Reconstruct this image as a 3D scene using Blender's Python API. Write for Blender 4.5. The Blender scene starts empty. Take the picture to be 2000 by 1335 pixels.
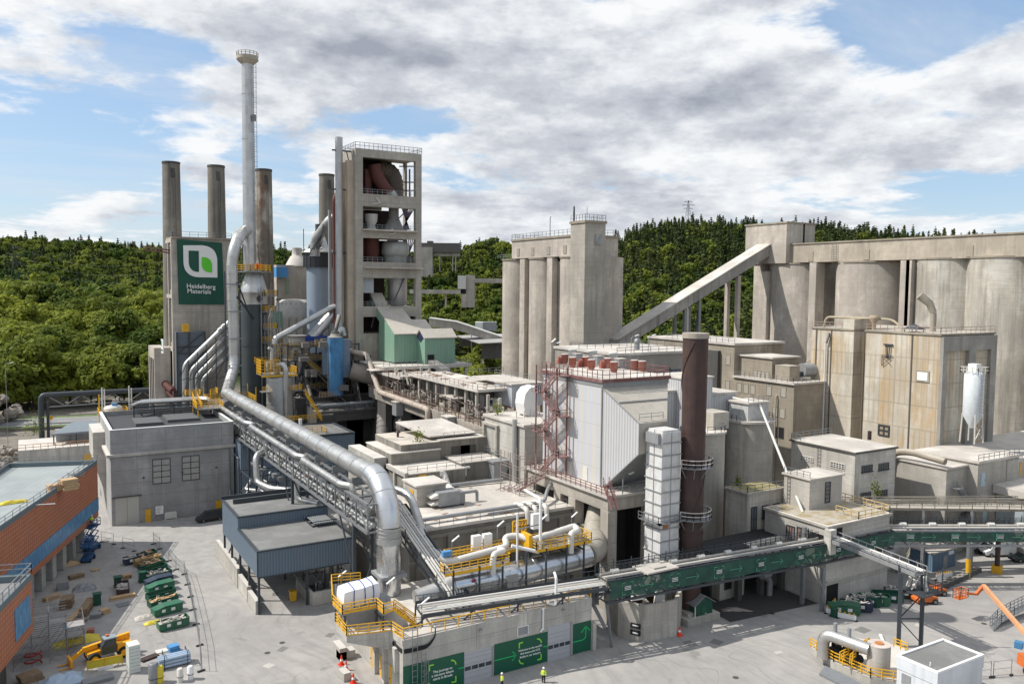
import bpy, math, random
import numpy as np
from mathutils import Vector, Matrix
R=math.radians
scene=bpy.context.scene
col=scene.collection
random.seed(7)
F_PX=1600.; PIT=R(3.85); ROLL=R(-0.52); YAW=R(30.6); HC=46.0
cp,sp=math.cos(PIT),math.sin(PIT); cr,sr=math.cos(ROLL),math.sin(ROLL); cyw,syw=math.cos(YAW),math.sin(YAW)
def ray(px,py):
    rx=(px-1000)/F_PX; ry=-(py-667.5)/F_PX
    cx=rx*cr+ry*sr; c2=-rx*sr+ry*cr
    y=cp+c2*sp; z=c2*cp-sp
    return Vector((cx*cyw+y*syw,-cx*syw+y*cyw,z))
def at(px,py,z=None,X=None,Y=None):
    """a surveyed point: where the sight line meets a known level (z) or a known wall plane (X or Y)"""
    r=ray(px,py)
    t=(z-HC)/r.z if z is not None else (X/r.x if X is not None else Y/r.y)
    return Vector((r.x*t,r.y*t,HC+r.z*t))
cam_d=bpy.data.cameras.new('camera'); cam=bpy.data.objects.new('camera',cam_d); col.objects.link(cam)
cam_d.sensor_width=36; cam_d.lens=F_PX/2000*36; cam_d.clip_end=20000; cam_d.clip_start=0.5
fw=ray(1000,667.5).normalized(); rt=(ray(1800,667.5)-ray(200,667.5)).normalized(); up=rt.cross(fw)
cam.matrix_world=Matrix(((rt.x,up.x,-fw.x,0),(rt.y,up.y,-fw.y,0),(rt.z,up.z,-fw.z,HC),(0,0,0,1)))
scene.camera=cam
scene.view_settings.view_transform='Standard'; scene.view_settings.look='None'; scene.view_settings.gamma=1
scene.view_settings.use_curve_mapping=False
scene.view_settings.exposure=0.53
class N:
    def __init__(s,nt): s.nt=nt; s.n=nt.nodes; s.l=nt.links
    def new(s,t,**k):
        x=s.n.new(t)
        for a,b in k.items(): setattr(x,a,b)
        return x
    def _in(s,sock,v):
        if v is None: return
        if hasattr(v,'is_output') or isinstance(v,bpy.types.NodeSocket): s.l.new(v,sock)
        else:
            if isinstance(v,(tuple,list)) and len(v)==3 and sock.type=='RGBA': v=(*v,1)
            sock.default_value=v
    def m(s,op,a,b=None,c=None,clamp=False):
        x=s.new('ShaderNodeMath',operation=op,use_clamp=clamp); s._in(x.inputs[0],a); s._in(x.inputs[1],b)
        if c is not None: s._in(x.inputs[2],c)
        return x.outputs[0]
    def v(s,op,a,b=None):
        x=s.new('ShaderNodeVectorMath',operation=op); s._in(x.inputs[0],a); s._in(x.inputs[1],b)
        return x.outputs[1] if op in('DOT_PRODUCT','LENGTH','DISTANCE') else x.outputs[0]
    def noise(s,vec,scale,detail=4,rough=.5,dist=0,out=0):
        x=s.new('ShaderNodeTexNoise'); s._in(x.inputs['Vector'],vec); s._in(x.inputs['Scale'],scale)
        x.inputs['Detail'].default_value=detail; x.inputs['Roughness'].default_value=rough; x.inputs['Distortion'].default_value=dist
        return x.outputs[out]
    def ramp(s,fac,pts,interp='LINEAR'):
        x=s.new('ShaderNodeValToRGB'); s._in(x.inputs[0],fac); e=x.color_ramp.elements; x.color_ramp.interpolation=interp
        for i,(p,c) in enumerate(pts):
            if not isinstance(c,(tuple,list)): c=(c,c,c)
            if i<2: e[i].position=p
            else: e.new(p)
            e[i].color=(*c[:3],1)
        return x.outputs[0]
    def mix(s,f,a,b,blend='MIX'):
        x=s.new('ShaderNodeMix',data_type='RGBA',blend_type=blend); s._in(x.inputs[0],f); s._in(x.inputs[6],a); s._in(x.inputs[7],b)
        return x.outputs[2]
    def comb(s,x_,y_,z_):
        x=s.new('ShaderNodeCombineXYZ'); s._in(x.inputs[0],x_); s._in(x.inputs[1],y_); s._in(x.inputs[2],z_); return x.outputs[0]
    def sep(s,v):
        x=s.new('ShaderNodeSeparateXYZ'); s._in(x.inputs[0],v); return x.outputs
    def mapr(s,v,a,b,c=0.,d=1.,smooth=False):
        x=s.new('ShaderNodeMapRange',interpolation_type='SMOOTHSTEP' if smooth else 'LINEAR'); s._in(x.inputs[0],v)
        for i,k in enumerate((a,b,c,d)): s._in(x.inputs[1+i],k)
        return x.outputs[0]
SUNV=Vector((.78,-.45,-1.0)).normalized()      # the way the light travels
tosun=-SUNV
world=bpy.data.worlds.new('World'); scene.world=world; world.use_nodes=True
w=N(world.node_tree); w.n.clear()
sky=w.new('ShaderNodeTexSky',sky_type='NISHITA'); sky.sun_disc=False; sky.sun_elevation=math.asin(tosun.z)
sky.sun_rotation=math.atan2(tosun.x,tosun.y); sky.air_density=1.0; sky.dust_density=0.7; sky.ozone_density=1.6; sky.altitude=50
dirv=w.new('ShaderNodeTexCoord').outputs['Generated']
sx_,sy_,sz_=w.sep(dirv)
zz=w.m('ADD',w.m('MAXIMUM',sz_,0.0),0.11)
pl=w.comb(w.m('DIVIDE',sx_,zz),w.m('DIVIDE',sy_,zz),0.0)
def skyblob(px,py,rad,amp,asp=1.0):
    c=ray(px,py).normalized()
    d=w.v('SUBTRACT',dirv,tuple(c)); 
    dz=w.m('MULTIPLY',w.sep(d)[2],asp)
    o=w.sep(d)
    r2=w.m('ADD',w.m('ADD',w.m('MULTIPLY',o[0],o[0]),w.m('MULTIPLY',o[1],o[1])),w.m('MULTIPLY',dz,dz))
    return w.m('MULTIPLY',w.m('EXPONENT',w.m('DIVIDE',r2,-rad*rad)),amp)
warp=w.noise(pl,.9,3,.5,out=1)
plw=w.v('ADD',pl,w.v('MULTIPLY',w.v('SUBTRACT',warp,(.5,.5,.5)),(.55,.55,0.)))
base=w.noise(w.v('ADD',plw,(3.1,7.7,0.)),.62,9,.60)
fine=w.noise(w.v('ADD',plw,(9.,2.,4.)),2.3,6,.55)
cov=w.m('ADD',w.m('MULTIPLY',base,.75),w.m('MULTIPLY',fine,.25))
for b in SKYB if 'SKYB' in globals() else [(150,330,.11,-.16,1.6),(330,120,.05,-.10,1.5),(790,240,.055,-.17,2.),(1810,70,.06,-.17,1.4),(1950,380,.07,-.10,2.),(60,200,.06,-.07,1.),
          (620,90,.16,.10,2.),(1150,260,.20,.10,2.),(1600,250,.16,.09,2.),(1400,120,.14,.08,2.),(1930,200,.08,.08,1.),(550,330,.06,-.12,2.),(200,395,.05,.13,3.),(1050,430,.10,.06,3.),(1650,430,.1,.05,3.)]:
    cov=w.m('ADD',cov,skyblob(*b))
cov=w.m('ADD',cov,w.m('MULTIPLY',w.m('SUBTRACT',w.noise(w.v('ADD',plw,(1.,5.,2.)),6.5,5,.6),.5),.16)); cov=w.m('ADD',cov,.012)
pv=w.v('MULTIPLY',dirv,(1.,1.,2.3)); puff=w.noise(pv,6.5,8,.60); pufb=w.noise(w.v('ADD',pv,(.0,.0,.055)),6.5,8,.60)
cov=w.m('ADD',cov,w.m('MULTIPLY',w.m('SUBTRACT',puff,.5),.34))
dens=w.mapr(cov,.45,.545,0,1,True)
wisp=w.mapr(w.noise(w.v('MULTIPLY',pl,(.35,1.0,1.)),1.6,7,.62,.4),.42,.75,0,.55,True)
shade=w.noise(w.v('ADD',plw,(5.35,7.2,0.)),.85,9,.62)
shade2=w.m('ADD',w.m('ADD',shade,w.m('MULTIPLY',w.m('SUBTRACT',pufb,puff),1.5)),w.m('MULTIPLY',w.m('SUBTRACT',cov,.56),.9))
for b in [(900,130,.20,.16,2.5),(1100,300,.10,.10,3.),(700,170,.10,.06,3.),(1500,330,.12,.08,3.),(250,40,.10,.05,2.),(1950,250,.06,.05,2.),(850,300,.05,-.12,2.),(1230,170,.08,-.10,2.),(1700,140,.10,-.10,2.)]:
    shade2=w.m('ADD',shade2,skyblob(*b))
ccol=w.ramp(w.mapr(shade2,.36,.98,0,1),[(0,(6.3,6.4,6.5)),(.28,(5.2,5.4,5.65)),(.5,(4.1,4.3,4.7)),(1,(2.4,2.6,3.05))])
skyc=w.mix(wisp,w.mix(.45,sky.outputs[0],(2.6,3.8,5.5)),(4.9,5.2,5.6))
hz_=w.mapr(sz_,0,.10,.5,0)
skyc=w.mix(hz_,skyc,(4.5,5.0,5.5))
fin=w.mix(dens,skyc,ccol)
bg=w.new('ShaderNodeBackground'); w.l.new(fin,bg.inputs[0]); bg.inputs[1].default_value=0.105
wo=w.new('ShaderNodeOutputWorld'); w.l.new(bg.outputs[0],wo.inputs[0])
sd=bpy.data.lights.new('sun','SUN'); sd.energy=3.5; sd.angle=R(.6); sd.color=(1,.955,.88)
sun=bpy.data.objects.new('sun',sd); col.objects.link(sun); sun.rotation_euler=SUNV.to_track_quat('-Z','Y').to_euler()
sun.location=(-60,40,200)
MC={}
def mat(name,build):
    if name in MC: return MC[name]
    m=bpy.data.materials.new(name); m.use_nodes=True; m.node_tree.nodes.clear()
    b=N(m.node_tree); p=b.new('ShaderNodeBsdfPrincipled'); o=b.new('ShaderNodeOutputMaterial'); b.l.new(p.outputs[0],o.inputs[0])
    b.p=p; b.pos=b.new('ShaderNodeNewGeometry').outputs['Position']
    build(b); MC[name]=m; return m
def setp(b,c=None,r=None,met=None,spec=None,norm=None):
    if c is not None: b._in(b.p.inputs['Base Color'],c)
    if r is not None: b._in(b.p.inputs['Roughness'],r)
    if met is not None: b._in(b.p.inputs['Metallic'],met)
    if spec is not None: b._in(b.p.inputs['Specular IOR Level'],spec)
    if norm is not None: b._in(b.p.inputs['Normal'],norm)
def bump(b,h,strength=.3,dist=.1):
    x=b.new('ShaderNodeBump'); b._in(x.inputs['Height'],h); x.inputs['Strength'].default_value=strength; x.inputs['Distance'].default_value=dist
    return x.outputs[0]
def line(b,coord,period,width,off=0.):
    f=b.m('FRACT',b.m('DIVIDE',b.m('ADD',coord,off),period)); return b.m('LESS_THAN',f,width/period)
def concrete(name,c,dark=.55,streak=.6,panel=None,lw=.12,stain=None,stain_amt=.0,ribs=None,board=False,dust=None,mottle=1.):
    if 'hall' not in name and 'sooty' not in name and 'felt' not in name: c=(c[0]*1.15,c[1]*1.125,c[2]*1.10) if 'chimney' not in name else c
    def f(b):
        x,y,z=b.sep(b.pos); u=b.m('ADD',x,y)
        big=b.noise(b.pos,.09,5,.6); med=b.noise(b.pos,.7,6,.62); fi=b.noise(b.pos,5.,4,.6)
        st=b.noise(b.v('MULTIPLY',b.pos,(.75,.75,.045)),1.,6,.68)
        st2=b.noise(b.v('MULTIPLY',b.pos,(2.6,2.6,.07)),1.,4,.6)
        cd=tuple(k*dark for k in c); blot=b.noise(b.v('MULTIPLY',b.v('ADD',b.pos,(5.,17.,3.)),(.16,.16,.11)),1.,7,.66); sm=b.mapr(b.noise(b.pos,.07,2,.5),.38,.62,.15,1.)
        colr=b.mix(b.mapr(big,.40,.60),cd,c); colr=b.mix(b.mapr(blot,.46,.58,0,.72),colr,tuple(k*.66 for k in c)); colr=b.mix(b.mapr(blot,.34,.45,.45,0),colr,tuple(min(.8,k*1.3) for k in c))
        colr=b.mix(b.m('MULTIPLY',line(b,z,2.45,.07),b.mapr(med,.4,.6,.2,.75)),colr,tuple(k*.5 for k in c))
        colr=b.mix(b.mapr(med,.35,.72,.0,.45*mottle),colr,tuple(k*.62 for k in c))
        colr=b.mix(b.m('MULTIPLY',b.m('MULTIPLY',b.mapr(st,.48,.62),min(1,streak*1.45)),sm),colr,tuple(k*.42 for k in c))
        colr=b.mix(b.m('MULTIPLY',b.m('MULTIPLY',b.mapr(st2,.52,.7),streak*.45),sm),colr,tuple(min(1,k*1.35) for k in c))
        colr=b.mix(b.mapr(fi,.3,.7,0,.18),colr,(.08,.08,.075))
        if stain:
            s=b.noise(b.v('MULTIPLY',b.v('ADD',b.pos,(31.,7.,0.)),(.28,.28,.03)),1.,6,.7)
            colr=b.mix(b.m('MULTIPLY',b.mapr(s,.47,.60),stain_amt),colr,stain); s2=b.noise(b.v('MULTIPLY',b.v('ADD',b.pos,(3.,77.,9.)),(.2,.2,.12)),1.,6,.6); colr=b.mix(b.m('MULTIPLY',b.mapr(s2,.52,.64),.5),colr,(.62,.60,.55))
        if board:
            bn=b.noise(b.v('MULTIPLY',b.pos,(.15,.15,5.)),1.,2,.5)
            colr=b.mix(b.mapr(bn,.45,.7,0,.4),colr,tuple(k*.55 for k in c))
        if ribs:
            rb=line(b,u,ribs,ribs*.28); zone=b.m('GREATER_THAN',b.m('FRACT',b.m('DIVIDE',z,9.3)),.48)
            zn=b.m('GREATER_THAN',b.noise(b.comb(b.m('FLOOR',b.m('DIVIDE',u,9.)),0.,b.m('FLOOR',b.m('DIVIDE',z,4.65))),3.7,0),.47)
            colr=b.mix(b.m('MULTIPLY',b.m('MULTIPLY',rb,zn),.42),colr,tuple(k*.4 for k in c))
        if panel:
            pw,ph=panel
            ln=b.m('MAXIMUM',line(b,u,pw,lw),line(b,z,ph,lw))
            colr=b.mix(b.m('MULTIPLY',ln,.45),colr,tuple(k*.35 for k in c))
            cell=b.noise(b.comb(b.m('FLOOR',b.m('DIVIDE',u,pw)),0.,b.m('FLOOR',b.m('DIVIDE',z,ph))),5.3,0)
            colr=b.mix(b.mapr(cell,.4,.6,0,.22),colr,tuple(k*.6 for k in c))
        if dust:   # cement dust settled on upward faces
            nz=b.sep(b.new('ShaderNodeNewGeometry').outputs['Normal'])[2]
            dn=b.noise(b.pos,.35,5,.6)
            colr=b.mix(b.m('MULTIPLY',b.m('GREATER_THAN',nz,.5),b.mapr(dn,.3,.6,.5,1.)),colr,dust)
        setp(b,colr,b.mapr(med,.3,.7,.8,.95),0,.3,bump(b,b.m('ADD',fi,b.m('MULTIPLY',med,2.)),.35,.06))
    return mat(name,f)
def paint(name,c,rough=.5,met=0.,dirt=.35,dirtc=(.16,.14,.12),corr=0.,corr_d=.05,line_c=.55,scale=1.,streak=.4):
    def f(b):
        x,y,z=b.sep(b.pos); u=b.m('ADD',x,y)
        n=b.noise(b.pos,.6*scale,6,.65); st=b.noise(b.v('MULTIPLY',b.pos,(1.6,1.6,.08)),1.,5,.65)
        colr=b.mix(b.mapr(n,.42,.75,0,dirt),c,dirtc)
        colr=b.mix(b.m('MULTIPLY',b.mapr(st,.5,.72),streak),colr,tuple(k*.55 for k in c)); colr=b.mix(b.mapr(b.noise(b.pos,.13,4,.6),.42,.62,0,.16),colr,dirtc)
        nrm=None; h=b.m('MULTIPLY',n,.3)
        if corr:
            s=b.m('SINE',b.m('MULTIPLY',u,6.28318/corr)); 
            colr=b.mix(b.mapr(s,-1,-.2,line_c,0),colr,tuple(k*.45 for k in c)); h=b.m('ADD',h,s)
        nrm=bump(b,h,.5 if corr else .15,corr_d)
        setp(b,colr,b.mapr(n,.3,.7,rough*.85,min(1,rough*1.25)),met,.4,nrm)
    return mat(name,f)
def plain(name,c,rough=.5,met=0.,var=.15):
    def f(b):
        n=b.noise(b.pos,1.7,4,.6)
        setp(b,b.mix(b.mapr(n,.35,.7,0,var),c,tuple(k*.5 for k in c)),rough,met,.4)
    return mat(name,f)
def silver(name,c=(.62,.62,.61),rough=.34,met=.85,band=2.2,bmp=.09):
    def f(b):
        n=b.noise(b.pos,.5,5,.6); n2=b.noise(b.pos,3.5,4,.6)
        cell=b.noise(b.v('FLOOR',b.v('MULTIPLY',b.pos,(1/band,1/band,1/band))),3.3,0)
        colr=b.mix(b.mapr(n,.35,.7,0,.4),c,tuple(k*.6 for k in c))
        colr=b.mix(b.mapr(cell,.35,.65,0,.22),colr,tuple(k*.65 for k in c))
        setp(b,colr,b.m('ADD',b.mapr(n2,.3,.7,rough*.8,rough*1.25),b.mapr(cell,.3,.7,-.05,.08)),met,.5,bump(b,b.m('ADD',n2,n),bmp,.05))
    return mat(name,f)
def glass(name,c=(.03,.04,.05)):
    return mat(name,lambda b:setp(b,c,.12,0,.6))
class MB:
    def __init__(s): s.v=[]; s.f=[]; s.mi=[]; s.sm=[]; s.g=[]; s.k=0; s.dep=0
    def add(s,vs,fs,mi=0,sm=False):
        o=len(s.v); s.v.extend([tuple(q) for q in vs])
        if s.dep==0: s.k+=1
        s.g.extend([s.k]*len(fs))
        for f in fs: s.f.append(tuple(i+o for i in f)); s.mi.append(mi); s.sm.append(sm)
        return s
    def box(s,x0,x1,y0,y1,z0,z1,mi=0):
        if x0>x1:x0,x1=x1,x0
        if y0>y1:y0,y1=y1,y0
        if z0>z1:z0,z1=z1,z0
        return s.add([(x0,y0,z0),(x1,y0,z0),(x1,y1,z0),(x0,y1,z0),(x0,y0,z1),(x1,y0,z1),(x1,y1,z1),(x0,y1,z1)],
            [(0,3,2,1),(4,5,6,7),(0,1,5,4),(1,2,6,5),(2,3,7,6),(3,0,4,7)],mi)
    def bc(s,c,sx,sy,sz,rz=0.,mi=0):
        a,b=math.cos(rz),math.sin(rz); vs=[]
        for z in(-.5,.5):
            for x,y in((-.5,-.5),(.5,-.5),(.5,.5),(-.5,.5)):
                X,Y=x*sx,y*sy; vs.append((c[0]+X*a-Y*b,c[1]+X*b+Y*a,c[2]+z*sz))
        return s.add(vs,[(0,3,2,1),(4,5,6,7),(0,1,5,4),(1,2,6,5),(2,3,7,6),(3,0,4,7)],mi)
    def bar(s,p,q,w,h=None,mi=0):
        p=Vector(p);q=Vector(q);h=h or w; d=q-p
        if d.length<1e-6: return s
        d.normalize(); a=d.cross(Vector((0,0,1)))
        if a.length<1e-3: a=Vector((1,0,0))
        a.normalize(); c=a.cross(d); a=a*w/2; c=c*h/2; vs=[]
        for e in(p,q): vs+=[e-a-c,e+a-c,e+a+c,e-a+c]
        return s.add(vs,[(0,1,2,3),(7,6,5,4),(0,4,5,1),(1,5,6,2),(2,6,7,3),(3,7,4,0)],mi)
    def prism(s,poly,z0,z1,mi=0,z1s=None):
        n=len(poly); a=sum(poly[i][0]*poly[(i+1)%n][1]-poly[(i+1)%n][0]*poly[i][1] for i in range(n))
        if a<0: poly=poly[::-1]; z1s=z1s[::-1] if z1s else None
        vs=[(x,y,z0) for x,y in poly]+[(x,y,(z1s[i] if z1s else z1)) for i,(x,y) in enumerate(poly)]
        return s.add(vs,[tuple(range(n))[::-1],tuple(range(n,2*n))]+[(i,(i+1)%n,(i+1)%n+n,i+n) for i in range(n)],mi)
    def ext(s,pts,vec,mi=0):   # extrude a planar polygon of 3-D points by a vector
        pts=[Vector(p) for p in pts]; vec=Vector(vec); n=len(pts)
        nn=Vector((0,0,0))
        for i in range(n): nn+=pts[i].cross(pts[(i+1)%n])
        if nn.dot(vec)<0: pts=pts[::-1]
        vs=pts+[p+vec for p in pts]
        return s.add(vs,[tuple(range(n))[::-1],tuple(range(n,2*n))]+[(i,(i+1)%n,(i+1)%n+n,i+n) for i in range(n)],mi)
    def quad(s,*p,mi=0): return s.add(p,[tuple(range(len(p)))],mi)
    def tube(s,path,r,n=10,mi=0,caps=True,rings=0,ring_r=1.06,ring_w=.12,bend=0,rmi=None):
        path=[Vector(p) for p in path]
        if bend and len(path)>2:
            q=[path[0]]
            for i in range(1,len(path)-1):
                a=path[i-1]-path[i]; c=path[i+1]-path[i]; bl=min(bend,a.length*.45,c.length*.45)
                a=a.normalized()*bl; c=c.normalized()*bl
                for k in range(7):
                    t=k/6; q.append(path[i]+a*(1-t)**2+c*t*t)
            q.append(path[-1]); path=q
        m=len(path); rr=r if isinstance(r,(list,tuple)) else [r]*m
        if len(rr)!=m: rr=list(np.interp(np.linspace(0,1,m),np.linspace(0,1,len(rr)),rr))
        vs=[];u=None
        for i,p in enumerate(path):
            d=(path[min(i+1,m-1)]-path[max(i-1,0)]).normalized()
            if u is None:
                u=d.cross(Vector((0,0,1)))
                if u.length<1e-2: u=Vector((1,0,0))
            u=(u-d*u.dot(d)).normalized(); w_=d.cross(u)
            for k in range(n):
                t=2*math.pi*k/n; vs.append(p+(u*math.cos(t)+w_*math.sin(t))*rr[i])
        fs=[(i*n+k,i*n+(k+1)%n,(i+1)*n+(k+1)%n,(i+1)*n+k) for i in range(m-1) for k in range(n)]
        s.add(vs,fs,mi,True)
        if caps: s.add(vs[:n],[tuple(range(n))[::-1]],mi); s.add(vs[-n:],[tuple(range(n))],mi)
        if rings:
            L=0
            for i in range(m-1):
                a,b_=path[i],path[i+1]; l=(b_-a).length
                if l<1e-6: continue
                d=(b_-a)/l; t=(-L)%rings
                while t<l:
                    c=a+d*t; rad=rr[i]+(rr[i+1]-rr[i])*t/l
                    s.tube([c-d*ring_w/2,c+d*ring_w/2],rad*ring_r,n,mi if rmi is None else rmi)
                    t+=rings
                L+=l
        return s
    def cyl(s,x,y,z0,z1,r,r2=None,n=24,mi=0,**k): return s.tube([(x,y,z0),(x,y,z1)],[r,r if r2 is None else r2],n,mi,**k)
    def lathe(s,x,y,prof,n=24,mi=0):
        return s.tube([(x,y,z) for r,z in prof],[r for r,z in prof],n,mi)
    def rail(s,path,h=1.1,sp=1.5,w=.07,mi=0,closed=False,bars=2,toe=0,skip=None):
        path=[Vector(p) for p in path]
        if closed: path.append(path[0])
        for a,b_ in zip(path,path[1:]):
            l=(b_-a).length; k=max(1,round(l/sp))
            for i in range(k+1): 
                c=a.lerp(b_,i/k); s.bar(c,c+Vector((0,0,h)),w,mi=mi)
            for j in range(bars): z=Vector((0,0,h*(j+1)/bars)); s.bar(a+z,b_+z,w,mi=mi)
            if toe: s.bar(a+Vector((0,0,toe/2)),b_+Vector((0,0,toe/2)),w*.6,toe,mi)
        return s
    def truss(s,p,q,wv,h,n,w=.2,mi=0,sides=True):
        """box truss from p to q (bottom-centre line), width vector wv, height h"""
        p=Vector(p);q=Vector(q);wv=Vector(wv)/2;z=Vector((0,0,h))
        for sgn in(-1,1):
            a,b_=p+wv*sgn,q+wv*sgn
            s.bar(a,b_,w,mi=mi); s.bar(a+z,b_+z,w,mi=mi)
            for i in range(n+1):
                c=a.lerp(b_,i/n); s.bar(c,c+z,w*.6,mi=mi)
                if i<n:
                    d=a.lerp(b_,(i+1)/n); 
                    if i%2: s.bar(c,d+z,w*.6,mi=mi)
                    else: s.bar(c+z,d,w*.6,mi=mi)
        for i in range(n+1):
            c=p.lerp(q,i/n); s.bar(c-wv,c+wv,w*.6,mi=mi); s.bar(c-wv+z,c+wv+z,w*.6,mi=mi)
        return s
    def ladder(s,p,q,w=.5,mi=0,out=(0,-1,0),cage=False):
        p=Vector(p);q=Vector(q);d=(q-p).normalized(); a=d.cross(Vector(out)).normalized()*w/2
        s.bar(p-a,q-a,.06,mi=mi); s.bar(p+a,q+a,.06,mi=mi); k=int((q-p).length/.6)
        for i in range(k): c=p.lerp(q,(i+.5)/k); s.bar(c-a,c+a,.05,mi=mi)
        if cage:
            o=Vector(out)*.7
            for i in range(0,k,2):
                c=p.lerp(q,(i+.5)/k); s.bar(c-a,c-a+o,.04,mi=mi); s.bar(c+a,c+a+o,.04,mi=mi); s.bar(c-a+o,c+a+o,.04,mi=mi)
            s.bar(p-a+o,q-a+o,.04,mi=mi); s.bar(p+a+o,q+a+o,.04,mi=mi)
        return s
    def stair(s,p,q,w=1.,mi=0,rail=True,t=.06):
        p=Vector(p);q=Vector(q);d=q-p; a=Vector((d.y,-d.x,0)).normalized()*w/2
        s.bar(p-a,q-a,.08,.3,mi); s.bar(p+a,q+a,.08,.3,mi); k=max(2,int(abs(d.z)/.25))
        dh=Vector((d.x,d.y,0)).normalized()*.14
        for i in range(k): c=p.lerp(q,(i+.5)/k); s.add([c-a-dh,c+a-dh,c+a+dh,c-a+dh],[(0,1,2,3)],mi)
        if rail:
            for sg in(-1,1):
                b0=p+a*sg;b1=q+a*sg
                for j in(.55,1.05): s.bar(b0+Vector((0,0,j)),b1+Vector((0,0,j)),t,mi=mi)
                kk=max(1,int(d.length/1.5))
                for i in range(kk+1): c=b0.lerp(b1,i/kk); s.bar(c,c+Vector((0,0,1.05)),t,mi=mi)
        return s
    def build(s,name,mats,parent=None,label=None,cat=None,group=None,kind=None,loc=None):
        if not isinstance(mats,(list,tuple)): mats=[mats]
        off=Vector((0,0,0)); root=parent
        while root is not None and root.parent is not None: root=root.parent
        if root is not None: off=root.location.copy()
        elif loc is not None: off=Vector(loc)
        me=bpy.data.meshes.new(name); V=np.array(s.v,dtype=np.float64).reshape(-1,3)-np.array(off)
        me.from_pydata([tuple(q) for q in V],[],s.f)
        for m_ in mats: me.materials.append(m_)
        me.polygons.foreach_set('material_index',s.mi); me.polygons.foreach_set('use_smooth',s.sm); me.update()
        o=bpy.data.objects.new(name,me); col.objects.link(o)
        if parent is not None: o.parent=parent
        elif loc is not None: o.location=loc
        tag(o,label,cat,group,kind); return o
def _wrap(fn):
    def g(s,*a,**k):
        if s.dep==0: s.k+=1
        s.dep+=1
        try: return fn(s,*a,**k)
        finally: s.dep-=1
    return g
for _n in('tube','rail','truss','ladder','stair'): setattr(MB,_n,_wrap(getattr(MB,_n)))
def each(m,name,mats,parent,**kw):   # every separate piece an object of its own
    out=[]
    for k in sorted(set(m.g)):
        q=MB(); idx={}
        for f_,mi,sm,g in zip(m.f,m.mi,m.sm,m.g):
            if g!=k: continue
            nf=[]
            for i in f_:
                if i not in idx: idx[i]=len(q.v); q.v.append(m.v[i])
                nf.append(idx[i])
            q.f.append(tuple(nf)); q.mi.append(mi); q.sm.append(sm)
        out.append(q.build(name,mats,parent,**kw))
    return out
def text(s_,parent,org,right,up_,size,mt,name='lettering',depth=.02,align='CENTER',bold=0.):
    cu=bpy.data.curves.new(name,'FONT'); cu.body=s_; cu.size=size; cu.align_x=align; cu.align_y='CENTER'; cu.extrude=depth/2; cu.offset=bold; cu.resolution_u=3; cu.space_line=1.0
    ob=bpy.data.objects.new(name,cu); col.objects.link(ob); dg=bpy.context.evaluated_depsgraph_get(); me=bpy.data.meshes.new_from_object(ob.evaluated_get(dg)); bpy.data.objects.remove(ob)
    r_=Vector(right).normalized();u_=Vector(up_).normalized();n_=r_.cross(u_); root=parent
    while root.parent is not None: root=root.parent
    o_=Vector(org)-root.location
    me.transform(Matrix(((r_.x,u_.x,n_.x,o_.x),(r_.y,u_.y,n_.y,o_.y),(r_.z,u_.z,n_.z,o_.z),(0,0,0,1))))
    me.materials.clear(); me.materials.append(mt); o=bpy.data.objects.new(name,me); col.objects.link(o); o.parent=parent; return o
def tag(o,label=None,cat=None,group=None,kind=None):
    if label: o['label']=label
    if cat: o['category']=cat
    if group: o['group']=group
    if kind: o['kind']=kind
    return o
def T(name,label,cat,loc=(0,0,0),group=None,kind=None):
    o=bpy.data.objects.new(name,None); col.objects.link(o); o.location=Vector(loc); o.empty_display_size=.5
    return tag(o,label,cat,group,kind)
KIDS={}
def kids(o): return [c for c in bpy.data.objects if c.parent==o]
def dup(root,loc=None,rz=None,label=None,group=None,sc=None,tree=None):
    tree=tree or snap(root)
    def rec(node,par):
        o,ch=node; c=o.copy(); col.objects.link(c); c.parent=par
        for k in ch: rec(k,c)
        return c
    c=rec(tree,None)
    if loc is not None: c.location=Vector(loc)
    if rz is not None: c.rotation_euler=(0,0,rz)
    if sc is not None: c.scale=(sc,sc,sc) if not isinstance(sc,(tuple,list)) else sc
    if label: c['label']=label
    if group: c['group']=group
    return c
def snap(o): return (o,[snap(c) for c in kids(o)])
CON=concrete('concrete_light',(.46,.44,.40),.72,.45,dust=(.57,.54,.49))
CONG=concrete('concrete_grey_hall',(.42,.42,.415),.78,.30,panel=(5.2,2.6))
CONP=concrete('concrete_pale',(.50,.49,.455),.80,.35,panel=(7.,2.6),dust=(.58,.55,.51))
CONB=concrete('concrete_board_marked',(.48,.46,.42),.62,.45,board=True,dust=(.56,.52,.46))
CONS=concrete('concrete_silo',(.50,.46,.41),.78,.35)
CONS2=concrete('concrete_silo_banded',(.55,.52,.46),.72,.5,board=True,stain=(.17,.155,.13),stain_amt=.45)
COND=concrete('concrete_dusty_brown',(.36,.32,.26),.78,.35,board=True,dust=(.42,.39,.34))
CONX=concrete('concrete_stained_ochre',(.60,.55,.46),.76,.5,panel=(9.,4.65),stain=(.44,.30,.15),stain_amt=.85,ribs=1.15,lw=.28,dust=(.48,.44,.38))
CONT=concrete('concrete_tower',(.43,.405,.36),.80,.35,panel=(30.,4.8),dust=(.42,.39,.35))
CONC=concrete('concrete_chimney',(.27,.25,.215),.68,.7)
CONR=concrete('concrete_chimney_rusty',(.27,.24,.20),.6,.8,stain=(.22,.10,.05),stain_amt=.7)
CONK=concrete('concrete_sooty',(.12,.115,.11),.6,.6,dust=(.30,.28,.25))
ROOFD=concrete('roof_dust',(.58,.55,.51),.78,.1,mottle=.6)
ROOFG=concrete('roof_felt_grey',(.25,.25,.245),.8,.1,mottle=.5)
ROOFK=plain('roof_felt_dark',(.055,.057,.062),.85)
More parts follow.
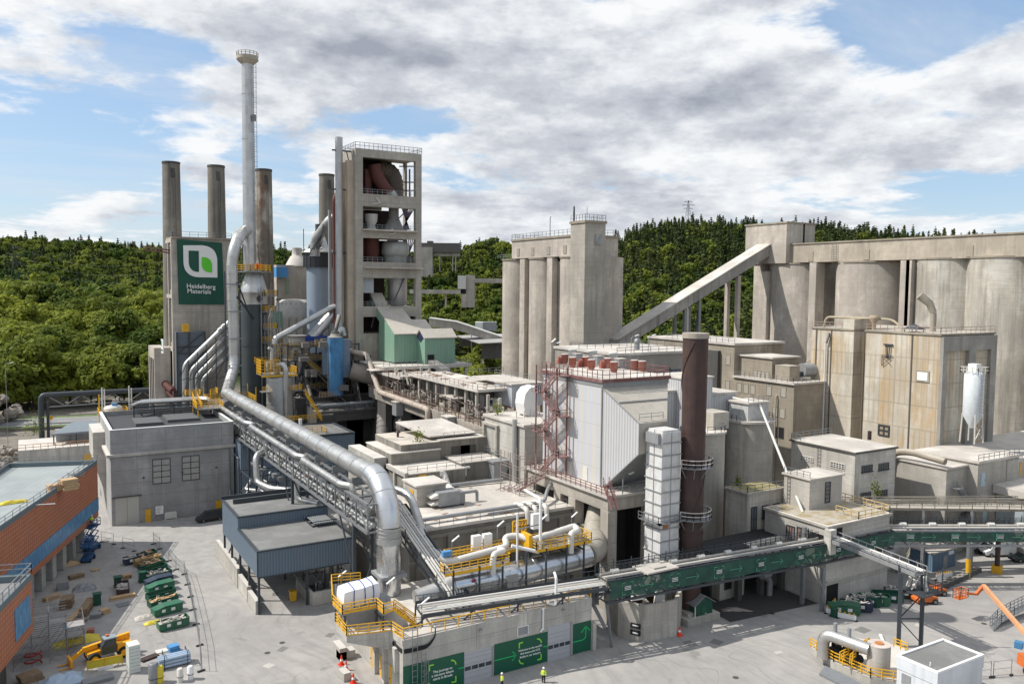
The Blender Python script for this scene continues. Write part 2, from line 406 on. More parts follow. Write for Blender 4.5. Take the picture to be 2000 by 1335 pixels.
BLUEC=paint('cladding_slate_blue',(.13,.18,.235),.5,.1,.12,(.2,.2,.2),corr=.42,line_c=.35,streak=.12)
TRIM=plain('trim_dark',(.045,.055,.065),.5)
WHITEC=paint('cladding_white_faded',(.58,.60,.65),.5,.0,.35,(.50,.46,.38),corr=2.6,corr_d=.02,line_c=.22,streak=.15)
CORR=paint('cladding_corrugated_grey',(.54,.55,.57),.45,.1,.25,(.46,.42,.37),corr=.62,corr_d=.07,line_c=.5,streak=.2)
CORRP=paint('cladding_pale_blue',(.50,.54,.60),.5,.1,.2,(.42,.38,.32),corr=.5,line_c=.25)
GREENC=paint('cladding_pale_green',(.19,.34,.25),.55,0,.25,(.3,.3,.24),corr=.5,line_c=.35)
GREYM=paint('metal_grey_sheet',(.33,.34,.35),.5,.3,.35)
SIL=silver('duct_silver',(.57,.565,.55),.40,.8)
SILD=silver('duct_silver_dull',(.50,.50,.49),.48,.7)
SILB=silver('vessel_silver_bright',(.72,.73,.74),.27,.9,3.6,bmp=.03)
STEEL=plain('steel_dark',(.055,.065,.075),.5,.2)
STEELG=plain('steel_galvanised',(.25,.26,.27),.5,.4,.3)
STEELW=plain('pipe_white_lagging',(.62,.60,.56),.5,.0)
YEL=plain('yellow_safety_paint',(.70,.39,.02),.5,0,.3)
ORG=plain('orange_machine_paint',(.62,.15,.03),.5,0,.35)
REDM=paint('red_oxide_steel',(.17,.06,.058),.7,0,.5,(.30,.24,.22),scale=2.)
REDF=paint('red_fan_paint',(.31,.075,.05),.6,0,.4,(.45,.38,.33),scale=3.)
RUST=paint('rust_brown_steel',(.050,.033,.033),.55,.1,.4,(.14,.07,.045),streak=.7)
ABS=paint('tower_dark_slate',(.050,.065,.070),.45,.1,.15,(.1,.1,.1),streak=.25)
BLUP=paint('blue_tank_paint',(.06,.22,.42),.5,0,.35,(.03,.03,.03),streak=.8)
BLUR=plain('blue_royal',(.012,.05,.26),.5)
BLUL=plain('blue_light_panel',(.08,.27,.55),.5)
GRBL=paint('silo_blue_grey_steel',(.30,.37,.46),.45,.2,.12,(.3,.3,.3),streak=.15)
WHT=plain('white_paint',(.75,.75,.74),.45,0,.08)
BLK=plain('black_rubber',(.018,.018,.018),.8)
DARK=plain('dark_void',(.012,.012,.012),.9)
GLS=glass('window_glass'); GLSB=glass('window_dusty',(.12,.125,.13))
DOORG=plain('door_pale_grey',(.42,.42,.38),.5,0,.08)
GARAGE=plain('garage_door_grey',(.40,.41,.44),.45,.1,.08)
WOOD=plain('wood_fresh',(.50,.34,.19),.8,0,.35)
WOODD=plain('wood_weathered',(.26,.18,.11),.85,0,.5)
GRN=paint('skip_green',(.02,.14,.08),.5,0,.45,(.12,.10,.07),scale=3.)
GRND=plain('skip_dark_green',(.01,.075,.045),.55,0,.3)
SIGNG=plain('sign_dark_green',(.006,.085,.048),.45,0,.05)
LIME=plain('sign_lime',(.22,.62,.04),.45,0,.0)
LIMG=plain('sign_bright_green',(.01,.42,.12),.45,0,.0)
NAVY=plain('skip_navy',(.03,.045,.075),.5)
MOSS=mat('moss_roof',lambda b:setp(b,b.mix(b.mapr(b.noise(b.pos,.8,6,.65),.38,.62),(.30,.25,.16),(.20,.19,.05)),.95))
def view(px,r):      # ground XY at bearing of image column px and distance r
    a=math.atan((px-1000)/F_PX); return (r*math.sin(a+YAW), r*math.cos(a+YAW))
SKYL=[(-900,468,950,380),(0,492,950,350),(160,500,950,350),(320,509,950,350),(500,508,900,350),(600,512,900,350),(830,520,800,420),(900,508,760,480),(960,492,760,480),(990,508,700,480),(1100,500,800,400),(1210,490,800,330),(1260,470,800,330),(1340,459,820,320),(1450,460,820,320),(1600,468,820,320),(1700,480,820,320),(1780,488,850,320),(2100,495,900,340),(3200,500,900,340)]
_px=[s[0] for s in SKYL]
_az=[math.atan((s[0]-1000)/F_PX) for s in SKYL]
_hh=[]
for p_,y_,r_,_ in SKYL:
    q=ray(p_,y_); _hh.append(HC+q.z/math.hypot(q.x,q.y)*r_)
def hfun(x,y):
    r=np.hypot(x,y); az=np.arctan2(x,y)-YAW
    az=(az+np.pi)%(2*np.pi)-np.pi
    h=np.interp(az,_az,_hh); r1=np.interp(az,_az,[s[2] for s in SKYL]); r0=np.interp(az,_az,[s[3] for s in SKYL])
    t=np.clip((r-r0)/(r1-r0),0,1); s=t*t*(3-2*t)*.6+t*.4
    b=(np.sin(x*.017+1.3)*np.cos(y*.013)+.6*np.sin(x*.041-y*.033))*4*np.clip(t*4,0,1)*np.clip((1-t)*4,0.25,1)
    behind=np.clip((np.abs(az)-1.2)/.4,0,1)
    return (h*s+b)*(1-behind*.7)
rs=np.concatenate([[0],np.linspace(20,320,16),np.linspace(340,1000,67),np.array([1100,1250,1500,2000,3000,5000,9000])])
na=260; azs=np.linspace(0,2*np.pi,na,endpoint=False)
RR,AA=np.meshgrid(rs[1:],azs,indexing='ij'); X=RR*np.sin(AA);Y=RR*np.cos(AA);Z=hfun(X,Y)
Z=np.where(RR>1000,Z*np.clip(1-(RR-1000)/3000,.2,1),Z)
vs=[(0,0,-.004)]+[(a,b,c-.004) for a,b,c in zip(X.ravel(),Y.ravel(),Z.ravel())]
fs=[(0,1+k,1+(k+1)%na)[::-1] for k in range(na)]
for i in range(len(rs)-2):
    for k in range(na):
        a=1+i*na+k;b_=1+i*na+(k+1)%na; fs.append((a,b_,b_+na,a+na)[::-1])
def f(b):
    n=b.noise(b.pos,.02,6,.6); z=b.sep(b.pos)[2]; n2=b.noise(b.pos,.3,5,.6)
    c=b.mix(b.mapr(n2,.35,.65),(.020,.034,.010),(.045,.062,.018))
    c2=b.mix(b.mapr(n2,.4,.6),(.16,.145,.125),(.22,.20,.17))
    setp(b,b.mix(b.mapr(z,.3,2.5),c2,c),.95,0,.1)
GROUND=mat('terrain_ground',f)
m=MB(); m.v=vs;m.f=fs;m.mi=[0]*len(fs);m.sm=[True]*len(fs); g=m.build('ground',GROUND,kind='structure')
def f(b):
    n=b.noise(b.pos,.035,5,.6); n2=b.noise(b.pos,.35,7,.62); n3=b.noise(b.pos,6.,3,.5)
    # tyre tracks swirl over the dusty asphalt
    wv=b.noise(b.v('MULTIPLY',b.v('ADD',b.pos,b.v('MULTIPLY',b.noise(b.pos,.02,2,.5,out=1),(60.,60.,0.))),(.9,.12,1.)),1.,5,.6)
    c=b.mix(b.mapr(n,.38,.64),(.32,.305,.29),(.43,.41,.385))
    c=b.mix(b.mapr(n2,.4,.72,0,.5),c,(.23,.222,.215)); c=b.mix(b.mapr(wv,.48,.7,0,.6),c,(.24,.235,.23))
    oil=b.mapr(b.noise(b.v('ADD',b.pos,(40.,9.,0.)),.22,4,.5),.66,.72,0,.45); c=b.mix(oil,c,(.12,.115,.11))
    c=b.mix(b.mapr(n3,.3,.7,0,.16),c,(.12,.12,.12)); 
    ln=b.mapr(b.m('ABSOLUTE',b.m('SUBTRACT',b.noise(b.pos,.06,2,.3),.5)),0,.0022,.35,0); c=b.mix(ln,c,(.12,.12,.12))
    setp(b,c,b.mapr(n2,.3,.7,.75,.95),0,.3,bump(b,n3,.3,.02))
YARD=mat('yard_asphalt_dusty',f)
m=MB(); 
m.add([(-80,20,.0),(320,20,.0),(320,262,.0),(-80,262,.0)],[(0,1,2,3)]); m.build('yard',YARD,kind='structure')
def f(b):
    n2=b.noise(b.pos,.5,6,.62); setp(b,b.mix(b.mapr(n2,.35,.7),(.36,.35,.335),(.27,.265,.255)),.9,0,.3)
m=MB(); m.add([(12.0,140,.004),(35.2,130,.004),(37,168,.004),(12.,169.6,.004)],[(0,1,2,3)]); m.build('concrete_apron',mat('apron_pale_concrete',f),kind='structure')
ra=at(-260,842,z=1.0); rb=at(420,812,z=1.0); d=(rb-ra); d.z=0; d.normalize(); nrm=Vector((-d.y,d.x,0))
m=MB(); m.prism([tuple((ra-nrm*7)[:2]),tuple((rb-nrm*7)[:2]),tuple((rb+nrm*16)[:2]),tuple((ra+nrm*16)[:2])],-.5,.95); m.build('road_embankment',GROUND,kind='structure')
ASPH=plain('road_asphalt_grey',(.22,.22,.22),.9)
m=MB(); m.add([(*(ra-nrm*4)[:2],1.0),(*(rb-nrm*4)[:2],1.0),(*(rb+nrm*12)[:2],1.0),(*(ra+nrm*12)[:2],1.0)],[(0,1,2,3)])
m.build('road',ASPH,kind='structure')
m=MB()
for o_,dash in((-3.5,0),(4.,1),(11.5,0)):
    L=(rb-ra).length; k=0.
    while k<L:
        e=min(L,k+(4 if dash else 60)); a=ra+d*k+nrm*o_; c=ra+d*e+nrm*o_; z=1.004
        m.add([(*(a-nrm*.12)[:2],z),(*(c-nrm*.12)[:2],z),(*(c+nrm*.12)[:2],z),(*(a+nrm*.12)[:2],z)],[(0,1,2,3)]); k=e+(6 if dash else 0)
m.build('road_marking',WHT,kind='structure')
GRS=mat('verge_grass',lambda b:setp(b,b.mix(b.mapr(b.noise(b.pos,.6,5,.6),.35,.65),(.07,.12,.02),(.13,.17,.04)),.95))
m=MB()
for a0,a1 in((-6.6,-4.2),(12.2,15.6)): m.add([(*(ra+nrm*a0)[:2],.97),(*(rb+nrm*a0)[:2],.97),(*(rb+nrm*a1)[:2],.97),(*(ra+nrm*a1)[:2],.97)],[(0,1,2,3)])
m.build('grass_verge',GRS,kind='structure')
m=MB()
for o_ in(-4.6,12.3):
    for k in range(int((rb-ra).length/4)):
        c=ra+d*4*k+nrm*o_; m.bar(c+Vector((0,0,0)),c+Vector((0,0,.75)),.12)
    m.bar(ra+nrm*o_+Vector((0,0,.65)),rb+nrm*o_+Vector((0,0,.65)),.08,.3)
t=T('guard_rail','long grey steel crash barriers along both sides of the main road','crash barrier',ra); m.build('barrier',STEELG,t)
rp=random.Random(12)
for nm,mt_,n in(('asphalt_patch',plain('asphalt_patch_dark',(.19,.185,.18),.9,0,.3),9),('manhole_cover',plain('iron_cover',(.09,.085,.08),.7,.3),9),('concrete_patch',plain('concrete_patch_pale',(.46,.44,.41),.9,0,.25),5)):
    m=MB()
    for k in range(n):
        px,py=rp.choice(((rp.uniform(420,650),rp.uniform(1060,1330)),(rp.uniform(1100,1550),rp.uniform(1240,1330)),(rp.uniform(1450,1950),rp.uniform(1150,1280)))); q=at(px,py,z=0)
        if nm[0]=='m': m.tube([(q.x,q.y,.004),(q.x,q.y,.012)],.38,14)
        else: a=rp.uniform(0,3); w,h=rp.uniform(.6,2.4),rp.uniform(.5,1.6); m.bc((q.x,q.y,.0065+.001*(nm[0]=='c')),w,h,.005,a)
    m.build(nm,mt_,kind='structure')
rng=np.random.default_rng(5)
def leafmat(name,c1,c2,tr=.25):
    def f(b):
        ri=b.new('ShaderNodeNewGeometry').outputs['Random Per Island']; oi=b.new('ShaderNodeObjectInfo').outputs['Random']
        n=b.noise(b.pos,.045,3,.6)
        n2=b.noise(b.pos,.011,3,.5); k=b.m('ADD',b.m('MULTIPLY',ri,.32),b.m('ADD',b.m('MULTIPLY',oi,.42),b.m('ADD',b.mapr(n,.35,.65,-.1,.45),b.mapr(n2,.38,.62,-.25,.25))),None,True)
        c=b.mix(k,c1,c2); setp(b,c,.75,0,.25)
        tl=b.new('ShaderNodeBsdfTranslucent'); b.l.new(c,tl.inputs[0]); mx=b.new('ShaderNodeMixShader'); mx.inputs[0].default_value=tr
        b.l.new(b.p.outputs[0],mx.inputs[1]); b.l.new(tl.outputs[0],mx.inputs[2])
        o=[x for x in b.n if x.bl_idname=='ShaderNodeOutputMaterial'][0]; b.l.new(mx.outputs[0],o.inputs[0])
    return mat(name,f)
LEAFD=leafmat('foliage_broadleaf',(.042,.085,.014),(.30,.33,.045),.42)
LEAFC=leafmat('foliage_conifer',(.034,.058,.020),(.115,.140,.042),.25)
BARK=plain('bark',(.09,.07,.05),.9,0,.5)
def quads(c,nrm,size,rng):
    n=len(c); a=np.cross(nrm,rng.normal(size=(n,3))); a/=np.linalg.norm(a,axis=1)[:,None]+1e-9; b=np.cross(nrm,a)
    a*=size[:,None]; b*=size[:,None]*.75
    j=lambda:1+rng.uniform(-.3,.3,(n,1))
    return np.stack([c-a*j()-b*j(),c+a*j()-b*j(),c+a*j()+b*j(),c-a*j()+b*j()],1)
def decid(nl,rng,ls,H=11.,W=5.):
    k=rng.integers(13,20); cc=[]; 
    for i in range(k):
        h=rng.uniform(.28,.95); rad=W*math.sqrt(max(.08,1-((h-.52)/.52)**2))*rng.uniform(.35,.95); t=rng.uniform(0,2*np.pi)
        cc.append((rad*.78*math.cos(t),rad*.78*math.sin(t),h*H,rng.uniform(1.1,2.2)))
    cc.append((0,0,H*.85,1.8)); cc=np.array(cc); idx=rng.integers(0,len(cc),nl); d=rng.normal(size=(nl,3)); d/=np.linalg.norm(d,axis=1)[:,None]
    c=cc[idx,:3]+d*cc[idx,3:4]*rng.uniform(.72,1.12,(nl,1))*np.array([1,1,.8]); nn=d+rng.normal(size=(nl,3))*.45+np.array([0,0,.35]); nn/=np.linalg.norm(nn,axis=1)[:,None]
    return quads(c,nn,rng.uniform(.6,1.25,nl)*ls,rng)
def conif(nl,rng,ls,H=15.,W=2.9):
    h=rng.uniform(.12,1,nl)**.85; lay=np.round(h*11)/11+rng.uniform(-.02,.02,nl); rad=W*(1-lay)**.85*rng.uniform(.25,1.05,nl)+.1; t=rng.uniform(0,2*np.pi,nl)
    t=np.where(rng.random(nl)<.6,np.round(t/ (2*np.pi)*7)/7*2*np.pi+rng.normal(size=nl)*.2+lay*9,t)
    c=np.stack([rad*np.cos(t),rad*np.sin(t),lay*H-rad*.28],1); nn=np.stack([np.cos(t)*.5,np.sin(t)*.5,np.ones(nl)],1)+rng.normal(size=(nl,3))*.45; nn/=np.linalg.norm(nn,axis=1)[:,None]
    return quads(c,nn,rng.uniform(.5,1.1,nl)*ls,rng)
def qmesh(name,Q,mt):
    Q=Q.reshape(-1,3).astype(np.float32); n=len(Q); me=bpy.data.meshes.new(name); me.vertices.add(n); me.vertices.foreach_set('co',Q.ravel())
    me.loops.add(n); me.loops.foreach_set('vertex_index',np.arange(n,dtype=np.int32)); me.polygons.add(n//4)
    me.polygons.foreach_set('loop_start',np.arange(0,n,4,dtype=np.int32)); me.update(calc_edges=True); me.materials.append(mt); return me
def trunkmesh(name,H,rng,br=True):
    m=MB(); lean=rng.normal(size=2)*.3
    m.tube([(0,0,-.8),(lean[0]*.3,lean[1]*.3,H*.3),(lean[0],lean[1],H*.85)],[.30,.20,.05],7)
    if br:
        for i in range(6):
            h=rng.uniform(.3,.7)*H; t=rng.uniform(0,6.28); r=rng.uniform(1.6,3.2)
            m.tube([(lean[0]*.5,lean[1]*.5,h),(r*.5*math.cos(t),r*.5*math.sin(t),h+1.),(r*math.cos(t),r*math.sin(t),h+2.4)],[.12,.07,.03],5)
    me=bpy.data.meshes.new(name); me.from_pydata([tuple(v) for v in m.v],[],m.f); me.materials.append(BARK); return me
DM=[(qmesh('crown',decid(2600,rng,.31),LEAFD),trunkmesh('trunk',11,rng)) for _ in range(6)]
CM=[(qmesh('crown',conif(1700,rng,.28),LEAFC),trunkmesh('trunk',15,rng,False)) for _ in range(4)]
DL=[decid(300,rng,.70) for _ in range(7)]; CL=[conif(190,rng,.66) for _ in range(6)]
pts=[]
def addsector(p0,p1,r0,r1,area):
    a0=math.atan((p0-1000)/F_PX);a1=math.atan((p1-1000)/F_PX); n=int(.5*(a1-a0)*(r1*r1-r0*r0)/area)
    a=rng.uniform(a0,a1,n); r=np.sqrt(rng.uniform(r0*r0,r1*r1,n)); 
    for i in range(n): pts.append((a[i],r[i]))
addsector(-700,345,333,470,92); addsector(-700,345,470,700,56); addsector(-700,345,700,1010,40); addsector(345,830,400,980,110)
addsector(826,992,500,860,38); addsector(880,992,318,372,26); addsector(992,1195,360,900,110); addsector(1195,1475,318,870,40); addsector(1475,2400,300,900,95)
addsector(1590,1800,780,900,45)
big=[];far={'d':[], 'c':[]}
for a,r in pts:
    x=r*math.sin(a+YAW); y=r*math.cos(a+YAW); z=float(hfun(np.array(x),np.array(y))); px=1000+F_PX*math.tan(a)
    pc=.04 if r<480 else (.18 if r<620 else .5)
    if px>1190: pc=.10 if r<400 else (.5 if r<560 else .85)
    if 820<px<1000: pc=.08 if z<35 else .3
    if px<340 and r>620: pc=.34
    con=rng.random()<pc; vis=(-40<px<335) or (830<px<985) or (1203<px<1462)
    if px<340 and (x*0+ (Vector((x,y,0))-ra).dot(nrm))<15: continue
    big.append((r*(1 if vis else 3) ,x,y,z,con,px))
big.sort()
names=('left','mid','right')
LB={(False,0):('round crowned broadleaf tree on the wooded slope beyond the road at left','broadleaf trees on the left slope'),(True,0):('dark pointed conifer among the broadleaf trees beyond the road at left','conifers on the left slope'),
(False,1):('leafy green tree on the slope between the tall open tower and the narrow silos','broadleaf trees on the middle slope'),(True,1):('dark conifer on the slope between the tall open tower and the narrow silos','conifers on the middle slope'),
(False,2):('green broadleaf tree on the hill behind the inclined conveyor gallery','broadleaf trees on the right hill'),(True,2):('dark spruce on the hill behind the inclined conveyor gallery','spruces on the right hill')}
def treelab(con,zone,px,r):
    k='dark pointed conifer' if con else 'leafy green tree'
    if zone==0: h='at the left picture edge' if px<90 else ('left of the pipe gantry middle' if px<190 else 'nearest the banner tower'); v='in front rank behind the road' if r<385 else ('just behind the front rank' if r<440 else 'higher on the slope')
    elif zone==1: h='beside the open tower' if px<890 else 'beside the narrow silos'; v='behind the pale roofed sheds' if r<420 else ('below the transfer tower bridges' if r<540 else 'up the quarry slope')
    else: h='just right of the narrow silos' if px<1290 else ('under the inclined gallery' if px<1390 else 'left of the gallery head house'); v='at the hill foot' if r<370 else ('low on the hill' if r<430 else 'midway up the hill')
    return '%s %s, %s'%(k,v,h),'%ss %s, %s'%(k,v,h)
def put(meshes,name,x,y,z,s,rz,lab,grp):
    o=T(name,lab,'tree',(x,y,z),grp); o.rotation_euler=(0,0,rz); o.scale=s
    for me,n in zip(meshes,('crown','trunk')): c=bpy.data.objects.new(n,me); col.objects.link(c); c.parent=o
    return o
cnt={0:0,1:0,2:0}; lim={0:165,1:45,2:80}
for rr,x,y,z,con,px in big:
    zone=0 if px<340 else (1 if px<1000 else 2); s=rng.uniform(.72,1.28)*(1.75 if (px<340 and not con and math.hypot(x,y)<560) else 1.1)
    vis=(-40<px<335) or (830<px<985) or (1203<px<1462)
    if vis and cnt[zone]<lim[zone]:
        cnt[zone]+=1; ms=(CM if con else DM)[rng.integers(0,4 if con else 6)]
        put(ms,'conifer_tree' if con else 'broadleaf_tree',x,y,z,(s*rng.uniform(.85,1.15),s*rng.uniform(.85,1.15),s*(rng.uniform(.75,1.) if con else rng.uniform(.85,1.15))),rng.uniform(0,6.28),*treelab(con,zone,px,math.hypot(x,y)))
    else: far['c' if con else 'd'].append((x,y,z,s,con))
def forest(lst,src,name,mt,lab):
    out=[]
    for x,y,z,s,_ in lst:
        q=src[rng.integers(0,len(src))]; t=rng.uniform(0,6.28); c_,s_=math.cos(t)*s,math.sin(t)*s
        Q=np.empty_like(q); Q[...,0]=q[...,0]*c_-q[...,1]*s_+x; Q[...,1]=q[...,0]*s_+q[...,1]*c_+y; Q[...,2]=q[...,2]*s*rng.uniform(.55,1.1)+z; out.append(Q)
    o=bpy.data.objects.new(name,qmesh(name,np.concatenate(out),mt)); col.objects.link(o); tag(o,lab,'forest',kind='stuff')
forest(far['d'],DL,'broadleaf_forest',LEAFD,'far broadleaf woodland covering the hills behind the works')
forest(far['c'],CL,'conifer_forest',LEAFC,'far dark spruce and pine forest along the hill tops')
def windows(parent,axis,plane,cells,frame=STEEL,pane=GLSB,depth=.12,fw=.12,name='window',muntin=(1,1),sill=False):
    """axis 'Y': wall faces -Y at y=plane; 'X': wall faces -X at x=plane. cells=(u0,u1,z0,z1)"""
    for (u0,u1,z0,z1) in cells:
        m=MB(); g=MB()
        def bx(mm,a,b_,c,d_,o0,o1,mi=0):
            if axis=='Y': mm.box(a,b_,plane-o1,plane-o0,c,d_,mi)
            else: mm.box(plane-o1,plane-o0,a,b_,c,d_,mi)
        for a,b_,c,d_ in((u0-fw,u0,z0-fw,z1+fw),(u1,u1+fw,z0-fw,z1+fw),(u0,u1,z0-fw,z0),(u0,u1,z1,z1+fw)): bx(m,a,b_,c,d_,-.02,depth)
        nx,nz=muntin
        for i in range(1,nx): u=u0+(u1-u0)*i/nx; bx(m,u-fw/2,u+fw/2,z0,z1,-.01,depth*.8)
        for j in range(1,nz): z=z0+(z1-z0)*j/nz; bx(m,u0,u1,z-fw/2,z+fw/2,-.01,depth*.85)
        bx(g,u0,u1,z0,z1,-.03,.03)
        if sill: bx(m,u0-.2,u1+.2,z0-fw-.12,z0-fw,-.02,depth+.15)
        f_=m.build(name,frame,parent); g.build('pane',pane,f_)
def doorY(parent,u0,u1,z1,plane,mt,z0=0.,label=None,axis='Y',handle=True,out=.1,frame=None):
    m=MB(); 
    (m.box(u0,u1,plane-out,plane+.02,z0,z1) if axis=='Y' else m.box(plane-out,plane+.02,u0,u1,z0,z1))
    d_=m.build('door',mt,parent,label=label)
    if handle:
        m=MB(); um=u0+(u1-u0)*.85; zc=z0+1.05
        (m.box(um-.07,um+.07,plane-out-.08,plane-out,zc-.05,zc+.05) if axis=='Y' else m.box(plane-out-.08,plane-out,um-.07,um+.07,zc-.05,zc+.05)); m.build('handle',STEEL,d_)
    return d_
t=T('concrete_hall','pale grey cast concrete hall with flat dark roof and two gridded windows, at left',"building",(12.7,170,0))
Yf=170.; X0,X1=12.7,35.2
m=MB(); m.box(X0,X1,Yf,196,0,13.2); m.box(X0,X1,Yf,Yf+.45,13.7,18.3); m.box(X0,X0+.45,Yf+.45,196,13.7,18.3); m.box(X1-.45,X1,Yf+.45,196,13.7,18.3); m.box(X0+.45,X1-.45,195.55,196,13.7,18.3)
m.build('wall',CONG,t)
m=MB(); m.box(X0-.7,X1+.3,Yf-.45,Yf+.3,13.2,13.7); m.box(X0-.7,X0+.3,Yf+.3,190,13.2,13.7)
m.ext([(X0,182,0),(X0,182,13.2),(X0-2.2,182,13.2),(X0-2.2,182,10.5),(X0-.6,182,5.)],(0,12,0)); m.box(X0-2.2,X0,182,194,13.2,16.2)
m.build('ledge',CONP,t)
m=MB(); m.box(X0+.45,X1-.45,Yf+.45,195.55,13.3,17.4); rf=m.build('roof',ROOFK,t)
m=MB(); m.box(18.,23.,178,186,17.4,18.); m.box(24.2,30.4,180,188,17.4,18.); each(m,'raised_hatch',plain('roof_felt_charcoal',(.10,.105,.11),.85),t)
m=MB()
for a,b_ in((X0-.06,X1+.06),): m.box(a,b_,Yf-.06,Yf+.5,18.3,18.38); m.box(X0-.06,X0+.5,Yf+.5,196,18.3,18.38); m.box(X1-.5,X1+.06,Yf+.5,196,18.3,18.38)
m.build('parapet_cap',WHT,t)
def uz(px,py,Y): q=at(px,py,Y=Y); return q.x,q.z
for (a,b_,c,d_) in((299,332,895,944),(356.5,388.5,889,937.5)):
    u0,_=uz(a,(c+d_)/2,Yf);u1,_=uz(b_,(c+d_)/2,Yf); z1=uz(a,c+3,Yf)[1]; z0=uz(a,d_,Yf)[1]
    windows(t,'Y',Yf,[(u0,u1,z0,z1)],frame=STEEL,pane=plain('window_blind_grey',(.36,.35,.33),.4,0,.3),muntin=(2,4),fw=.13,depth=.1)
u0=uz(225,1000,Yf)[0];u1=uz(272,1000,Yf)[0]; m=MB(); 
for k in(0,1): a=u0+(u1-u0)*k/2; m.box(a+.03,a+(u1-u0)/2-.03,Yf-.1,Yf+.02,0,5.3)
g_=m.build('gate',DOORG,t); m=MB(); m.box(u0-.5,u1+.5,Yf-.25,Yf-.003,5.3,5.55); m.build('lintel',CONK,g_)
doorY(t,uz(283.5,1005,Yf)[0],uz(295,1005,Yf)[0],2.4,Yf,YEL,label='yellow door beside the tall pale gate')
doorY(t,uz(421,985,Yf)[0],uz(433,985,Yf)[0],2.5,Yf,YEL,label='yellow door near the right corner')
m=MB(); m.tube([(34.3,Yf-.25,13.),(34.3,Yf-.25,4.)],.14,8); m.tube([(34.3,Yf-.25,4.5),(34.3,Yf-.5,3.5)],.3,8); m.build('downpipe',STEELG,t)
m=MB()
for u,z in((18.2,8.6),(25.2,8.9),(31.6,9.2)): m.box(u,u+.3,Yf-.3,Yf,z,z+.25)
each(m,'wall_lamp',STEEL,t)
def board(px,py,wp,hp,lab):
    q=at(px,py,z=0); o=T('notice_board',lab,'notice board',q,'notice boards by the hall')
    m=MB(); m.box(q.x-.7,q.x+.7,q.y-.05,q.y+.05,1.3,2.9); m.build('panel',WHT,o)
    for s_ in(-.6,.6): m=MB(); m.bar(q+Vector((s_,.03,0)),q+Vector((s_,.03,1.3)),.08); m.build('leg',STEELG,o)
    m=MB(); 
    for i in range(4): m.box(q.x-.5,q.x+.4-.1*i,q.y-.07,q.y-.05,2.6-.3*i,2.66-.3*i)
    m.build('notice_lines',STEEL,o)
board(312,1016,0,0,'white notice board on legs right of the first yellow door')
board(414,1002,0,0,'white notice board on legs beside the dark van')
q=at(333,1012,z=0); m=MB(); m.box(q.x-1.1,q.x+1.1,q.y-.5,q.y+.5,.15,1.25); m.box(q.x-1.15,q.x-.9,q.y-.5,q.y+.5,0,.15); m.box(q.x+.9,q.x+1.15,q.y-.5,q.y+.5,0,.15); m.box(q.x-1.,q.x+1.,q.y-.45,q.y+.45,1.25,1.4)
m.build('crate',STEELW,None,'pale grey crate on the ground against the hall wall','crate',loc=q)
def wheelie(px,py,mt,lab,z=0,s=1.,cat='bin',name='wheelie_bin'):
    q=at(px,py,z=z); o=T(name,lab,cat,q); m=MB(); x,y=q.x,q.y
    m.prism([(x-.35*s,y-.35*s),(x+.35*s,y-.35*s),(x+.35*s,y+.35*s),(x-.35*s,y+.35*s)],z+.08,z+1.15*s); m.build('body',mt,o)
    m=MB(); m.box(x-.42*s,x+.42*s,y-.42*s,y+.42*s,z+1.15*s,z+1.27*s); m.build('lid',mt,o)
    m=MB(); 
    for s_ in(-1,1): m.tube([(x+s_*.3*s,y+.36*s,z+.15),(x+s_*.4*s,y+.36*s,z+.15)],.14,8)
    m.build('wheel',BLK,o); return o
wheelie(405,1000,YEL,'small yellow bin behind the dark van',s=1.1)
t=T('roof_pipe_rack','long silver pipes on a steel rack across the back of the hall roof','pipe rack',(20,197,17.6))
m=MB(); SILp=SILD
for k,(dy,dz,r_) in enumerate(((0,0,.42),(1.1,-.1,.42),(2.2,0.1,.34),(3.1,0,.28))):
    y=192.5+dy; m.tube([(18.5+.8*k,y-1.5,19.8+dz),(20+.5*k,y,20.2+dz),(33.,y,20.2+dz),(34.5,y-2.,20.2+dz),(34.5,y-2,18.)],r_,10,bend=.8,rings=2.2,ring_r=1.1)
m.build('pipe',SIL,t)
m=MB()
for x in(19,23,27,31,34.6):
    for y in(191,196.2): m.bar((x,y,17.4),(x,y,19.9),.25)
    m.bar((x,191,19.7),(x,196.5,19.7),.22)
for y in(191,196.2): m.bar((19,y,19.5),(34.6,y,19.5),.25,.35)
for y in(190.2,):
    for z in(18.4,18.9,19.3): m.bar((19.,y,z),(34.,y,z),.14)
m.build('frame',STEEL,t)
t=T('vessel_skid','yellow railed skid with pale vessel and blue valve behind the hall roof','process skid',(14.5,196,17.4))
m=MB(); m.box(12.6,18.5,196.2,201.5,17.0,17.35); m.build('deck',STEELG,t)
m=MB(); m.rail([(12.7,196.3,17.35),(18.4,196.3,17.35),(18.4,201.4,17.35),(12.7,201.4,17.35)],1.2,1.0,.09,closed=True,bars=3); m.bar((12.7,196.2,13),(12.7,196.2,22),.25); m.box(13.4,17.8,196.15,196.25,17.4,18.1); m.build('railing',YEL,t)
m=MB(); m.lathe(15.6,198.6,[(1.9,17.4),(1.9,18.7),(1.5,19.1),(.5,19.3)],20); m.build('vessel',STEELW,t)
m=MB(); m.bc((15.9,198,19.45),1.1,.7,.45); m.build('valve',BLUL,t)
m=MB()
for x,y,h in((13.5,199,23.2),(14.,199.2,22.8),(19.,200.,23.2),(19.5,200.2,22.6)): m.cyl(x,y,17.,h,.13,n=8)
for k in range(3): m.bar((15.2+.2*k,199.6,19.2+.45*k),(17.,200.,20.0+.45*k),.1)
each(m,'vent_pipe',STEELW,t)
m=MB(); m.box(12.6,18.5,196.2,201.5,0,17); m.build('plinth',CONG,t)
t=T('roof_stair_platform','yellow railed landing at the right back corner of the hall roof','platform',(33,184,17.4))
m=MB(); m.box(30.6,36.,183,189.5,19.2,19.35); m.build('deck',STEELG,t)
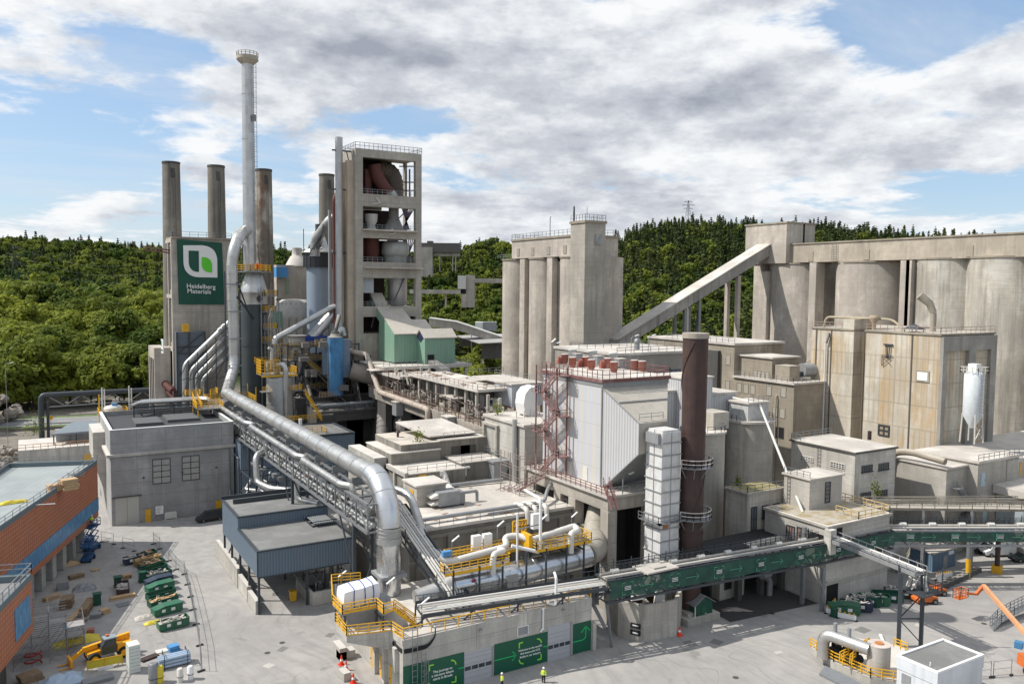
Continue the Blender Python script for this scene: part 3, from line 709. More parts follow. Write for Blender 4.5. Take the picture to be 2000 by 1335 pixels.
m=MB(); m.rail([(30.6,183,19.35),(36.,183,19.35),(36,189.5,19.35),(30.6,189.5,19.35)],1.2,1.,.09,closed=True,bars=3); m.rail([(29.6,190.5,21.2),(32.6,190.5,21.2),(32.6,193.5,21.2),(29.6,193.5,21.2)],1.2,.9,.09,closed=True,bars=3)
for x,y in((30.7,183.1),(35.9,183.1),(30.7,189.4)): m.bar((x,y,17.4),(x,y,19.3),.2)
m.stair((31.2,190.2,21.2),(31.2,184.5,19.3),1.,t=.09); m.build('railing',YEL,t)
t=T('blue_clad_hall','slate blue metal clad hall with flat grey roof behind the long silver duct','building',(35.5,165,0))
m=MB(); m.box(35.5,59,165,180,0,14.6); m.build('wall',BLUEC,t)
m=MB(); m.box(35.4,59.1,164.9,165.4,14.6,15.); m.box(35.4,59.1,179.6,180.1,14.6,15.); m.box(35.4,35.9,165.4,179.6,14.6,15.); m.box(58.6,59.1,165.4,179.6,14.6,15.); m.build('parapet',TRIM,t)
m=MB(); m.box(35.9,58.6,165.4,179.6,14.3,14.75); m.build('roof',ROOFG,t)
m=MB(); m.cyl(48.3,168,14.75,18.2,.35,n=12); m.build('roof_vent',WHT,t)
m=MB(); m.rail([(49.5,167,14.75),(53.6,167,14.75),(53.6,170.5,14.75),(49.5,170.5,14.75)],1.2,1.,.08,closed=True,bars=2); m.build('roof_railing',YEL,t)
m=MB(); m.tube([(35.2,166,11.5),(35.2,170,11.8)],.15,8); m.tube([(35.2,166,11.5),(35.2,166,1)],.15,8); m.build('downpipe',STEELG,t)
t=T('blue_canopy','stepped slate blue metal canopy on dark steel legs above the pump yard','canopy',(26.6,113.9,0))
xa,xb=26.6,40.6
m=MB(); m.box(xa,xb,113.9,126.2,5.3,8.85); m.box(xa,xb,126.2,137.8,5.3,10.65); m.build('cladding',BLUEC,t)
m=MB(); e=.12
m.box(xa-e,xb+e,113.9-e,114.2,8.85,9.05); m.box(xa-e,xa+.3,114.2,126.2,8.85,9.05); m.box(xb-.3,xb+e,114.2,126.2,8.85,9.05)
m.box(xa-e,xb+e,126.2-e,126.5,10.65,10.85); m.box(xa-e,xa+.3,126.5,137.8,10.65,10.85); m.box(xb-.3,xb+e,126.5,137.8,10.65,10.85); m.box(xa-e,xb+e,137.8,138.1,10.65,11.35)
m.box(xa+1,xb,134.2,134.5,10.8,11.5); m.box(xa-e,xa+.02,113.9-e,113.9,5.3,8.85); m.box(xa-.02,xb,113.82,113.9,5.15,5.3); m.build('trim',TRIM,t)
m=MB(); m.box(xa+.3,xb-.3,114.2,126.2,8.6,8.95); m.box(xa+.3,xb-.3,126.5,137.8,10.4,10.75); m.build('roof',ROOFG,t)
for (x,y) in((26.75,114.),(26.75,119.8),(26.75,125.6),(26.75,131.4),(26.75,137),(33.6,114.2),(40.3,114.2),(40.3,126),(33.6,126),(33.6,137)):
    m=MB(); m.bar((x,y,0),(x,y,5.3),.3); m.build('leg',STEEL,t)
m=MB()
for a,b_ in(((33.6,114.3,5.2),(36,114.3,2.2)),((33.6,114.3,2.),(31.5,114.3,5.2)),((26.8,131.4,5.),(26.8,135,2.4)),((26.8,125.6,5.),(26.8,129,2.4))): m.bar(a,b_,.16)
each(m,'brace',STEEL,t)
m=MB(); m.box(26.3,26.9,114.2,119,0,1.9); m.box(26.3,26.9,119.4,125.3,0,2.3); m.box(26.3,26.9,125.8,142,0,3.0); m.box(34.1,44.3,113.2,113.7,0,1.9); m.box(33.9,34.4,113.7,121,0,1.9)
m.build('yard_wall',CONP,None,'low pale concrete wall running under the blue canopy','wall',loc=(26.3,114,0))
t=T('pump_set','dark tangle of pumps and pipes standing under the blue canopy','pump set',(37,118,0))
m=MB(); rr_=random.Random(3)
for k in range(9): x=35.5+k*.62; y=115.2+rr_.random()*4; m.tube([(x,y,.4),(x,y,1.6+rr_.random()),(x+.5,y+1.2,2.4),(x+.5,y+3,2.4)],.14,8,bend=.3)
for k in range(4): m.tube([(35.2+1.3*k,116+k*.3,.7),(36.2+1.3*k,116+k*.3,.7)],.42,10)
m.build('pipework',SILD,t)
m=MB()
for x in(38.2,39.4): m.cyl(x,119,.2,4.6,.55,n=14)
m.build('tank',SIL,t)
m=MB(); m.box(34.6,41,115,121,.0,.25)
for x in(35,37,39,41): m.bar((x,121,0),(x,121,4.5),.15); 
for z in(2.,3.2,4.5): m.bar((35,121,z),(41,121,z),.15)
m.build('frame',STEEL,t)
wheelie(572,1172,YEL,'yellow wheelie bin under the blue canopy',s=1.2)
t=T('roof_cable_rack','dark rack of round pipe ends lying on the canopy roof under the duct','rack',(38,124,9))
m=MB(); 
for k in range(9): m.tube([(37.2+.35*k,121.5,9.45),(37.2+.35*k,126,9.45)],.15,8)
m.build('pipe',STEELG,t); m=MB(); 
for y in(121.8,123.8,125.8): m.bar((36.8,y,9.1),(40.6,y,9.1),.2)
m.bar((36.8,121.5,9.8),(40.6,121.5,9.8),.12); m.bar((36.8,121.5,9.0),(36.8,126,9.0),.2); m.build('frame',STEEL,t)
DX=38.6
t=T('pipe_bridge','dark steel truss bridge carrying pipes under the long silver duct','pipe bridge',(DX,150,0))
def tz(y): return np.interp(y,[95,195],[15.4,13.8])
m=MB()
for xo in(-2.6,-.2):
    x=DX+xo; ys=list(np.arange(96,196.5,4.18)); 
    for i,y in enumerate(ys):
        a=Vector((x,y,15.0)); m.bar(a,a+Vector((0,0,3.6)),.2)
        if i<len(ys)-1:
            c=Vector((x,ys[i+1],15.0)); m.bar(a,c,.34); m.bar(a+Vector((0,0,3.6)),c+Vector((0,0,3.6)),.3); m.bar(a+Vector((0,0,3.6)) if i%2 else a,c if i%2 else c+Vector((0,0,3.6)),.18)
        if xo<-1: m.bar(a,a+Vector((2.4,0,0)),.2); m.bar(a+Vector((0,0,3.6)),a+Vector((3.2,0,3.6)),.22); m.bar(a+Vector((0,0,1.9)),a+Vector((2.4,0,1.9)),.14)
for y in np.arange(98,196,8.36): m.box(DX-1.,DX+1.,y-.15,y+.15,18.6,19.7)
m.build('truss',STEELG,t)
for y in(101.,130.,160.,188.):
    for xo in(-2.6,-.2): m=MB(); m.bar((DX+xo,y,0),(DX+xo,y,15),.42); m.build('leg',STEEL,t)
m=MB()
for y in(101.,130.,160.): m.bar((DX-2.6,y,3),(DX-.2,y,9),.18); m.bar((DX-.2,y,9),(DX-2.6,y,15),.18); m.bar((DX-2.6,y,8),(DX-2.6,y+6,15),.2)
each(m,'brace',STEEL,t)
specs=[(-2.1,15.5,.20,SILD),(-1.5,15.55,.28,SILD),(-.9,15.5,.16,STEELG),(-2.2,17.1,.22,SIL),(-1.6,17.15,.3,SIL),(-.8,17.2,.2,SILD),(-1.2,16.4,.12,STEELW),(-.5,16.1,.14,STEELG)]
for k,(xo,z,r_,mt) in enumerate(specs):
    m=MB(); m.tube([(DX+xo,96.5+k*.5,z),(DX+xo,195,z)],r_,8,rings=3.0,ring_r=1.12); m.build('pipe',mt,t)
for (xo,y0,y1) in((-2.75,160,187),(-2.75,125,158),(-2.75,104,124)):
    m=MB(); m.tube([(DX+xo+.9,y1+1,19.2),(DX+xo-.2,y1-1,19.3),(DX+xo-.2,y0+1,19.3),(DX+xo+.9,y0-.5,19.3),(DX+xo+.9,y0-.5,17.6)],.46,12,bend=1.0,rings=2.4); m.build('expansion_pipe',SIL,t)
m=MB(); m.tube([(DX-2.,150,16.),(DX-4.2,148,15.4),(DX-4.2,147,10.8),(DX-3,142,10.6),(DX+1,138,10.6)],.55,12,bend=1.2,rings=1.6); m.tube([(DX-1.6,132,15),(DX-1.6,131,11.2),(DX+1.,128,10.8)],.5,12,bend=1.,rings=1.6)
m.tube([(DX-2.4,186,15),(DX-3.4,183,15),(DX-3.4,182,9)],.4,10,bend=.8,rings=2)
each(m,'drop_pipe',SIL,t)
m=MB()
rq=random.Random(8)
for k in range(60):
    y=rq.uniform(98,193); x=DX-rq.uniform(.3,2.4); z=rq.choice((15.9,17.5,18.2)); m.bc((x,y,z),rq.uniform(.2,.5),rq.uniform(.2,.9),rq.uniform(.15,.4))
each(m,'valve_gear',STEEL,t)
m=MB()
for y in(112,127,142.,170): m.bc((DX-.9,y,16.3),.5,.8,1.1)
each(m,'orange_box',plain('cable_tag_orange',(.75,.25,.02),.5),t)
t=T('pipe_manifold','tangle of silver pipes on dark frames between blue hall and canopy','pipework',(36,152,0))
m=MB()
for k in range(16):
    y=140+rq.random()*20; x=34.5+rq.random()*5; z=rq.uniform(3,10); m.tube([(x,y,0.2),(x,y,z),(x+rq.uniform(-2,2),y+rq.uniform(1,3),z),(x+rq.uniform(-2,2),y+rq.uniform(3,5),z+rq.uniform(-1,2))],rq.uniform(.12,.32),8,bend=.5)
m.build('pipework',SILD,t); m=MB()
for x in(34.,37.5,41): 
    for y in(140,146,152,158): m.bar((x,y,0),(x,y,11),.22)
for y in(140,146,152,158):
    for z in(3.5,7,10.8): m.bar((34,y,z),(41,y,z),.18)
for x in(34.,41):
    for z in(3.5,7,10.8): m.bar((x,140,z),(x,158,z),.18)
m.build('frame',STEEL,t); m=MB()
for k in range(12): m.bc((rq.uniform(34.5,40),rq.uniform(141,157),rq.choice((3.9,7.5,11.2))),rq.uniform(.5,1.6),rq.uniform(.5,1.6),rq.uniform(.5,1.))
each(m,'equipment_box',STEELG,t)
t=T('silver_duct','very long round silver duct bending down through an elbow into a tapered stack','duct',(DX,95,7))
zc=21.2
m=MB(); m.tube([(DX,193,zc),(DX,101,zc)],1.28,26,rings=5.1,ring_r=1.045,ring_w=.22); m.build('straight_duct',SIL,t)
pth=[(DX,101-.01,zc)]
for k in range(1,7):
    a=math.pi/2*k/6; pth.append((DX,101-5.6*math.sin(a),zc-5.6*(1-math.cos(a))))
m=MB(); m.tube(pth,1.5,26,rings=2.2,ring_r=1.03,ring_w=.14); m.build('elbow',SILB,t)
yy=101-5.6; zb=zc-5.6
m=MB(); m.tube([(DX,yy,zb),(DX,yy,zb-1.2)],1.5,26,rings=.5,ring_r=1.05,ring_w=.14); m.tube([(DX,yy,zb-1.2),(DX,yy,zb-2.)],1.66,26); m.build('collar',SILD,t)
m=MB(); m.tube([(DX,yy,zb-2.),(DX,yy,zb-4),(DX,yy,11.4),(DX,yy,7.1)],[1.5,1.62,1.62,1.5],26); 
m.ext([(DX-1.45,yy-1.7,13.6),(DX+.2,yy-1.72,13.6),(DX-.6,yy-1.66,8.6)],(0,.3,0)); m.build('down_duct',SILB,t)
m=MB(); m.bc((DX,yy,9.6),3.5,3.5,.4,0); m.build('flange',GREYM,t)
t=T('duct_head_platform','yellow railed platform round the start of the long duct below the dark tower','platform',(DX,193,17.5))
m=MB(); m.box(DX-4,DX+6,190.5,199,19.0,19.25); m.build('deck',STEELG,t)
m=MB(); m.rail([(DX-4,190.6,19.25),(DX-1.6,190.6,19.25)],1.2,.8,.1,bars=3); m.rail([(DX-4,190.6,19.25),(DX-4,199,19.25),(DX+6,199,19.25),(DX+6,190.6,19.25),(DX+1.7,190.6,19.25)],1.2,.9,.1,bars=3)
m.rail([(DX-4.2,189,21.6),(DX-2.6,189,21.6),(DX-2.6,192,21.6)],1.2,.7,.1,bars=3)
for x in(DX-4,DX+6):
    for y in(190.6,199): m.bar((x,y,19),(x,y,22.5),.16)
m.build('railing',YEL,t)
for x in(DX-4,DX+6):
    for y in(190.6,199): m=MB(); m.bar((x,y,0),(x,y,19),.35); m.build('leg',STEEL,t)
m=MB(); m.rail([(DX+1.9,188,18.9),(DX+1.9,172,18.9)],1.2,1.2,.08,bars=3); m.build('walkway_railing',YEL,t)
t=T('sloping_pipe_rack','sloping rack of thin white pipes beside the tapered duct','pipe rack',(41,90,7))
a0=Vector((DX+1.4,99.5,17.4)); a1=Vector((DX+4.4,87.2,9.0))
for k in range(6):
    o_=Vector((.42*k,.12*k,0)); m=MB(); m.tube([a0+Vector((0,3,0))+o_,a0+o_,a1+o_,a1+o_+Vector((0,-.6,-1.2))],.13 if k%2 else .17,8,bend=.3); m.build('pipe',STEELW if k!=3 else SILD,t)
m=MB()
for s_ in(-.5,2.6): 
    o_=Vector((s_,0,-.35)); m.bar(a0+o_,a1+o_,.14,.34); m.bar(a0+o_+Vector((0,0,-1)),a1+o_+Vector((0,0,-1)),.14)
for i in range(9):
    c=a0.lerp(a1,i/8); m.bar(c+Vector((-.5,0,-.35)),c+Vector((2.6,0,-.35)),.12); m.bar(c+Vector((-.5,0,-1.35)),c+Vector((-.5,0,.9 if i%2 else -.3)),.1)
m.bar(a1+Vector((-.5,0,-.4)),Vector((a1.x-.5,a1.y,7)),.25); m.bar(a1+Vector((2.6,0,-.4)),Vector((a1.x+2.6,a1.y,7)),.25); m.build('frame',STEEL,t)
m=MB(); m.tube([a0+Vector((2.,4,1)),a0+Vector((3.2,0,1)),a0+Vector((3.6,-5,-5)),a0+Vector((4.6,-7.4,-5.6)),a0+Vector((5.,-8,-7.5)),a0+Vector((5.8,-9.5,-8.)),a0+Vector((9,-9.5,-7.8))],.55,12,bend=1.6,rings=1.5); m.build('insulated_pipe',SIL,t)
GX,GY=34.8,82.; GZ=7.0
W=lambda px,py:(lambda q:(q.x,q.z))(at(px,py,Y=GY))
t=T('gate_house','low concrete gate house with green printed boards between its garage doors','building',(GX,GY,0))
m=MB(); m.prism([(GX,GY),(60.6,GY),(60.6,98),(GX,98)],0,GZ-.15); m.build('wall',CONP,t)
m=MB(); m.prism([(GX+.2,GY+.2),(60.4,GY+.2),(60.4,97.8),(GX+.2,97.8)],GZ-.15,GZ); m.build('roof',ROOFD,t)
m=MB(); m.box(50.5,50.9,GY-.06,GY,3.9,GZ-.2); m.box(60.6,61.1,GY-.4,GY+.3,0,3.6); each(m,'wall_strip',CONP,t)
dk=[tuple(at(656,1214,z=GZ)[:2]),tuple(at(677,1241,z=GZ)[:2]),tuple(at(764,1231,z=GZ)[:2]),(GX-.05,GY-.02),(GX-.05,94),tuple(at(690,1196,z=GZ)[:2])]
m=MB(); m.prism(dk,GZ-.75,GZ-.02); m.build('overhanging_deck',CONP,t)
c1,c2,c3=[Vector((p[0],p[1],GZ-.76)) for p in(dk[1],dk[2],dk[5])]
m=MB(); m.add([Vector((dk[1][0],dk[1][1],GZ-.77)),Vector((dk[2][0],dk[2][1],GZ-.77)),Vector((GX,84,GZ-.77)),Vector((GX,90.5,GZ-.77)),Vector((dk[0][0],dk[0][1],GZ-.77)),Vector((GX-.05,84.6,4.7)),Vector((GX-.05,89.5,5.0))],[(0,4,3,2,1),(0,5,6,4),(0,1,5),(1,2,5),(4,6,3),(2,3,6,5)]); m.build('bracket',CONP,t)
for y in(84.6,87.5,90.6): doorY(t,y,y+1.1,2.6,GX-.0,YEL,axis='X')
m=MB(); 
for y0 in(83.2,86.4,89.3): m.box(GX-.5,GX,y0,y0+.7,0,5.5)
each(m,'buttress',CONP,t)
def panel(x0,x1,z0,z1,nm,mt,y=GY,out=.06): m=MB(); m.box(x0,x1,y-out,y+.02,z0,z1); return m.build(nm,mt,t)
xs=[W(787,1300)[0]+.02,W(906,1290)[0],W(965,1290)[0],W(1069,1250)[0],W(1115,1240)[0],W(1119,1240)[0],W(1158,1220)[0]]
b1=panel(xs[0],xs[1],.1,3.85,'green_board',SIGNG); b2=panel(xs[2],xs[3],.1,3.85,'green_board',SIGNG); b3=panel(xs[5],60.5,.1,3.95,'green_board',SIGNG)
for k,(x0,x1,z1) in enumerate(((xs[1]+.05,xs[2]-.3,3.7),(xs[3]+.05,xs[4]-.1,4.35))):
    g=panel(x0,x1,0,z1,'garage_door',GARAGE,out=.03); m=MB(); n=4 if k==0 else 4
    for i in range(n):
        a=x0+(x1-x0)*(i+.08)/n; c=x0+(x1-x0)*(i+.92)/n; m.box(a,c,GY-.06,GY,1.55,2.0)
    each(m,'window',GLS,g); m=MB()
    for z in(.6,1.2,2.3,2.9,3.4): m.box(x0,x1,GY-.045,GY,z,z+.03)
    m.box(x1,x1+.22,GY-.12,GY,0,z1); m.build('door_frame',GREYM,g)
def strip(b_,pts,w,mt,close=False,nm='arrow'):   # flat painted line on the board
    m=MB()
    for (a,c) in zip(pts,pts[1:]):
        A=Vector((a[0],GY-.075,a[1]));C=Vector((c[0],GY-.075,c[1])); m.bar(A,C,.02,w) if abs(A.x-C.x)<1e-6 else m.add([A+Vector((0,0,w/2)),A-Vector((0,0,w/2)),C-Vector((0,0,w/2)),C+Vector((0,0,w/2))] if abs(C.x-A.x)>abs(C.z-A.z) else [A-Vector((w/2,0,0)),A+Vector((w/2,0,0)),C+Vector((w/2,0,0)),C-Vector((w/2,0,0))],[(0,1,2,3)])
    m.build(nm,mt,b_)
def vbar(b_,x,z0,z1,w,mt,nm='bracket_mark'): m=MB(); m.box(x-w/2,x+w/2,GY-.08,GY-.06,z0,z1); return m
def motif(b_,cx,cz,w,h,s=1.):
    m=MB(); y0,y1=GY-.08,GY-.06; t_=.16*s; l=.62*s; x0,x1=cx-w/2,cx+w/2; z0,z1=cz-h/2,cz+h/2
    m.box(x0,x0+t_,y0,y1,z1-l-.1,z1); m.box(x0+t_,x0+l,y0,y1,z1-t_,z1); m.box(x1-t_,x1,y0,y1,z0,z0+l+.1); m.box(x1-l,x1-t_,y0,y1,z0,z0+t_)
    for sx,sz in((1,1),(-1,-1)):
        k=8; pts=[]
        for ro in(l*1.15,l*1.15-t_):
            row=[(cx+sx*(w/2-l*1.15+ro*math.sin(a)),cz+sz*(h/2-l*1.15+ro*math.cos(a))) for a in np.linspace(0,math.pi/2,k)]; pts.append(row)
        o_,i_=pts
        for j in range(k-1): m.add([(o_[j][0],y0,o_[j][1]),(o_[j+1][0],y0,o_[j+1][1]),(i_[j+1][0],y0,i_[j+1][1]),(i_[j][0],y0,i_[j][1])],[(0,1,2,3)])
    each(m,'bracket_mark',LIME,b_)
def arrow(b_,x0,x1,z,hl=.55,w=.12):
    m=MB(); y0,y1=GY-.08,GY-.06; m.box(x0,x1,y0,y1,z-w/2,z+w/2)
    for s_ in(-1,1): m.ext([(x1+.06,y0,z),(x1-.06,y0,z),(x1-hl-.06,y0,z+s_*hl),(x1-hl+.1,y0,z+s_*(hl+.02))],(0,.02,0))
    m.build('arrow_mark',LIMG,b_)
mx=(xs[0]+xs[1])/2+1.05; motif(b1,mx,1.95,3.5,2.8); arrow(b1,xs[0],xs[0]+2.7,1.05)
for j,s_ in enumerate(('The journey to','a net-zero future','starts in Brevik')): text(s_,b1,(mx,GY-.075,2.38-.42*j),(1,0,0),(0,0,1),.40,WHT,bold=.006)
m=MB(); m.box(xs[1]-.75,xs[1],GY-.08,GY-.06,2.0,2.12); m.build('arrow_mark',LIMG,b1)
mx=(xs[2]+xs[3])/2+1.25; motif(b2,mx,1.95,3.3,2.8); arrow(b2,xs[2],xs[2]+3.0,1.9)
for j,s_ in enumerate(("Welcome to the world's",'first large-scale CCS','facility in our industry')): text(s_,b2,(mx,GY-.075,2.32-.42*j),(1,0,0),(0,0,1),.34,WHT,bold=.006)
m=MB(); m.box(xs[3]-.6,xs[3],GY-.08,GY-.06,2.0,2.12); m.build('arrow_mark',LIMG,b2)
m=MB(); x0=xs[5]+.02; xa=x0+1.9; m.box(x0,xa-.5,GY-.08,GY-.06,1.6,1.74); m.box(xa-.07,xa+.07,GY-.08,GY-.06,2.1,3.3)
m.ext([(xa-.5,GY-.08,1.74),(xa-.5,GY-.08,1.6),(xa-.1,GY-.08,1.75),(xa+.07,GY-.08,2.1),(xa-.07,GY-.08,2.1),(xa-.2,GY-.08,1.84)],(0,.02,0))
for s_ in(-1,1): m.ext([(xa,GY-.08,3.42),(xa,GY-.08,3.22),(xa+s_*.66,GY-.08,2.6),(xa+s_*.74,GY-.08,2.72)],(0,.02,0))
m.build('arrow_mark',LIMG,b3)
q0=W(1010,1240); q1=W(1032,1215); m=MB(); m.box(q0[0],q1[0],GY-.09,GY,4.15,5.3); l_=m.build('louvre',WHT,t); m=MB()
for k in range(7): m.box(q0[0]+.1,q1[0]-.1,GY-.12,GY-.085,4.25+.14*k,4.33+.14*k)
m.box(q0[0]+.1,q1[0]-.1,GY-.1,GY-.085,4.2,5.22); m.build('slats',GREYM,l_)
m=MB()
for px,py in((938,1228),(1099,1189)): x,z=W(px,py); m.box(x-.2,x+.2,GY-.3,GY,z-.08,z+.06)
each(m,'wall_lamp',GREYM,t)
m=MB(); x,z=W(1060,1170); m.tube([(x,GY-.15,6.9),(x,GY-.15,4.3)],.13,8); m.tube([(x,GY-.15,4.5),(x-.4,GY-.2,4.1)],.12,8); x2=W(1082,1120)[0]; m.tube([(x2-.7,GY+.3,7.3),(x2,GY-.5,7.2),(x2,GY-.5,10.6),(x2+.2,GY+.2,11.0)],.17,10,bend=.3); each(m,'white_pipe',WHT,t)
m=MB(); xl=W(808,1300)[0]; m.ladder((xl,GY-.35,1.6),(xl,GY-.35,8.2),.6,cage=False); m.ladder((xl+1.05,GY-.4,.2),(xl+1.05,GY-.4,5.2),.55,cage=True); m.box(xl-.5,xl+.9,GY-1.2,GY-.1,1.5,1.58); m.build('ladder',STEELG,t)
m=MB(); 
for k in range(4): m.tube([(GX-.12,92-.5*k,5.6+.12*k),(GX-.12,GY-.1,5.4+.12*k),(GX+3.,GY-.12,5.4+.12*k),(GX+3.9,GY-.12,6.5),(GX+4.,GY+.1,7.4)],.07,6,bend=.8)
m.build('cable_bundle',BLK,t)
YR=YEL
m=MB(); m.rail([(60.5,GY+.1,GZ),(GX+.1,GY+.1,GZ)],1.15,1.7,.1,bars=1); m.build('front_railing',YR,t)
m=MB(); d3=[Vector((p[0],p[1],GZ)) for p in dk]; m.rail([d3[4],d3[5],d3[0],d3[1],d3[2],Vector((GX+.1,GY+.1,GZ))],1.15,1.4,.09,bars=3,toe=.12); m.build('deck_railing',YR,t)
PZ=9.0
pp=[at(x,y,z=PZ) for x,y in((649.5,1179),(668.6,1199),(735.5,1186),(749,1198),(768,1192.7))]
pb=[Vector((36.4,89.6,PZ)),Vector((35.,96.,PZ)),Vector((31.6,97,PZ))]
t=T('upper_platform','yellow railed steel platform with stair above the gate house roof corner','platform',(33,90,GZ))
m=MB(); m.prism([tuple(p[:2]) for p in pp+pb],PZ-.2,PZ); m.build('deck',STEELG,t)
m=MB(); m.rail([pb[2]]+pp[:5],1.15,1.1,.1,bars=3,toe=.22); m.rail([pb[2],pb[1]],1.15,1.1,.1,bars=3); s0=pp[4]; s1=at(808,1221,z=GZ); m.stair(s0+Vector((.3,.3,0)),s1+Vector((.3,.3,0)),.9,t=.1); m.build('railing',YR,t)
m=MB()
for p in pp[:4]+pb: q=p*.93+Vector((34.5,89,PZ))*.07; m.bar((q.x,q.y,GZ),(q.x,q.y,PZ-.2),.2)
each(m,'leg',STEEL,t)
m=MB(); m.prism([tuple((p*.8+Vector((34,91.5,PZ))*.2)[:2]) for p in(pp[0],pp[1],pp[2])]+[(35,94),(33,95)],GZ,PZ-.25); m.build('plant_box',GREYM,t)
bz=PZ+.05; A=at(673,1192,z=bz);B=at(740,1171,z=bz);C=at(660,1176,z=bz); D=B+(C-A)
t=T('wrapped_unit','white shrink wrapped machine strapped with dark blue bands on the yellow platform','wrapped machine',A)
m=MB(); P=[A,B,D,C]; n=9
def rowz(f_): return [p+Vector((0,0,f_)) for p in P]
cen=(A+B+C+D)/4; vs=[];fs=[]
NX,NY,NZ=8,5,4
def bl(u,v,w_): 
    p=A+(B-A)*u+(C-A)*v; b_=.13*math.sin(math.pi*w_)*(1+.25*math.sin(7*u+3*v)); k=(p-cen); k.z=0; k=k.normalized() if k.length>0 else k; top=2.15-(.12 if (u in(0,1) or v in(0,1)) else 0)*w_; return p+k*b_+Vector((0,0,top*w_+.04*math.sin(9*u+5*v)*w_))
def face(fn,a,b_):
    o=len(vs)
    for i in range(a+1):
        for j in range(b_+1): vs.append(fn(i/a,j/b_))
    for i in range(a):
        for j in range(b_): q=o+i*(b_+1)+j; fs.append((q,q+1,q+b_+2,q+b_+1))
face(lambda u,w_:bl(u,0,w_),NX,NZ); face(lambda u,w_:bl(u,1,w_),NX,NZ); face(lambda v,w_:bl(0,v,w_),NY,NZ); face(lambda v,w_:bl(1,v,w_),NY,NZ); face(lambda u,v:bl(u,v,1),NX,NY)
m.add(vs,fs,0,True); m.build('wrapping',plain('white_shrink_wrap',(.78,.79,.82),.32,0,.05),t)
for u in(.28,.58,.82):
    m=MB(); e=(B-A).normalized()*.06; out=(A-C).normalized()*.17
    for j in range(4): 
        w0,w1=j/4,(j+1)/4; a=bl(u,0,w0)+out*.3; c=bl(u,0,w1)+out*.3; m.add([a-e,a+e,c+e,c-e],[(0,1,2,3)])
    for j in range(4):
        a=bl(u,j/4,1)+Vector((0,0,.05)); c=bl(u,(j+1)/4,1)+Vector((0,0,.05)); m.add([a-e,a+e,c+e,c-e],[(0,1,2,3)])
    m.build('strap',BLUR,t)
def floodlamp(p,q,lab,grp='tube lamps over the gate house roof'):
    p=Vector(p);q=Vector(q); o=T('tube_lamp',lab,'lamp',p,grp); m=MB(); m.bar(p,q,.09); m.build('pole',STEELG,o); d_=Vector((q.x-.0,q.y-.2,0)); m=MB(); m.bar(q,q+Vector((1.1,.2,.55)),.22,.12); m.build('lamp_head',WHT,o)
floodlamp(at(661,1150,z=PZ),at(661,1132,z=PZ)+Vector((0,0,.4)),'tube lamp on a bent pole left of the white wrapped machine')
floodlamp((35.3,88,PZ),(35.3,88,11.2),'tube lamp right of the white wrapped machine')
floodlamp((38.4,84.6,GZ),(38.2,84.6,9.4),'tube lamp beside the foot of the yellow stair')
HZ=8.95; HY=89.2
t=T('silver_vessel','long polished silver vessel lying on dark frames behind the gate house pipes','vessel',(50,HY,GZ))
m=MB(); m.tube([(39.5,HY,8.3),(42.2,HY,8.6),(44.3,HY,HZ)],[1.0,1.1,1.62],24,rings=0); m.build('inlet_cone',SILD,t)
m=MB(); m.tube([(44.3,HY,HZ),(51.2,HY,HZ)],1.62,30,rings=3.4,ring_r=1.012,ring_w=.1); m.tube([(51.2,HY,HZ),(53.,HY,HZ)],1.66,30); m.tube([(53.,HY,HZ),(65.,HY,HZ+.5)],1.55,30,rings=3.,ring_r=1.02,ring_w=.1); m.build('shell',SILB,t)
m=MB(); m.box(51.3,52.9,HY-1.85,HY-.5,GZ,9.6); m.build('access_box',SILD,t)
m=MB(); m.tube([(65.,HY,HZ+.5),(67.4,HY+1.2,HZ+.6),(70.3,HY+5.6,10.),(73.4,HY+8.6,12.6),(76,HY+10.6,15.6)],[1.55,1.65,1.75,1.75,1.75],24,bend=2.,rings=3.,ring_r=1.02); m.build('dusty_bend',paint('beige_duct',(.42,.39,.33),.55,.1,.3),t)
q=at(926,1133,Y=HY-1.66); m=MB()
m.tube([(q.x,q.y,q.z+.25),(q.x,q.y,q.z-.25)],.03,6); 
for s_ in(-1,0,1):
    m.bc((q.x+.18*s_,q.y,q.z+.1),.14,.03,.2); m.bc((q.x+.09*s_,q.y,q.z-.12),.12,.03,.2)
mk=m.build('emblem',plain('emblem_red',(.35,.02,.04),.5),t)
m=MB(); m.box(q.x+.5,q.x+2.6,q.y-.02,q.y+.02,q.z+.02,q.z+.09); m.build('emblem_line',GREYM,t)
t=T('vessel_walkway','yellow walkways and white lagged pipes mounted above the long silver vessel','walkway',(50,HY,GZ))
m=MB()
for x in(43.6,47.2,50.5,54.,57.,60.2,63.): 
    for y in(HY-2.,HY+2.1): m.bar((x,y,GZ if x<61 else 0),(x,y,11.6 if x<52 else 12.3),.2)
    m.bar((x,HY-2,11.2),(x,HY+2.1,11.2),.18)
each(m,'leg',STEEL,t)
for (x0,x1,z,y0,y1) in((42.4,51.6,11.3,HY-2.,HY-.9),(55.5,64.2,12.2,HY-2.,HY+2.2),(44.5,64.2,11.6,HY+1.3,HY+2.6)):
    m=MB(); m.box(x0,x1,y0,y1,z,z+.08); dkk=m.build('deck',STEELG,t)
    m=MB(); m.box(x0,x1,y0-.1,y0,z-.25,z+.12); m.rail([(x0,y1,z),(x0,y0,z),(x1,y0,z),(x1,y1,z)],1.15,1.15,.085,bars=3); 
    if y0>HY: m.rail([(x0,y1,z),(x1,y1,z)],1.15,1.15,.085,bars=3)
    m.build('railing',YEL,dkk)
m=MB(); m.box(55.,55.5,HY-1,HY+1,12.2,14.); m.rail([(54.6,HY+2.4,12.8),(56.6,HY+2.4,12.8)],2.2,.5,.2,bars=3); each(m,'lifting_frame',YEL,t)
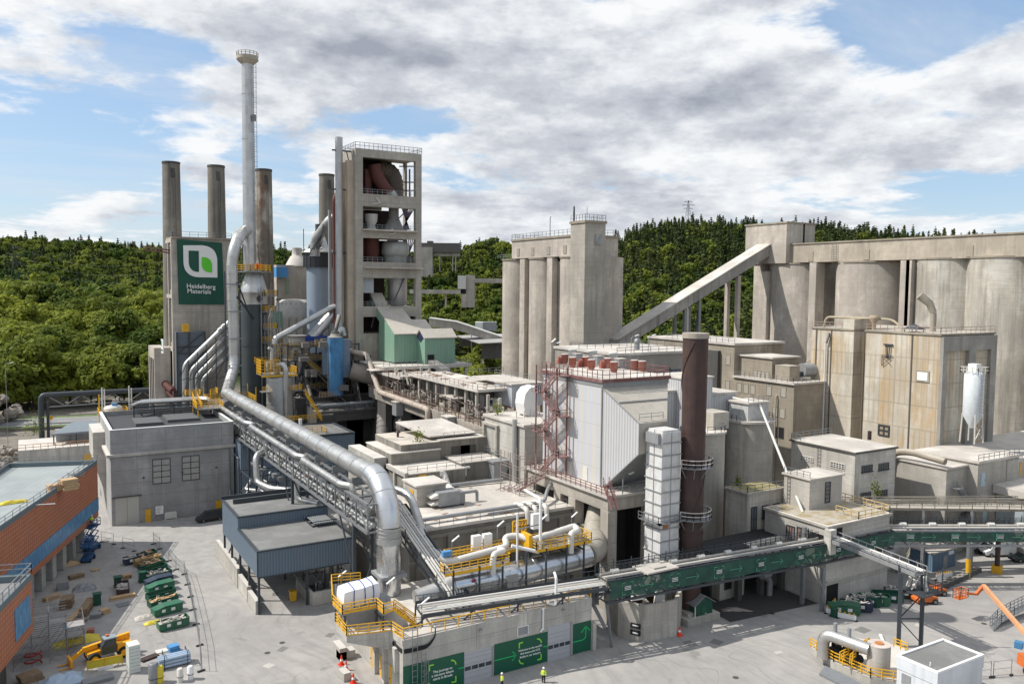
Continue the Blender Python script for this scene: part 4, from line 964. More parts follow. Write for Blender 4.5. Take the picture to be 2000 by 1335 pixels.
m=MB(); m.tube([(43.3,HY+1.,12.4),(44.3,HY+.1,11.9),(46,HY+.2,12.1),(52.5,HY+.3,12.6),(52.8,HY+1.6,13.4),(54.6,HY+1.2,13.5),(55.6,HY-.4,13.1),(63.,HY+.4,13.7),(63.6,HY+.2,13.3),(63.6,HY-.3,11.2)],.42,12,bend=.7,rings=1.4); 
m.tube([(51.,HY+.3,12.4),(51.4,HY-1.,12.6),(49.5,HY-1.6,12.6),(49.2,HY-1.8,12.),(49.2,HY-1.8,10.2)],.4,12,bend=.6,rings=1.2); m.tube([(51.6,HY-1.6,11.6),(50.6,HY-1.8,11.2),(49.3,HY-1.6,10.9)],.36,10,bend=.4)
m.tube([(63.,HY+.3,13.7),(62.6,HY-1.2,13.6),(61.2,HY-1.6,13.5),(61.,HY-1.8,13.),(61.,HY-1.8,11)],.42,12,bend=.6,rings=1.2)
each(m,'lagged_pipe',STEELW,t)
m=MB(); m.tube([(52.6,HY-2.,10.6),(52.6,HY-2.,17.5)],.13,8); m.tube([(56.2,HY-1.8,12.2),(56.2,HY-1.8,18.8),(56.2,HY+2,19.1)],.2,10,bend=.5); m.tube([(52.6,HY-.6,12.9),(56.,HY-1.8,11.9)],.24,8); each(m,'vent_pipe',WHT,t)
m=MB()
for x in(48.6,50.2): m.box(x,x+1.2,HY+2.3,HY+3.0,11.9,13.9)
m.box(56.8,58.,HY+.9,HY+1.6,14.,16.); each(m,'control_cabinet',WHT,t)
m=MB(); m.bar((53.2,HY-1,12.),(53.2,HY-1,15.4),.2); m.bar((53.2,HY-1,15.),(57.,HY-1,15.3),.14); m.bar((56.8,HY-1,12),(56.8,HY-1,15.3),.18); m.build('frame',STEELG,t)
m=MB(); m.bc((43.9,HY+.5,13.),1.2,.6,.6); m.build('blue_motor',BLUL,t)
for k,(x,z) in enumerate(((45.6,11.6),(52.2,12.6),(59.,12.5),(64.,12.2))):
    floodlamp((x,HY+2.4,z),(x,HY+2.4,z+2.1),'tube lamp on a pole behind the silver vessel, number %s from the left'%('one','two','three','four')[k])
B0=Vector((38.,83.6,0));B1=Vector((61.7,80.2,0));B2=Vector((98.3,76.9,0));B3=Vector((113.4,76.2,0));B4=Vector((150,55.9,0))
BZ=9.2
t=T('roof_pipe_rack','rack of pale pipes and dark cable trays along the gate house roof edge','pipe rack',(38,83,GZ))
def along(a,b_,off,z): d_=(b_-a).normalized(); n_=Vector((-d_.y,d_.x,0)); return [a+n_*off+Vector((0,0,z)),b_+n_*off+Vector((0,0,z))]
m=MB(); m.bar(*along(B0,B1,.1,8.35),.2,.45); m.bar(*along(B0,B1,3.4,8.35),.2,.45)
for k in range(9):
    c=B0.lerp(B1,k/8); n_=Vector((.14,.99,0)); m.bar(c+n_*.1+Vector((0,0,8.3)),c+n_*3.4+Vector((0,0,8.3)),.16)
    if k%2==0:
        for o_ in(.6,3.3): m.bar(c+n_*o_+Vector((0,0,GZ)),c+n_*o_+Vector((0,0,8.2)),.16)
        m.bar(c+n_*.6+Vector((-1,0,GZ)),c+n_*.6+Vector((.8,0,8.2)),.14)
m.build('frame',STEEL,t)
for k,(o_,r_,mt) in enumerate(((.45,.12,STEELW),(.85,.1,STEELW),(1.15,.14,STEELW),(1.6,.22,paint('pipe_beige_lagging',(.46,.43,.38),.6)),(2.1,.1,STEELG),(2.45,.17,STEELW))):
    m=MB(); m.tube(along(B0,B1,o_,8.75),r_,8,rings=0); m.build('pipe',mt,t)
m=MB(); p=along(B0,B1,3.3,8.7); m.box(0,0,0,0,0,0) if 0 else None; m.bar(p[0],p[1],.06,.5); m.bar(p[0]+Vector((0,0,.9)),p[1]+Vector((0,0,.9)),.07)
for k in range(26): c=p[0].lerp(p[1],k/25); m.bar(c,c+Vector((0,0,.9)),.05)
m.build('walkway_railing',STEEL,t)
MESHG=mat('green_banner_mesh',lambda b:None)
def f(b):
    n=b.noise(b.pos,.7,4,.6); setp(b,b.mix(b.mapr(n,.35,.65),(.008,.052,.040),(.018,.085,.062)),.7); b.p.inputs['Alpha'].default_value=.87
del MC['green_banner_mesh']; bpy.data.materials.remove(MESHG); MESHG=mat('green_banner_mesh',f)
t=T('conveyor_bridge','green mesh draped pipe and walkway bridge on truss crossing the yard','bridge',(62,80,0))
DUSTP=paint('pipe_dusty_beige',(.47,.44,.39),.65,0,.3)
def seg(a,b_,n,zb,zt,deep=0):
    d_=(b_-a).normalized(); n_=Vector((-d_.y,d_.x,0)); c0=a+n_*1.5; c1=b_+n_*1.5
    m=MB()
    for o_ in(0.12,3.): 
        m.bar(a+n_*o_+Vector((0,0,zb)),b_+n_*o_+Vector((0,0,zb)),.24,.3); m.bar(a+n_*o_+Vector((0,0,zt)),b_+n_*o_+Vector((0,0,zt)),.2,.24)
        for i in range(n):
            p=a.lerp(b_,i/n)+n_*o_; q=a.lerp(b_,(i+.5)/n)+n_*o_; r_=a.lerp(b_,(i+1)/n)+n_*o_
            m.bar(p+Vector((0,0,zt)),q+Vector((0,0,zb)),.16); m.bar(q+Vector((0,0,zb)),r_+Vector((0,0,zt)),.16)
    for i in range(n*2+1):
        p=a.lerp(b_,i/(2*n)); m.bar(p+n_*.12+Vector((0,0,zb)),p+n_*3.+Vector((0,0,zb)),.14); m.bar(p+Vector((0,0,zt)),p+n_*3.+Vector((0,0,zt)),.14)
        if i%2==0: m.bar(p+Vector((0,0,zt)),p+n_*3.+Vector((0,0,zb)),.1)
    m.build('truss',STEEL if not deep else GREYM,t)
    for o_,r_,mt in((.35,.08,STEELG),(.8,.17,DUSTP),(1.15,.09,STEELW),(2.0,.22,DUSTP)):
        m=MB(); m.tube([a+n_*o_+Vector((0,0,zt+.3)),b_+n_*o_+Vector((0,0,zt+.3))],r_,8); m.build('pipe',mt,t)
    m=MB(); nn=int((b_-a).length/4.5)
    for i in range(nn): p=a.lerp(b_,(i+.5)/nn)+n_*2.+Vector((0,0,zt+.45)); m.tube([p-d_*.5,p+d_*.5],.36,8)
    each(m,'pipe_clamp',STEELW,t)
    m=MB(); p0=a+n_*2.5+Vector((0,0,zt+.1)); p1=b_+n_*2.5+Vector((0,0,zt+.1)); m.bar(p0,p1,1.,.08); m.build('walkway',STEEL,t)
    m=MB()
    for o_ in(2.05,3.05):
        p0=a+n_*o_+Vector((0,0,zt+.15)); p1=b_+n_*o_+Vector((0,0,zt+.15))
        for h in(.25,.45,.65,.85,1.1): m.bar(p0+Vector((0,0,h)),p1+Vector((0,0,h)),.035 if h<1 else .07)
        kk=int((p1-p0).length/.9)
        for i in range(kk+1): c=p0.lerp(p1,i/kk); m.bar(c,c+Vector((0,0,1.5 if i%3==0 and o_>3 else 1.1)),.05 if i%3 else .1)
    m.build('walkway_railing',STEEL,t)
seg(B1,B2,8,6.5,BZ); seg(B2,B3,3,6.5,BZ); seg(B3,B4,8,6.9,BZ,1)
def banner(a,b_,z0,z1,n):
    d_=(b_-a).normalized(); n_=Vector((-d_.y,d_.x,0)); m=MB(); vs=[];k=int((b_-a).length/1.)
    for i in range(k+1):
        for j in range(5):
            p=a.lerp(b_,i/k)-n_*(.14+.05*math.sin(i*1.3+j)); vs.append((p.x,p.y,z0+(z1-z0)*j/4+(.06*math.sin(i*.9) if j==0 else 0)))
    m.add(vs,[(i*5+j,(i+1)*5+j,(i+1)*5+j+1,i*5+j+1) for i in range(k) for j in range(4)],0,True); bn=m.build('banner',MESHG,t)
    PG=plain('banner_print_green',(.10,.36,.22),.7); m=MB(); z=(z0+z1)/2; nn=int((b_-a).length/6.2)
    for i in range(nn):
        c=a.lerp(b_,(i+.35)/nn)-n_*.24; h=(z1-z0)*.34; u=h*1.05
        def P_(du,dz): q=c+d_*du; return Vector((q.x,q.y,z+dz))
        for s_ in(-1,1): m.bar(P_(-u,s_*h),P_(-u+.5,s_*h),.03,.06); m.bar(P_(u,s_*h),P_(u-.5,s_*h),.03,.06); m.bar(P_(s_*u,h),P_(s_*u,h-.45),.03,.06); m.bar(P_(s_*u,-h),P_(s_*u,-h+.45),.03,.06)
        c2=3.1; m.bar(P_(c2-1.3,0),P_(c2+.8,0),.03,.06); m.bar(P_(c2+.8,0),P_(c2+.35,.42),.03,.06); m.bar(P_(c2+.8,0),P_(c2+.35,-.42),.03,.06)
    m.build('printed_marks',PG,bn)
    m=MB()
    for i in range(nn):
        c=a.lerp(b_,(i+.35)/nn)-n_*.24
        for j in range(3): q=c-d_*.45; r_=c+d_*.5; m.bar((q.x,q.y,z+.25-.2*j),(r_.x,r_.y,z+.25-.2*j),.03,.07)
    m.build('printed_lines',WHT,bn)
banner(B1+Vector((.3,0,0)),B2,6.95,BZ,8); banner(B2,B3,7.1,BZ,3); banner(B3,B4,7.6,BZ-.1,8)
m=MB()
for x,y in((96.9,75.9),(96.7,79.2)): m.bar((x,y,0),(x,y,6.3),.45)
m.bar((62,81,3),(61.,83.,6.4),.35); m.bar((63.4,81.4,0),(62,80.8,6.4),.3)
each(m,'leg',STEELG,t)
m=MB()
for x,y in((129.5,73.8),): m.cyl(x,y,3,8,.35,n=12)
each(m,'leg',STEELG,t)
for x,y,c in((135.7,72.6,RUST),(142.6,69.5,YEL),(129.5,73.8,YEL)):
    m=MB(); m.cyl(x,y,1.2 if c is not YEL or x>130 else 0,6.9 if x>130 else 3,.38,n=12); m.build('leg',c,t)
    if x>130: m=MB(); m.bc((x,y,.6),1.4,1.4,1.2,.3); m.build('leg_base',YEL,t)
m=MB(); c=B1.lerp(B2,.22); m.box(c.x-2.6,c.x+2.6,c.y-.5,c.y+2.7,BZ+.35,BZ+.55); m.box(c.x-1.,c.x+1.,c.y+.2,c.y+2.,BZ+.55,BZ+.75); m.build('landing',ROOFD,t)
t=T('side_pipe_bridge','grey steel pipe bridge ending on a tall braced trestle right of the green mesh','bridge',(99,62.5,0))
p0=Vector((100.2,77.4,9.8)); p1=Vector((97.6,61.6,9.8)); 
d_=(p1-p0).normalized(); n_=Vector((-d_.y,d_.x,0))
m=MB()
for o_ in(-1.,1.): m.bar(p0+n_*o_,p1+n_*o_,.2,.5); m.bar(p0+n_*o_+Vector((0,0,.9)),p1+n_*o_+Vector((0,0,.9)),.1)
for i in range(12): c=p0.lerp(p1,i/11); m.bar(c-n_,c+n_,.14); m.bar(c+n_,c+n_+Vector((0,0,.9)),.08); m.bar(c-n_,c-n_+Vector((0,0,.9)),.08)
m.build('frame',GREYM,t)
for o_,r_ in((-.7,.1),(-.35,.16),(.05,.1),(.4,.2),(.75,.1)): m=MB(); m.tube([p0+n_*o_+Vector((0,0,.35)),p1+n_*o_+Vector((0,0,.35))],r_,8); m.build('pipe',STEELG if o_<0 else STEELW,t)
for x,y in((95.9,63.2),(98.5,61.8)): m=MB(); m.bar((x,y,0),(x+.4,y+.3,9.6),.5); m.build('leg',STEEL,t)
m=MB(); a=Vector((95.9,63.2,0));b_=Vector((98.5,61.8,0))
for z0,z1 in((.5,3.6),(3.8,7.)): m.bar(a+Vector((0,0,z0 if z0<1 else z0)),b_+Vector((0,0,z1)),.12) if z0>1 else m.bar(a+Vector((0,0,z1)),b_+Vector((0,0,z0)),.12)
for z in(3.7,7.1): m.bar(a+Vector((0.1,0,z)),b_+Vector((.1,0,z)),.14)
each(m,'brace',STEEL,t)
m=MB(); rg=random.Random(4)
m.box(96.6,100.6,60.4,64.2,7.2,7.35); 
for x in(96.7,100.5):
    for y in(60.5,64.1): m.bar((x,y,7.2),(x,y,10.4),.14)
m.rail([(96.7,60.5,7.35),(100.5,60.5,7.35),(100.5,64.1,7.35)],1.1,1.,.07); m.build('landing',STEEL,t)
m=MB()
for k in range(8): m.tube([(rg.uniform(97,100),rg.uniform(60.8,63.8),7.5),(rg.uniform(97,100),rg.uniform(60.8,63.8),9.6)],rg.uniform(.1,.28),8)
each(m,'valve',STEELW,t)
FX,FX1,FY,FY1,FZ0,FZ1=72.3,84.8,96.,112.,16.6,32.6
t=T('filter_house','tall faded white clad filter house with red roof edge on concrete legs','building',(FX,FY,0))
def f(b):
    x,y,z=b.sep(b.pos); s=b.m('SINE',b.m('MULTIPLY',y,6.2832/1.6)); r_=b.noise(b.comb(b.m('FLOOR',b.m('DIVIDE',y,.8)),0.,b.m('FLOOR',b.m('DIVIDE',z,3.2))),7.1,0)
    c=b.mix(b.mapr(s,-.4,.4),(.46,.49,.57),(.54,.505,.43)); c=b.mix(b.mapr(r_,.3,.7,.1,.55),c,(.50,.505,.54)); n=b.noise(b.v('MULTIPLY',b.pos,(.6,.6,.1)),1.,5,.6)
    c=b.mix(b.mapr(n,.4,.75,0,.5),c,(.46,.44,.40)); ln=line(b,z,3.2,.09); c=b.mix(b.m('MULTIPLY',ln,.4),c,(.3,.29,.27)); setp(b,c,.5,0,.4,bump(b,b.m('SINE',b.m('MULTIPLY',y,6.2832/.45)),.3,.03))
FADED=mat('cladding_faded_stripes',f)
m=MB(); m.box(FX,FX1,FY,FY1,FZ0,FZ1-1.2); m.build('wall',FADED,t)
m=MB(); m.box(FX-.1,FX1+.1,FY-.1,FY1+.1,FZ1-1.2,FZ1-.5); m.build('grey_band',GREYM,t)
m=MB(); m.box(FX-.35,FX1+.35,FY-.35,FY1+.35,FZ1-.5,FZ1-.05); m.build('red_edge',REDM,t)
m=MB(); m.box(FX-.2,FX1+.2,FY-.2,FY1+.2,FZ1-.05,FZ1+.02); m.build('roof',ROOFD,t)
wy=87.4
P=[(FX-.02,FY,FZ1-1.3),(FX-.02,wy,at(1259,829,X=FX).z),(FX-.02,wy,at(1257,889,X=FX).z),(FX-.02,FY-.8,FZ0+.2),(FX-.02,FY,FZ0+.2)]
zt,zm=P[1][2],P[2][2]
m=MB(); m.add(P,[(0,1,2,3,4)]); m.add([(FX-.15,FY,FZ1-1.4),(FX-.15,FY,FZ0),(FX,FY-.12,FZ0),(FX,FY-.12,FZ1-1.4)],[(0,1,2,3)]); m.build('corrugated_side',CORR,t)
xr=77.2
m=MB(); m.add([(FX,FY,FZ1-1.3),(FX1,FY,FZ1-1.3),(xr,wy,zt),(FX,wy,zt)],[(0,3,2,1)]); m.add([(FX,wy,zt),(xr,wy,zt),(xr,wy,zm),(FX,wy,zm)],[(0,3,2,1)]); m.add([(FX1,FY,FZ1-1.3),(FX1,FY,FZ0+2),(xr,wy,zm),(xr,wy,zt)],[(0,1,2,3)][::-1]); m.build('sloping_roof',paint('roof_dusty_metal',(.44,.41,.36),.6,0,.25),t)
m=MB(); m.add([(FX,wy,zm),(xr,wy,zm),(FX1,FY,FZ0+.2),(FX,FY-.8,FZ0+.2)],[(0,1,2,3)]); m.build('underside',GREYM,t)
m=MB(); k0=Vector((FX,FY-.1,FZ1-1.25)); m.bar((FX-.08,FY,FZ1-1.3),(FX-.08,wy,zt),.14); m.bar((FX-.08,wy,zt),(FX-.08,wy,zm),.14); m.bar((FX-.08,wy,zm),(FX-.08,FY-.8,FZ0+.2),.14); m.bar((FX-.1,FY,FZ0),(FX-.1,FY,FZ1-1.2),.2)
for k in(.45,): a=Vector((FX,FY,FZ1-1.3)).lerp(Vector((FX,wy,zt)),k); c=Vector((FX1,FY,FZ1-1.3)).lerp(Vector((xr,wy,zt)),k); m.bar(a+Vector((0,0,.15)),c+Vector((0,0,.15)),.15)
m.rail([(FX+.3,wy+.5,zt+.3),(xr-.3,wy+.5,zt+.3)],.9,2.,.07); m.build('trim',GREYM,t)
m=MB()
for y,z in((106.5,29.),(106.5,22.),(106.5,19.)): m.box(FX-.05,FX,y,y+1.4,z,z+1.8)
for y in(99.4,103.6): m.box(FX-.08,FX,y,y+1.2,FZ0+.2,FZ0+2.3)
each(m,'hatch',STEELW,t)
m=MB(); m.rail([(FX-.2,FY1+.2,FZ1),(FX-.2,FY-.2,FZ1),(FX1+.2,FY-.2,FZ1),(FX1+.2,FY1+.2,FZ1)],1.3,1.3,.08,bars=2); m.build('roof_railing',REDM,t)
DZ=FZ0
m=MB(); dx0=FX-2.2; m.box(dx0,FX1+1,FY-4.6,FY1+1,DZ-2.3,DZ-.35); m.build('table',CONT,t)
m=MB(); m.box(dx0-.5,FX1+1.3,FY-5.,FY1+1.4,DZ-.35,DZ); m.build('deck',ROOFD,t)
for x,y in((dx0+.7,FY-3.9),(dx0+.7,FY+4.2),(dx0+.7,FY+8.2),(dx0+.7,FY1),(FX+6,FY-3.9),(FX1,FY-3.9),(FX1,FY1),(FX+6,FY+6)):
    m=MB(); m.box(x-.8,x+.8,y-.9,y+.9,0,DZ-2.3); m.build('leg',CONT,t)
m=MB(); m.box(dx0+.3,dx0+1.2,FY-3,FY1,9,10.6); m.box(dx0+1,FX1,FY+8.4,FY+9,0,DZ-2.3); m.build('beam',CONK,t)
m=MB(); m.box(dx0+3,FX1,FY+9.,FY+9.4,0,DZ-2.4); m.box(FX1-1,FX1-.6,FY-3,FY+9,0,DZ-2.4); m.build('inner_wall',CONK,t)  # wall darkened so its colour gives the shaded void under the table
m=MB(); m.rail([(dx0-.4,FY1+1,DZ),(dx0-.4,FY-4.9,DZ)],1.15,1.3,.08,bars=3); m.stair((dx0-.1,FY-4.2,DZ+1.6),(dx0-.6,FY-7,DZ-1.4),.9); m.build('deck_railing',REDM,t)
m=MB(); m.rail([(dx0-.4,FY-4.9,DZ),(FX1+1,FY-4.9,DZ)],1.15,1.3,.07,bars=2); m.build('deck_railing',STEELG,t)
RSG=paint('rusted_pink_grey_steel',(.26,.17,.16),.7,0,.5,(.16,.05,.04))
t=T('red_stair_tower','rusty red zigzag steel stair climbing the white filter house wall','stair',(69.5,106,DZ))
m=MB(); xs_,ys0,ys1=FX-2.3,104.6,110.6
for y in(ys0,ys1):
    for x in(xs_,FX-.4): m.bar((x,y,DZ),(x,y,FZ1+1.),.2)
m.build('post',REDM,t)
n=5; dz=(FZ1-.2-DZ)/n
for k in range(n):
    z0=DZ+dz*k; z1=z0+dz; a,c=((ys1-1,ys0+1) if k%2==0 else (ys0+1,ys1-1)); x=xs_+.6
    m=MB(); m.stair((x,a,z0),(x,c,z1),.85,t=.07); m.build('flight',RSG,t)
    m=MB(); y0,y1=(ys0-1.,ys0+1.) if k%2==0 else (ys1-1,ys1+1.); m.box(xs_-.2,FX-.2,y0,y1,z1-.12,z1); m.rail([(FX-.3,y0,z1),(xs_-.2,y0,z1),(xs_-.2,y1,z1)],1.1,1.,.07); m.build('landing',RSG,t)
m=MB(); 
for k in range(5): m.bar((xs_,ys0,DZ+k*3.2),(xs_,ys1,DZ+k*3.2+3.2),.07)
each(m,'brace',REDM,t)
t=T('low_grey_stair','rusty grey scaffold-like stairs from the flat roof up to the filter deck','stair',(66,112,11))
m=MB(); 
for x in(65.8,68.8):
    for y in(108.5,111.5,114.5): m.bar((x,y,9.5),(x,y,19.6),.12)
for z in(11.,13.,15,16.8,18.6): m.rail([(65.8,108.5,z),(68.8,108.5,z)],.9,1.,.06); m.rail([(65.8,114.5,z),(65.8,108.5,z)],.9,1.2,.06)
m.build('frame',paint('rusted_grey_steel',(.30,.25,.23),.7,0,.5),t)
m=MB(); m.stair((66.5,113.,12.2),(69.5,106.3,DZ+.0),.9); m.stair((62.,118,10.),(66.,111.8,13.2),1.); m.build('flight',RSG,t)
def fan(px,py,s,mt,lab,grp,kind=0):
    q=at(px,py,z=FZ1+.02); o=T('roof_fan',lab,'fan',q,grp); m=MB(); r=.62*s
    m.lathe(q.x,q.y,[(r*.8,q.z),(r*.8,q.z+.35),(r,q.z+.4),(r,q.z+1.5*s),(r*1.1,q.z+1.52*s),(r*1.1,q.z+1.66*s)],16); m.build('housing',mt,o)
    m=MB(); m.cyl(q.x,q.y,q.z+1.66*s,q.z+1.72*s,r*.98,n=16); m.build('cap',STEELW,o)
    if kind: m=MB(); m.tube([(q.x-.1,q.y+.2,q.z+.9),(q.x-1.1*s,q.y+.5,q.z+.9)],.42*s,12); m.bc((q.x-.9,q.y+.4,q.z+.35),.8,.7,.7); m.build('motor',mt,o)
    return o
fans=[(1103,710,1,REDF,1,'leftmost red roof fan beside the stair head'),(1118,717,1,REDF,0,'red roof fan second from the left in the front row'),(1144,716,1,REDF,1,'red roof fan in front of the middle white fan'),(1155,722,1,REDF,0,'red roof fan third along the front row'),(1187,719,1,REDF,1,'red roof fan behind the front roof corner'),(1199,727,1,REDF,0,'red roof fan nearest the front roof corner'),(1239,723,1,REDF,0,'left one of the two red roof fans standing apart at right'),(1254,725,1,REDF,0,'rightmost red roof fan of all')]
for px,py,s,mt,k,lab in fans: fan(px,py,s,mt,lab,'red fans on the filter house roof',k)
for px,py,lab in((1118,703,'white roof fan at the left behind the red fans'),(1158,706,'white roof fan in the middle behind the red fans'),(1198,711,'white roof fan at the right behind the red fans')): fan(px,py,1.2,WHT,lab,'white fans on the filter house roof')
for px,py,lab in((1128,707,'grey ribbed box between the first red fans'),(1169,712,'grey ribbed box right of the middle white fan'),(1211,718,'grey ribbed box at the right of the white fans')):
    q=at(px,py,z=FZ1+.02); o=T('ribbed_box',lab,'roof unit',q,'ribbed grey units on the filter house roof'); m=MB(); m.box(q.x-.7,q.x+.7,q.y-.6,q.y+.6,q.z+.2,q.z+1.5); m.build('body',GREYM,o); m=MB()
    for k in range(5): m.box(q.x-.6+.28*k,q.x-.52+.28*k,q.y-.66,q.y-.6,q.z+.3,q.z+1.4)
    each(m,'rib',STEELW,o); m=MB(); m.box(q.x-.8,q.x+.8,q.y-.7,q.y+.7,q.z+1.5,q.z+1.62); m.build('lid',ROOFD,o)
def streetlamp(base,h,lab,two=False,dirx=(1,0,0),grp=None):
    base=Vector(base); o=T('lamp_post',lab,'lamp post',base,grp); m=MB(); d_=Vector(dirx); m.tube([base,base+Vector((0,0,h-.3)),base+Vector((0,0,h))+d_*.5,base+Vector((0,0,h+.1))+d_*1.1],.07,7); m.build('pole',STEELG,o)
    m=MB(); m.bar(base+Vector((0,0,h+.1))+d_*1.,base+Vector((0,0,h+.3))+d_*1.9,.35,.18); m.build('lamp_head',WHT,o)
    if two: m=MB(); m.bar(base+Vector((0,0,h+.3))-d_*.1,base+Vector((0,0,h+.9))+d_*.7,.3,.16); m.build('lamp_head',WHT,o)
streetlamp(at(1078,712,z=FZ1),3.6,'bent lamp post at the top of the red stair',True)
streetlamp((FX+.5,FY-4.5,DZ),2.6,'bent lamp post at the front corner of the filter deck')
t=T('white_box_stack','square white panelled stack made of stacked boxes beside the brown stack','stack',(73.4,84,3))
q=at(1294,842,Y=84.); BX=q.x; BT=q.z
def f(b):
    x,y,z=b.sep(b.pos); n=b.noise(b.pos,.9,6,.65); c=b.mix(b.mapr(n,.4,.7,0,.6),(.62,.62,.62),(.42,.40,.35)); st=b.mapr(b.noise(b.v('MULTIPLY',b.pos,(1.5,1.5,.2)),1.,5,.6),.55,.7,0,.5); c=b.mix(st,c,(.30,.22,.15))
    c=b.mix(b.mapr(z,17.4,17.5,0,0),c,(.3,.3,.3)); setp(b,c,.5,0,.4)
BOXP=mat('box_panel_white_dirty',f)
zs=np.linspace(3,BT,15)
m=MB(); m.box(BX,BX+3.3,84,87.3,3,BT-.25); m.box(BX+.2,BX+3.1,84.2,87.1,BT-.25,BT); m.build('panels',BOXP,t)
m=MB(); m.bx=0
for z in zs[1:-1]: m.box(BX-.14,BX+3.44,83.86,87.44,z-.07,z+.07)
m.build('flange',GREYM,t); m=MB()
m.bar((BX+1.65,83.97,3),(BX+1.65,83.97,BT),.08); m.bar((BX-.03,85.6,3),(BX-.03,85.6,BT),.08); each(m,'seam',GREYM,t)
m=MB(); m.box(BX-.5,BX,84.3,87,BT-1.8,BT-.4); m.build('inlet',GREYM,t)
m=MB(); m.box(BX-.9,BX+3.9,83.3,84,14.0,14.1); m.box(BX-1,BX-.15,83.3,87.5,14.,14.1); m.rail([(BX-1,87.5,14.1),(BX-1,83.3,14.1),(BX+3.9,83.3,14.1)],1.,1.,.07); m.build('landing',STEELG,t)
m=MB(); m.box(BX+.4,BX+1.4,83.95,84.0,13.,13.9); m.build('rust_patch',paint('rust_orange',(.40,.16,.07),.8,0,.4),t)
t=T('brown_stack','thick rust brown steel stack with ring platforms rising from a concrete base','stack',(79,84,0))
m=MB(); m.tube([(79.05,84,.8),(79.05,84,39.4)],[1.52,1.74],36,rings=0); m.build('shell',RUST,t)
m=MB(); m.tube([(79.05,84,39.2),(79.05,84,39.9)],1.84,36); m.build('rim',paint('rim_dusty',(.38,.33,.28),.7,0,.4),t)
m=MB(); hx=[]
for k in range(40):
    a=2.4+k*.16; z=38.8-k*.62; rr=1.54+(z-.8)/38.6*.22; hx.append((79.05+rr*math.cos(-a),84+rr*math.sin(-a),z))
m.tube(hx,.11,6); m.build('helical_strake',RUST,t)
m=MB()
for z in(26.,7.5,12.): m.cyl(79.05,84,z,z+.25,1.7,n=32)
each(m,'stiffening_ring',RUST,t)
for z in(21.4,14.2):
    m=MB(); pts=[(79.05+2.7*math.cos(a),84+2.7*math.sin(a),z+.12) for a in np.linspace(-2.9,.9,12)]; ins=[(79.05+1.66*math.cos(a),84+1.66*math.sin(a),z+.12) for a in np.linspace(-2.9,.9,12)]
    for i in range(11): m.ext([pts[i],pts[i+1],ins[i+1],ins[i]],(0,0,-.12))
    for i in range(0,12,2): p=Vector(ins[i]); m.bar(Vector(pts[i])-Vector((0,0,.1)),p-Vector((0,0,1.6)),.1)
    pl_=m.build('ring_platform',STEELG,t); m=MB(); m.rail(pts,1.1,1.,.08); m.build('railing',STEELW,pl_)
m=MB(); m.box(76.2,82.2,81.2,87,0,.9); m.box(77,81.3,82,86,.9,1.4); m.build('plinth',CONB,t)
bp=[tuple(at(x,y,z=0)[:2]) for x,y in((1190,1222),(1206,1242),(1258,1254),(1322,1241),(1331,1216))]
bp=bp+[(76.0,87.5),(67.2,88.2)]; hb=4.9
t=T('concrete_bunker','many sided pale concrete bunker with rusty hoppers inside beneath the white box stack','bunker',(bp[1][0],bp[1][1],0))
m=MB(); cx_=sum(p[0] for p in bp)/len(bp); cy_=sum(p[1] for p in bp)/len(bp); inn=[(cx_+(x-cx_)*.9,cy_+(y-cy_)*.9) for x,y in bp]
for i in range(len(bp)):
    j=(i+1)%len(bp); m.prism([bp[i],bp[j],inn[j],inn[i]],0,hb)
m.build('wall',CONB,t); m=MB(); m.prism(inn,0,hb-1.6); m.build('floor',COND,t)
m=MB(); 
for i,(x,y) in enumerate(((69.2,84.2),(72.2,83.4),(74.3,84.8))): m.ext([(x-1.1,y-.6,hb-1.2),(x+.9,y-.6,hb-1.2),(x+1.4,y-.9,hb+1.3),(x-.6,y-.9,hb+1.3)],(.3,1.6,.2))
each(m,'hopper',RUST,t)
m=MB(); m.ext([(70.6,81.4,hb-.6),(72.,81.2,hb-.6),(73.4,82.6,hb+2.),(72.2,82.8,hb+2.)],(0,.4,0)); m.ext([(67.8,82.9,hb-.2),(69.6,82.6,hb-.2),(70.6,83.4,hb+1.4),(69.,83.8,hb+1.4)],(0,.4,0)); each(m,'chute',STEELW,t)
q=at(1256,1228,z=1.3); m=MB(); 
sgn=[Vector((bp[2][0],bp[2][1],0)),Vector((bp[1][0],bp[1][1],0))]; e_=(sgn[0]-sgn[1]).normalized(); o_=Vector((e_.y,-e_.x,0))*.06; c_=sgn[0]-e_*1.0
for z in(1.1,2.0): m.bar(c_+o_-e_*.9+Vector((0,0,z)),c_+o_+e_*.5+Vector((0,0,z)),.06,.7)
s_=m.build('notice_board',BLK,t); m=MB()
for z in(1.05,2.05): m.bar(c_+o_*1.7-e_*.6+Vector((0,0,z)),c_+o_*1.7+e_*.2+Vector((0,0,z)),.04,.16)
m.build('notice_lines',WHT,s_)
def cone(q,lab,s=1.,grp='red and white cones by the gate house'):
    o=T('traffic_cone',lab,'traffic cone',q,grp); m=MB(); x,y,z=q; m.box(x-.3*s,x+.3*s,y-.3*s,y+.3*s,z,z+.06); m.lathe(x,y,[(.22*s,z+.06),(.05*s,z+.95*s)],12); m.build('cone',plain('cone_red',(.75,.05,.02),.5),o); m=MB(); m.lathe(x,y,[(.165*s,z+.40*s),(.12*s,z+.6*s)],12); m.build('reflective_band',WHT,o)
cone(at(1327,1240,z=0),'red cone at the right foot of the concrete bunker',1.3,None)
t=T('green_hut','small dark green steel hut with pitched grey roof beside the brown stack','hut',(82.5,80.5,0))
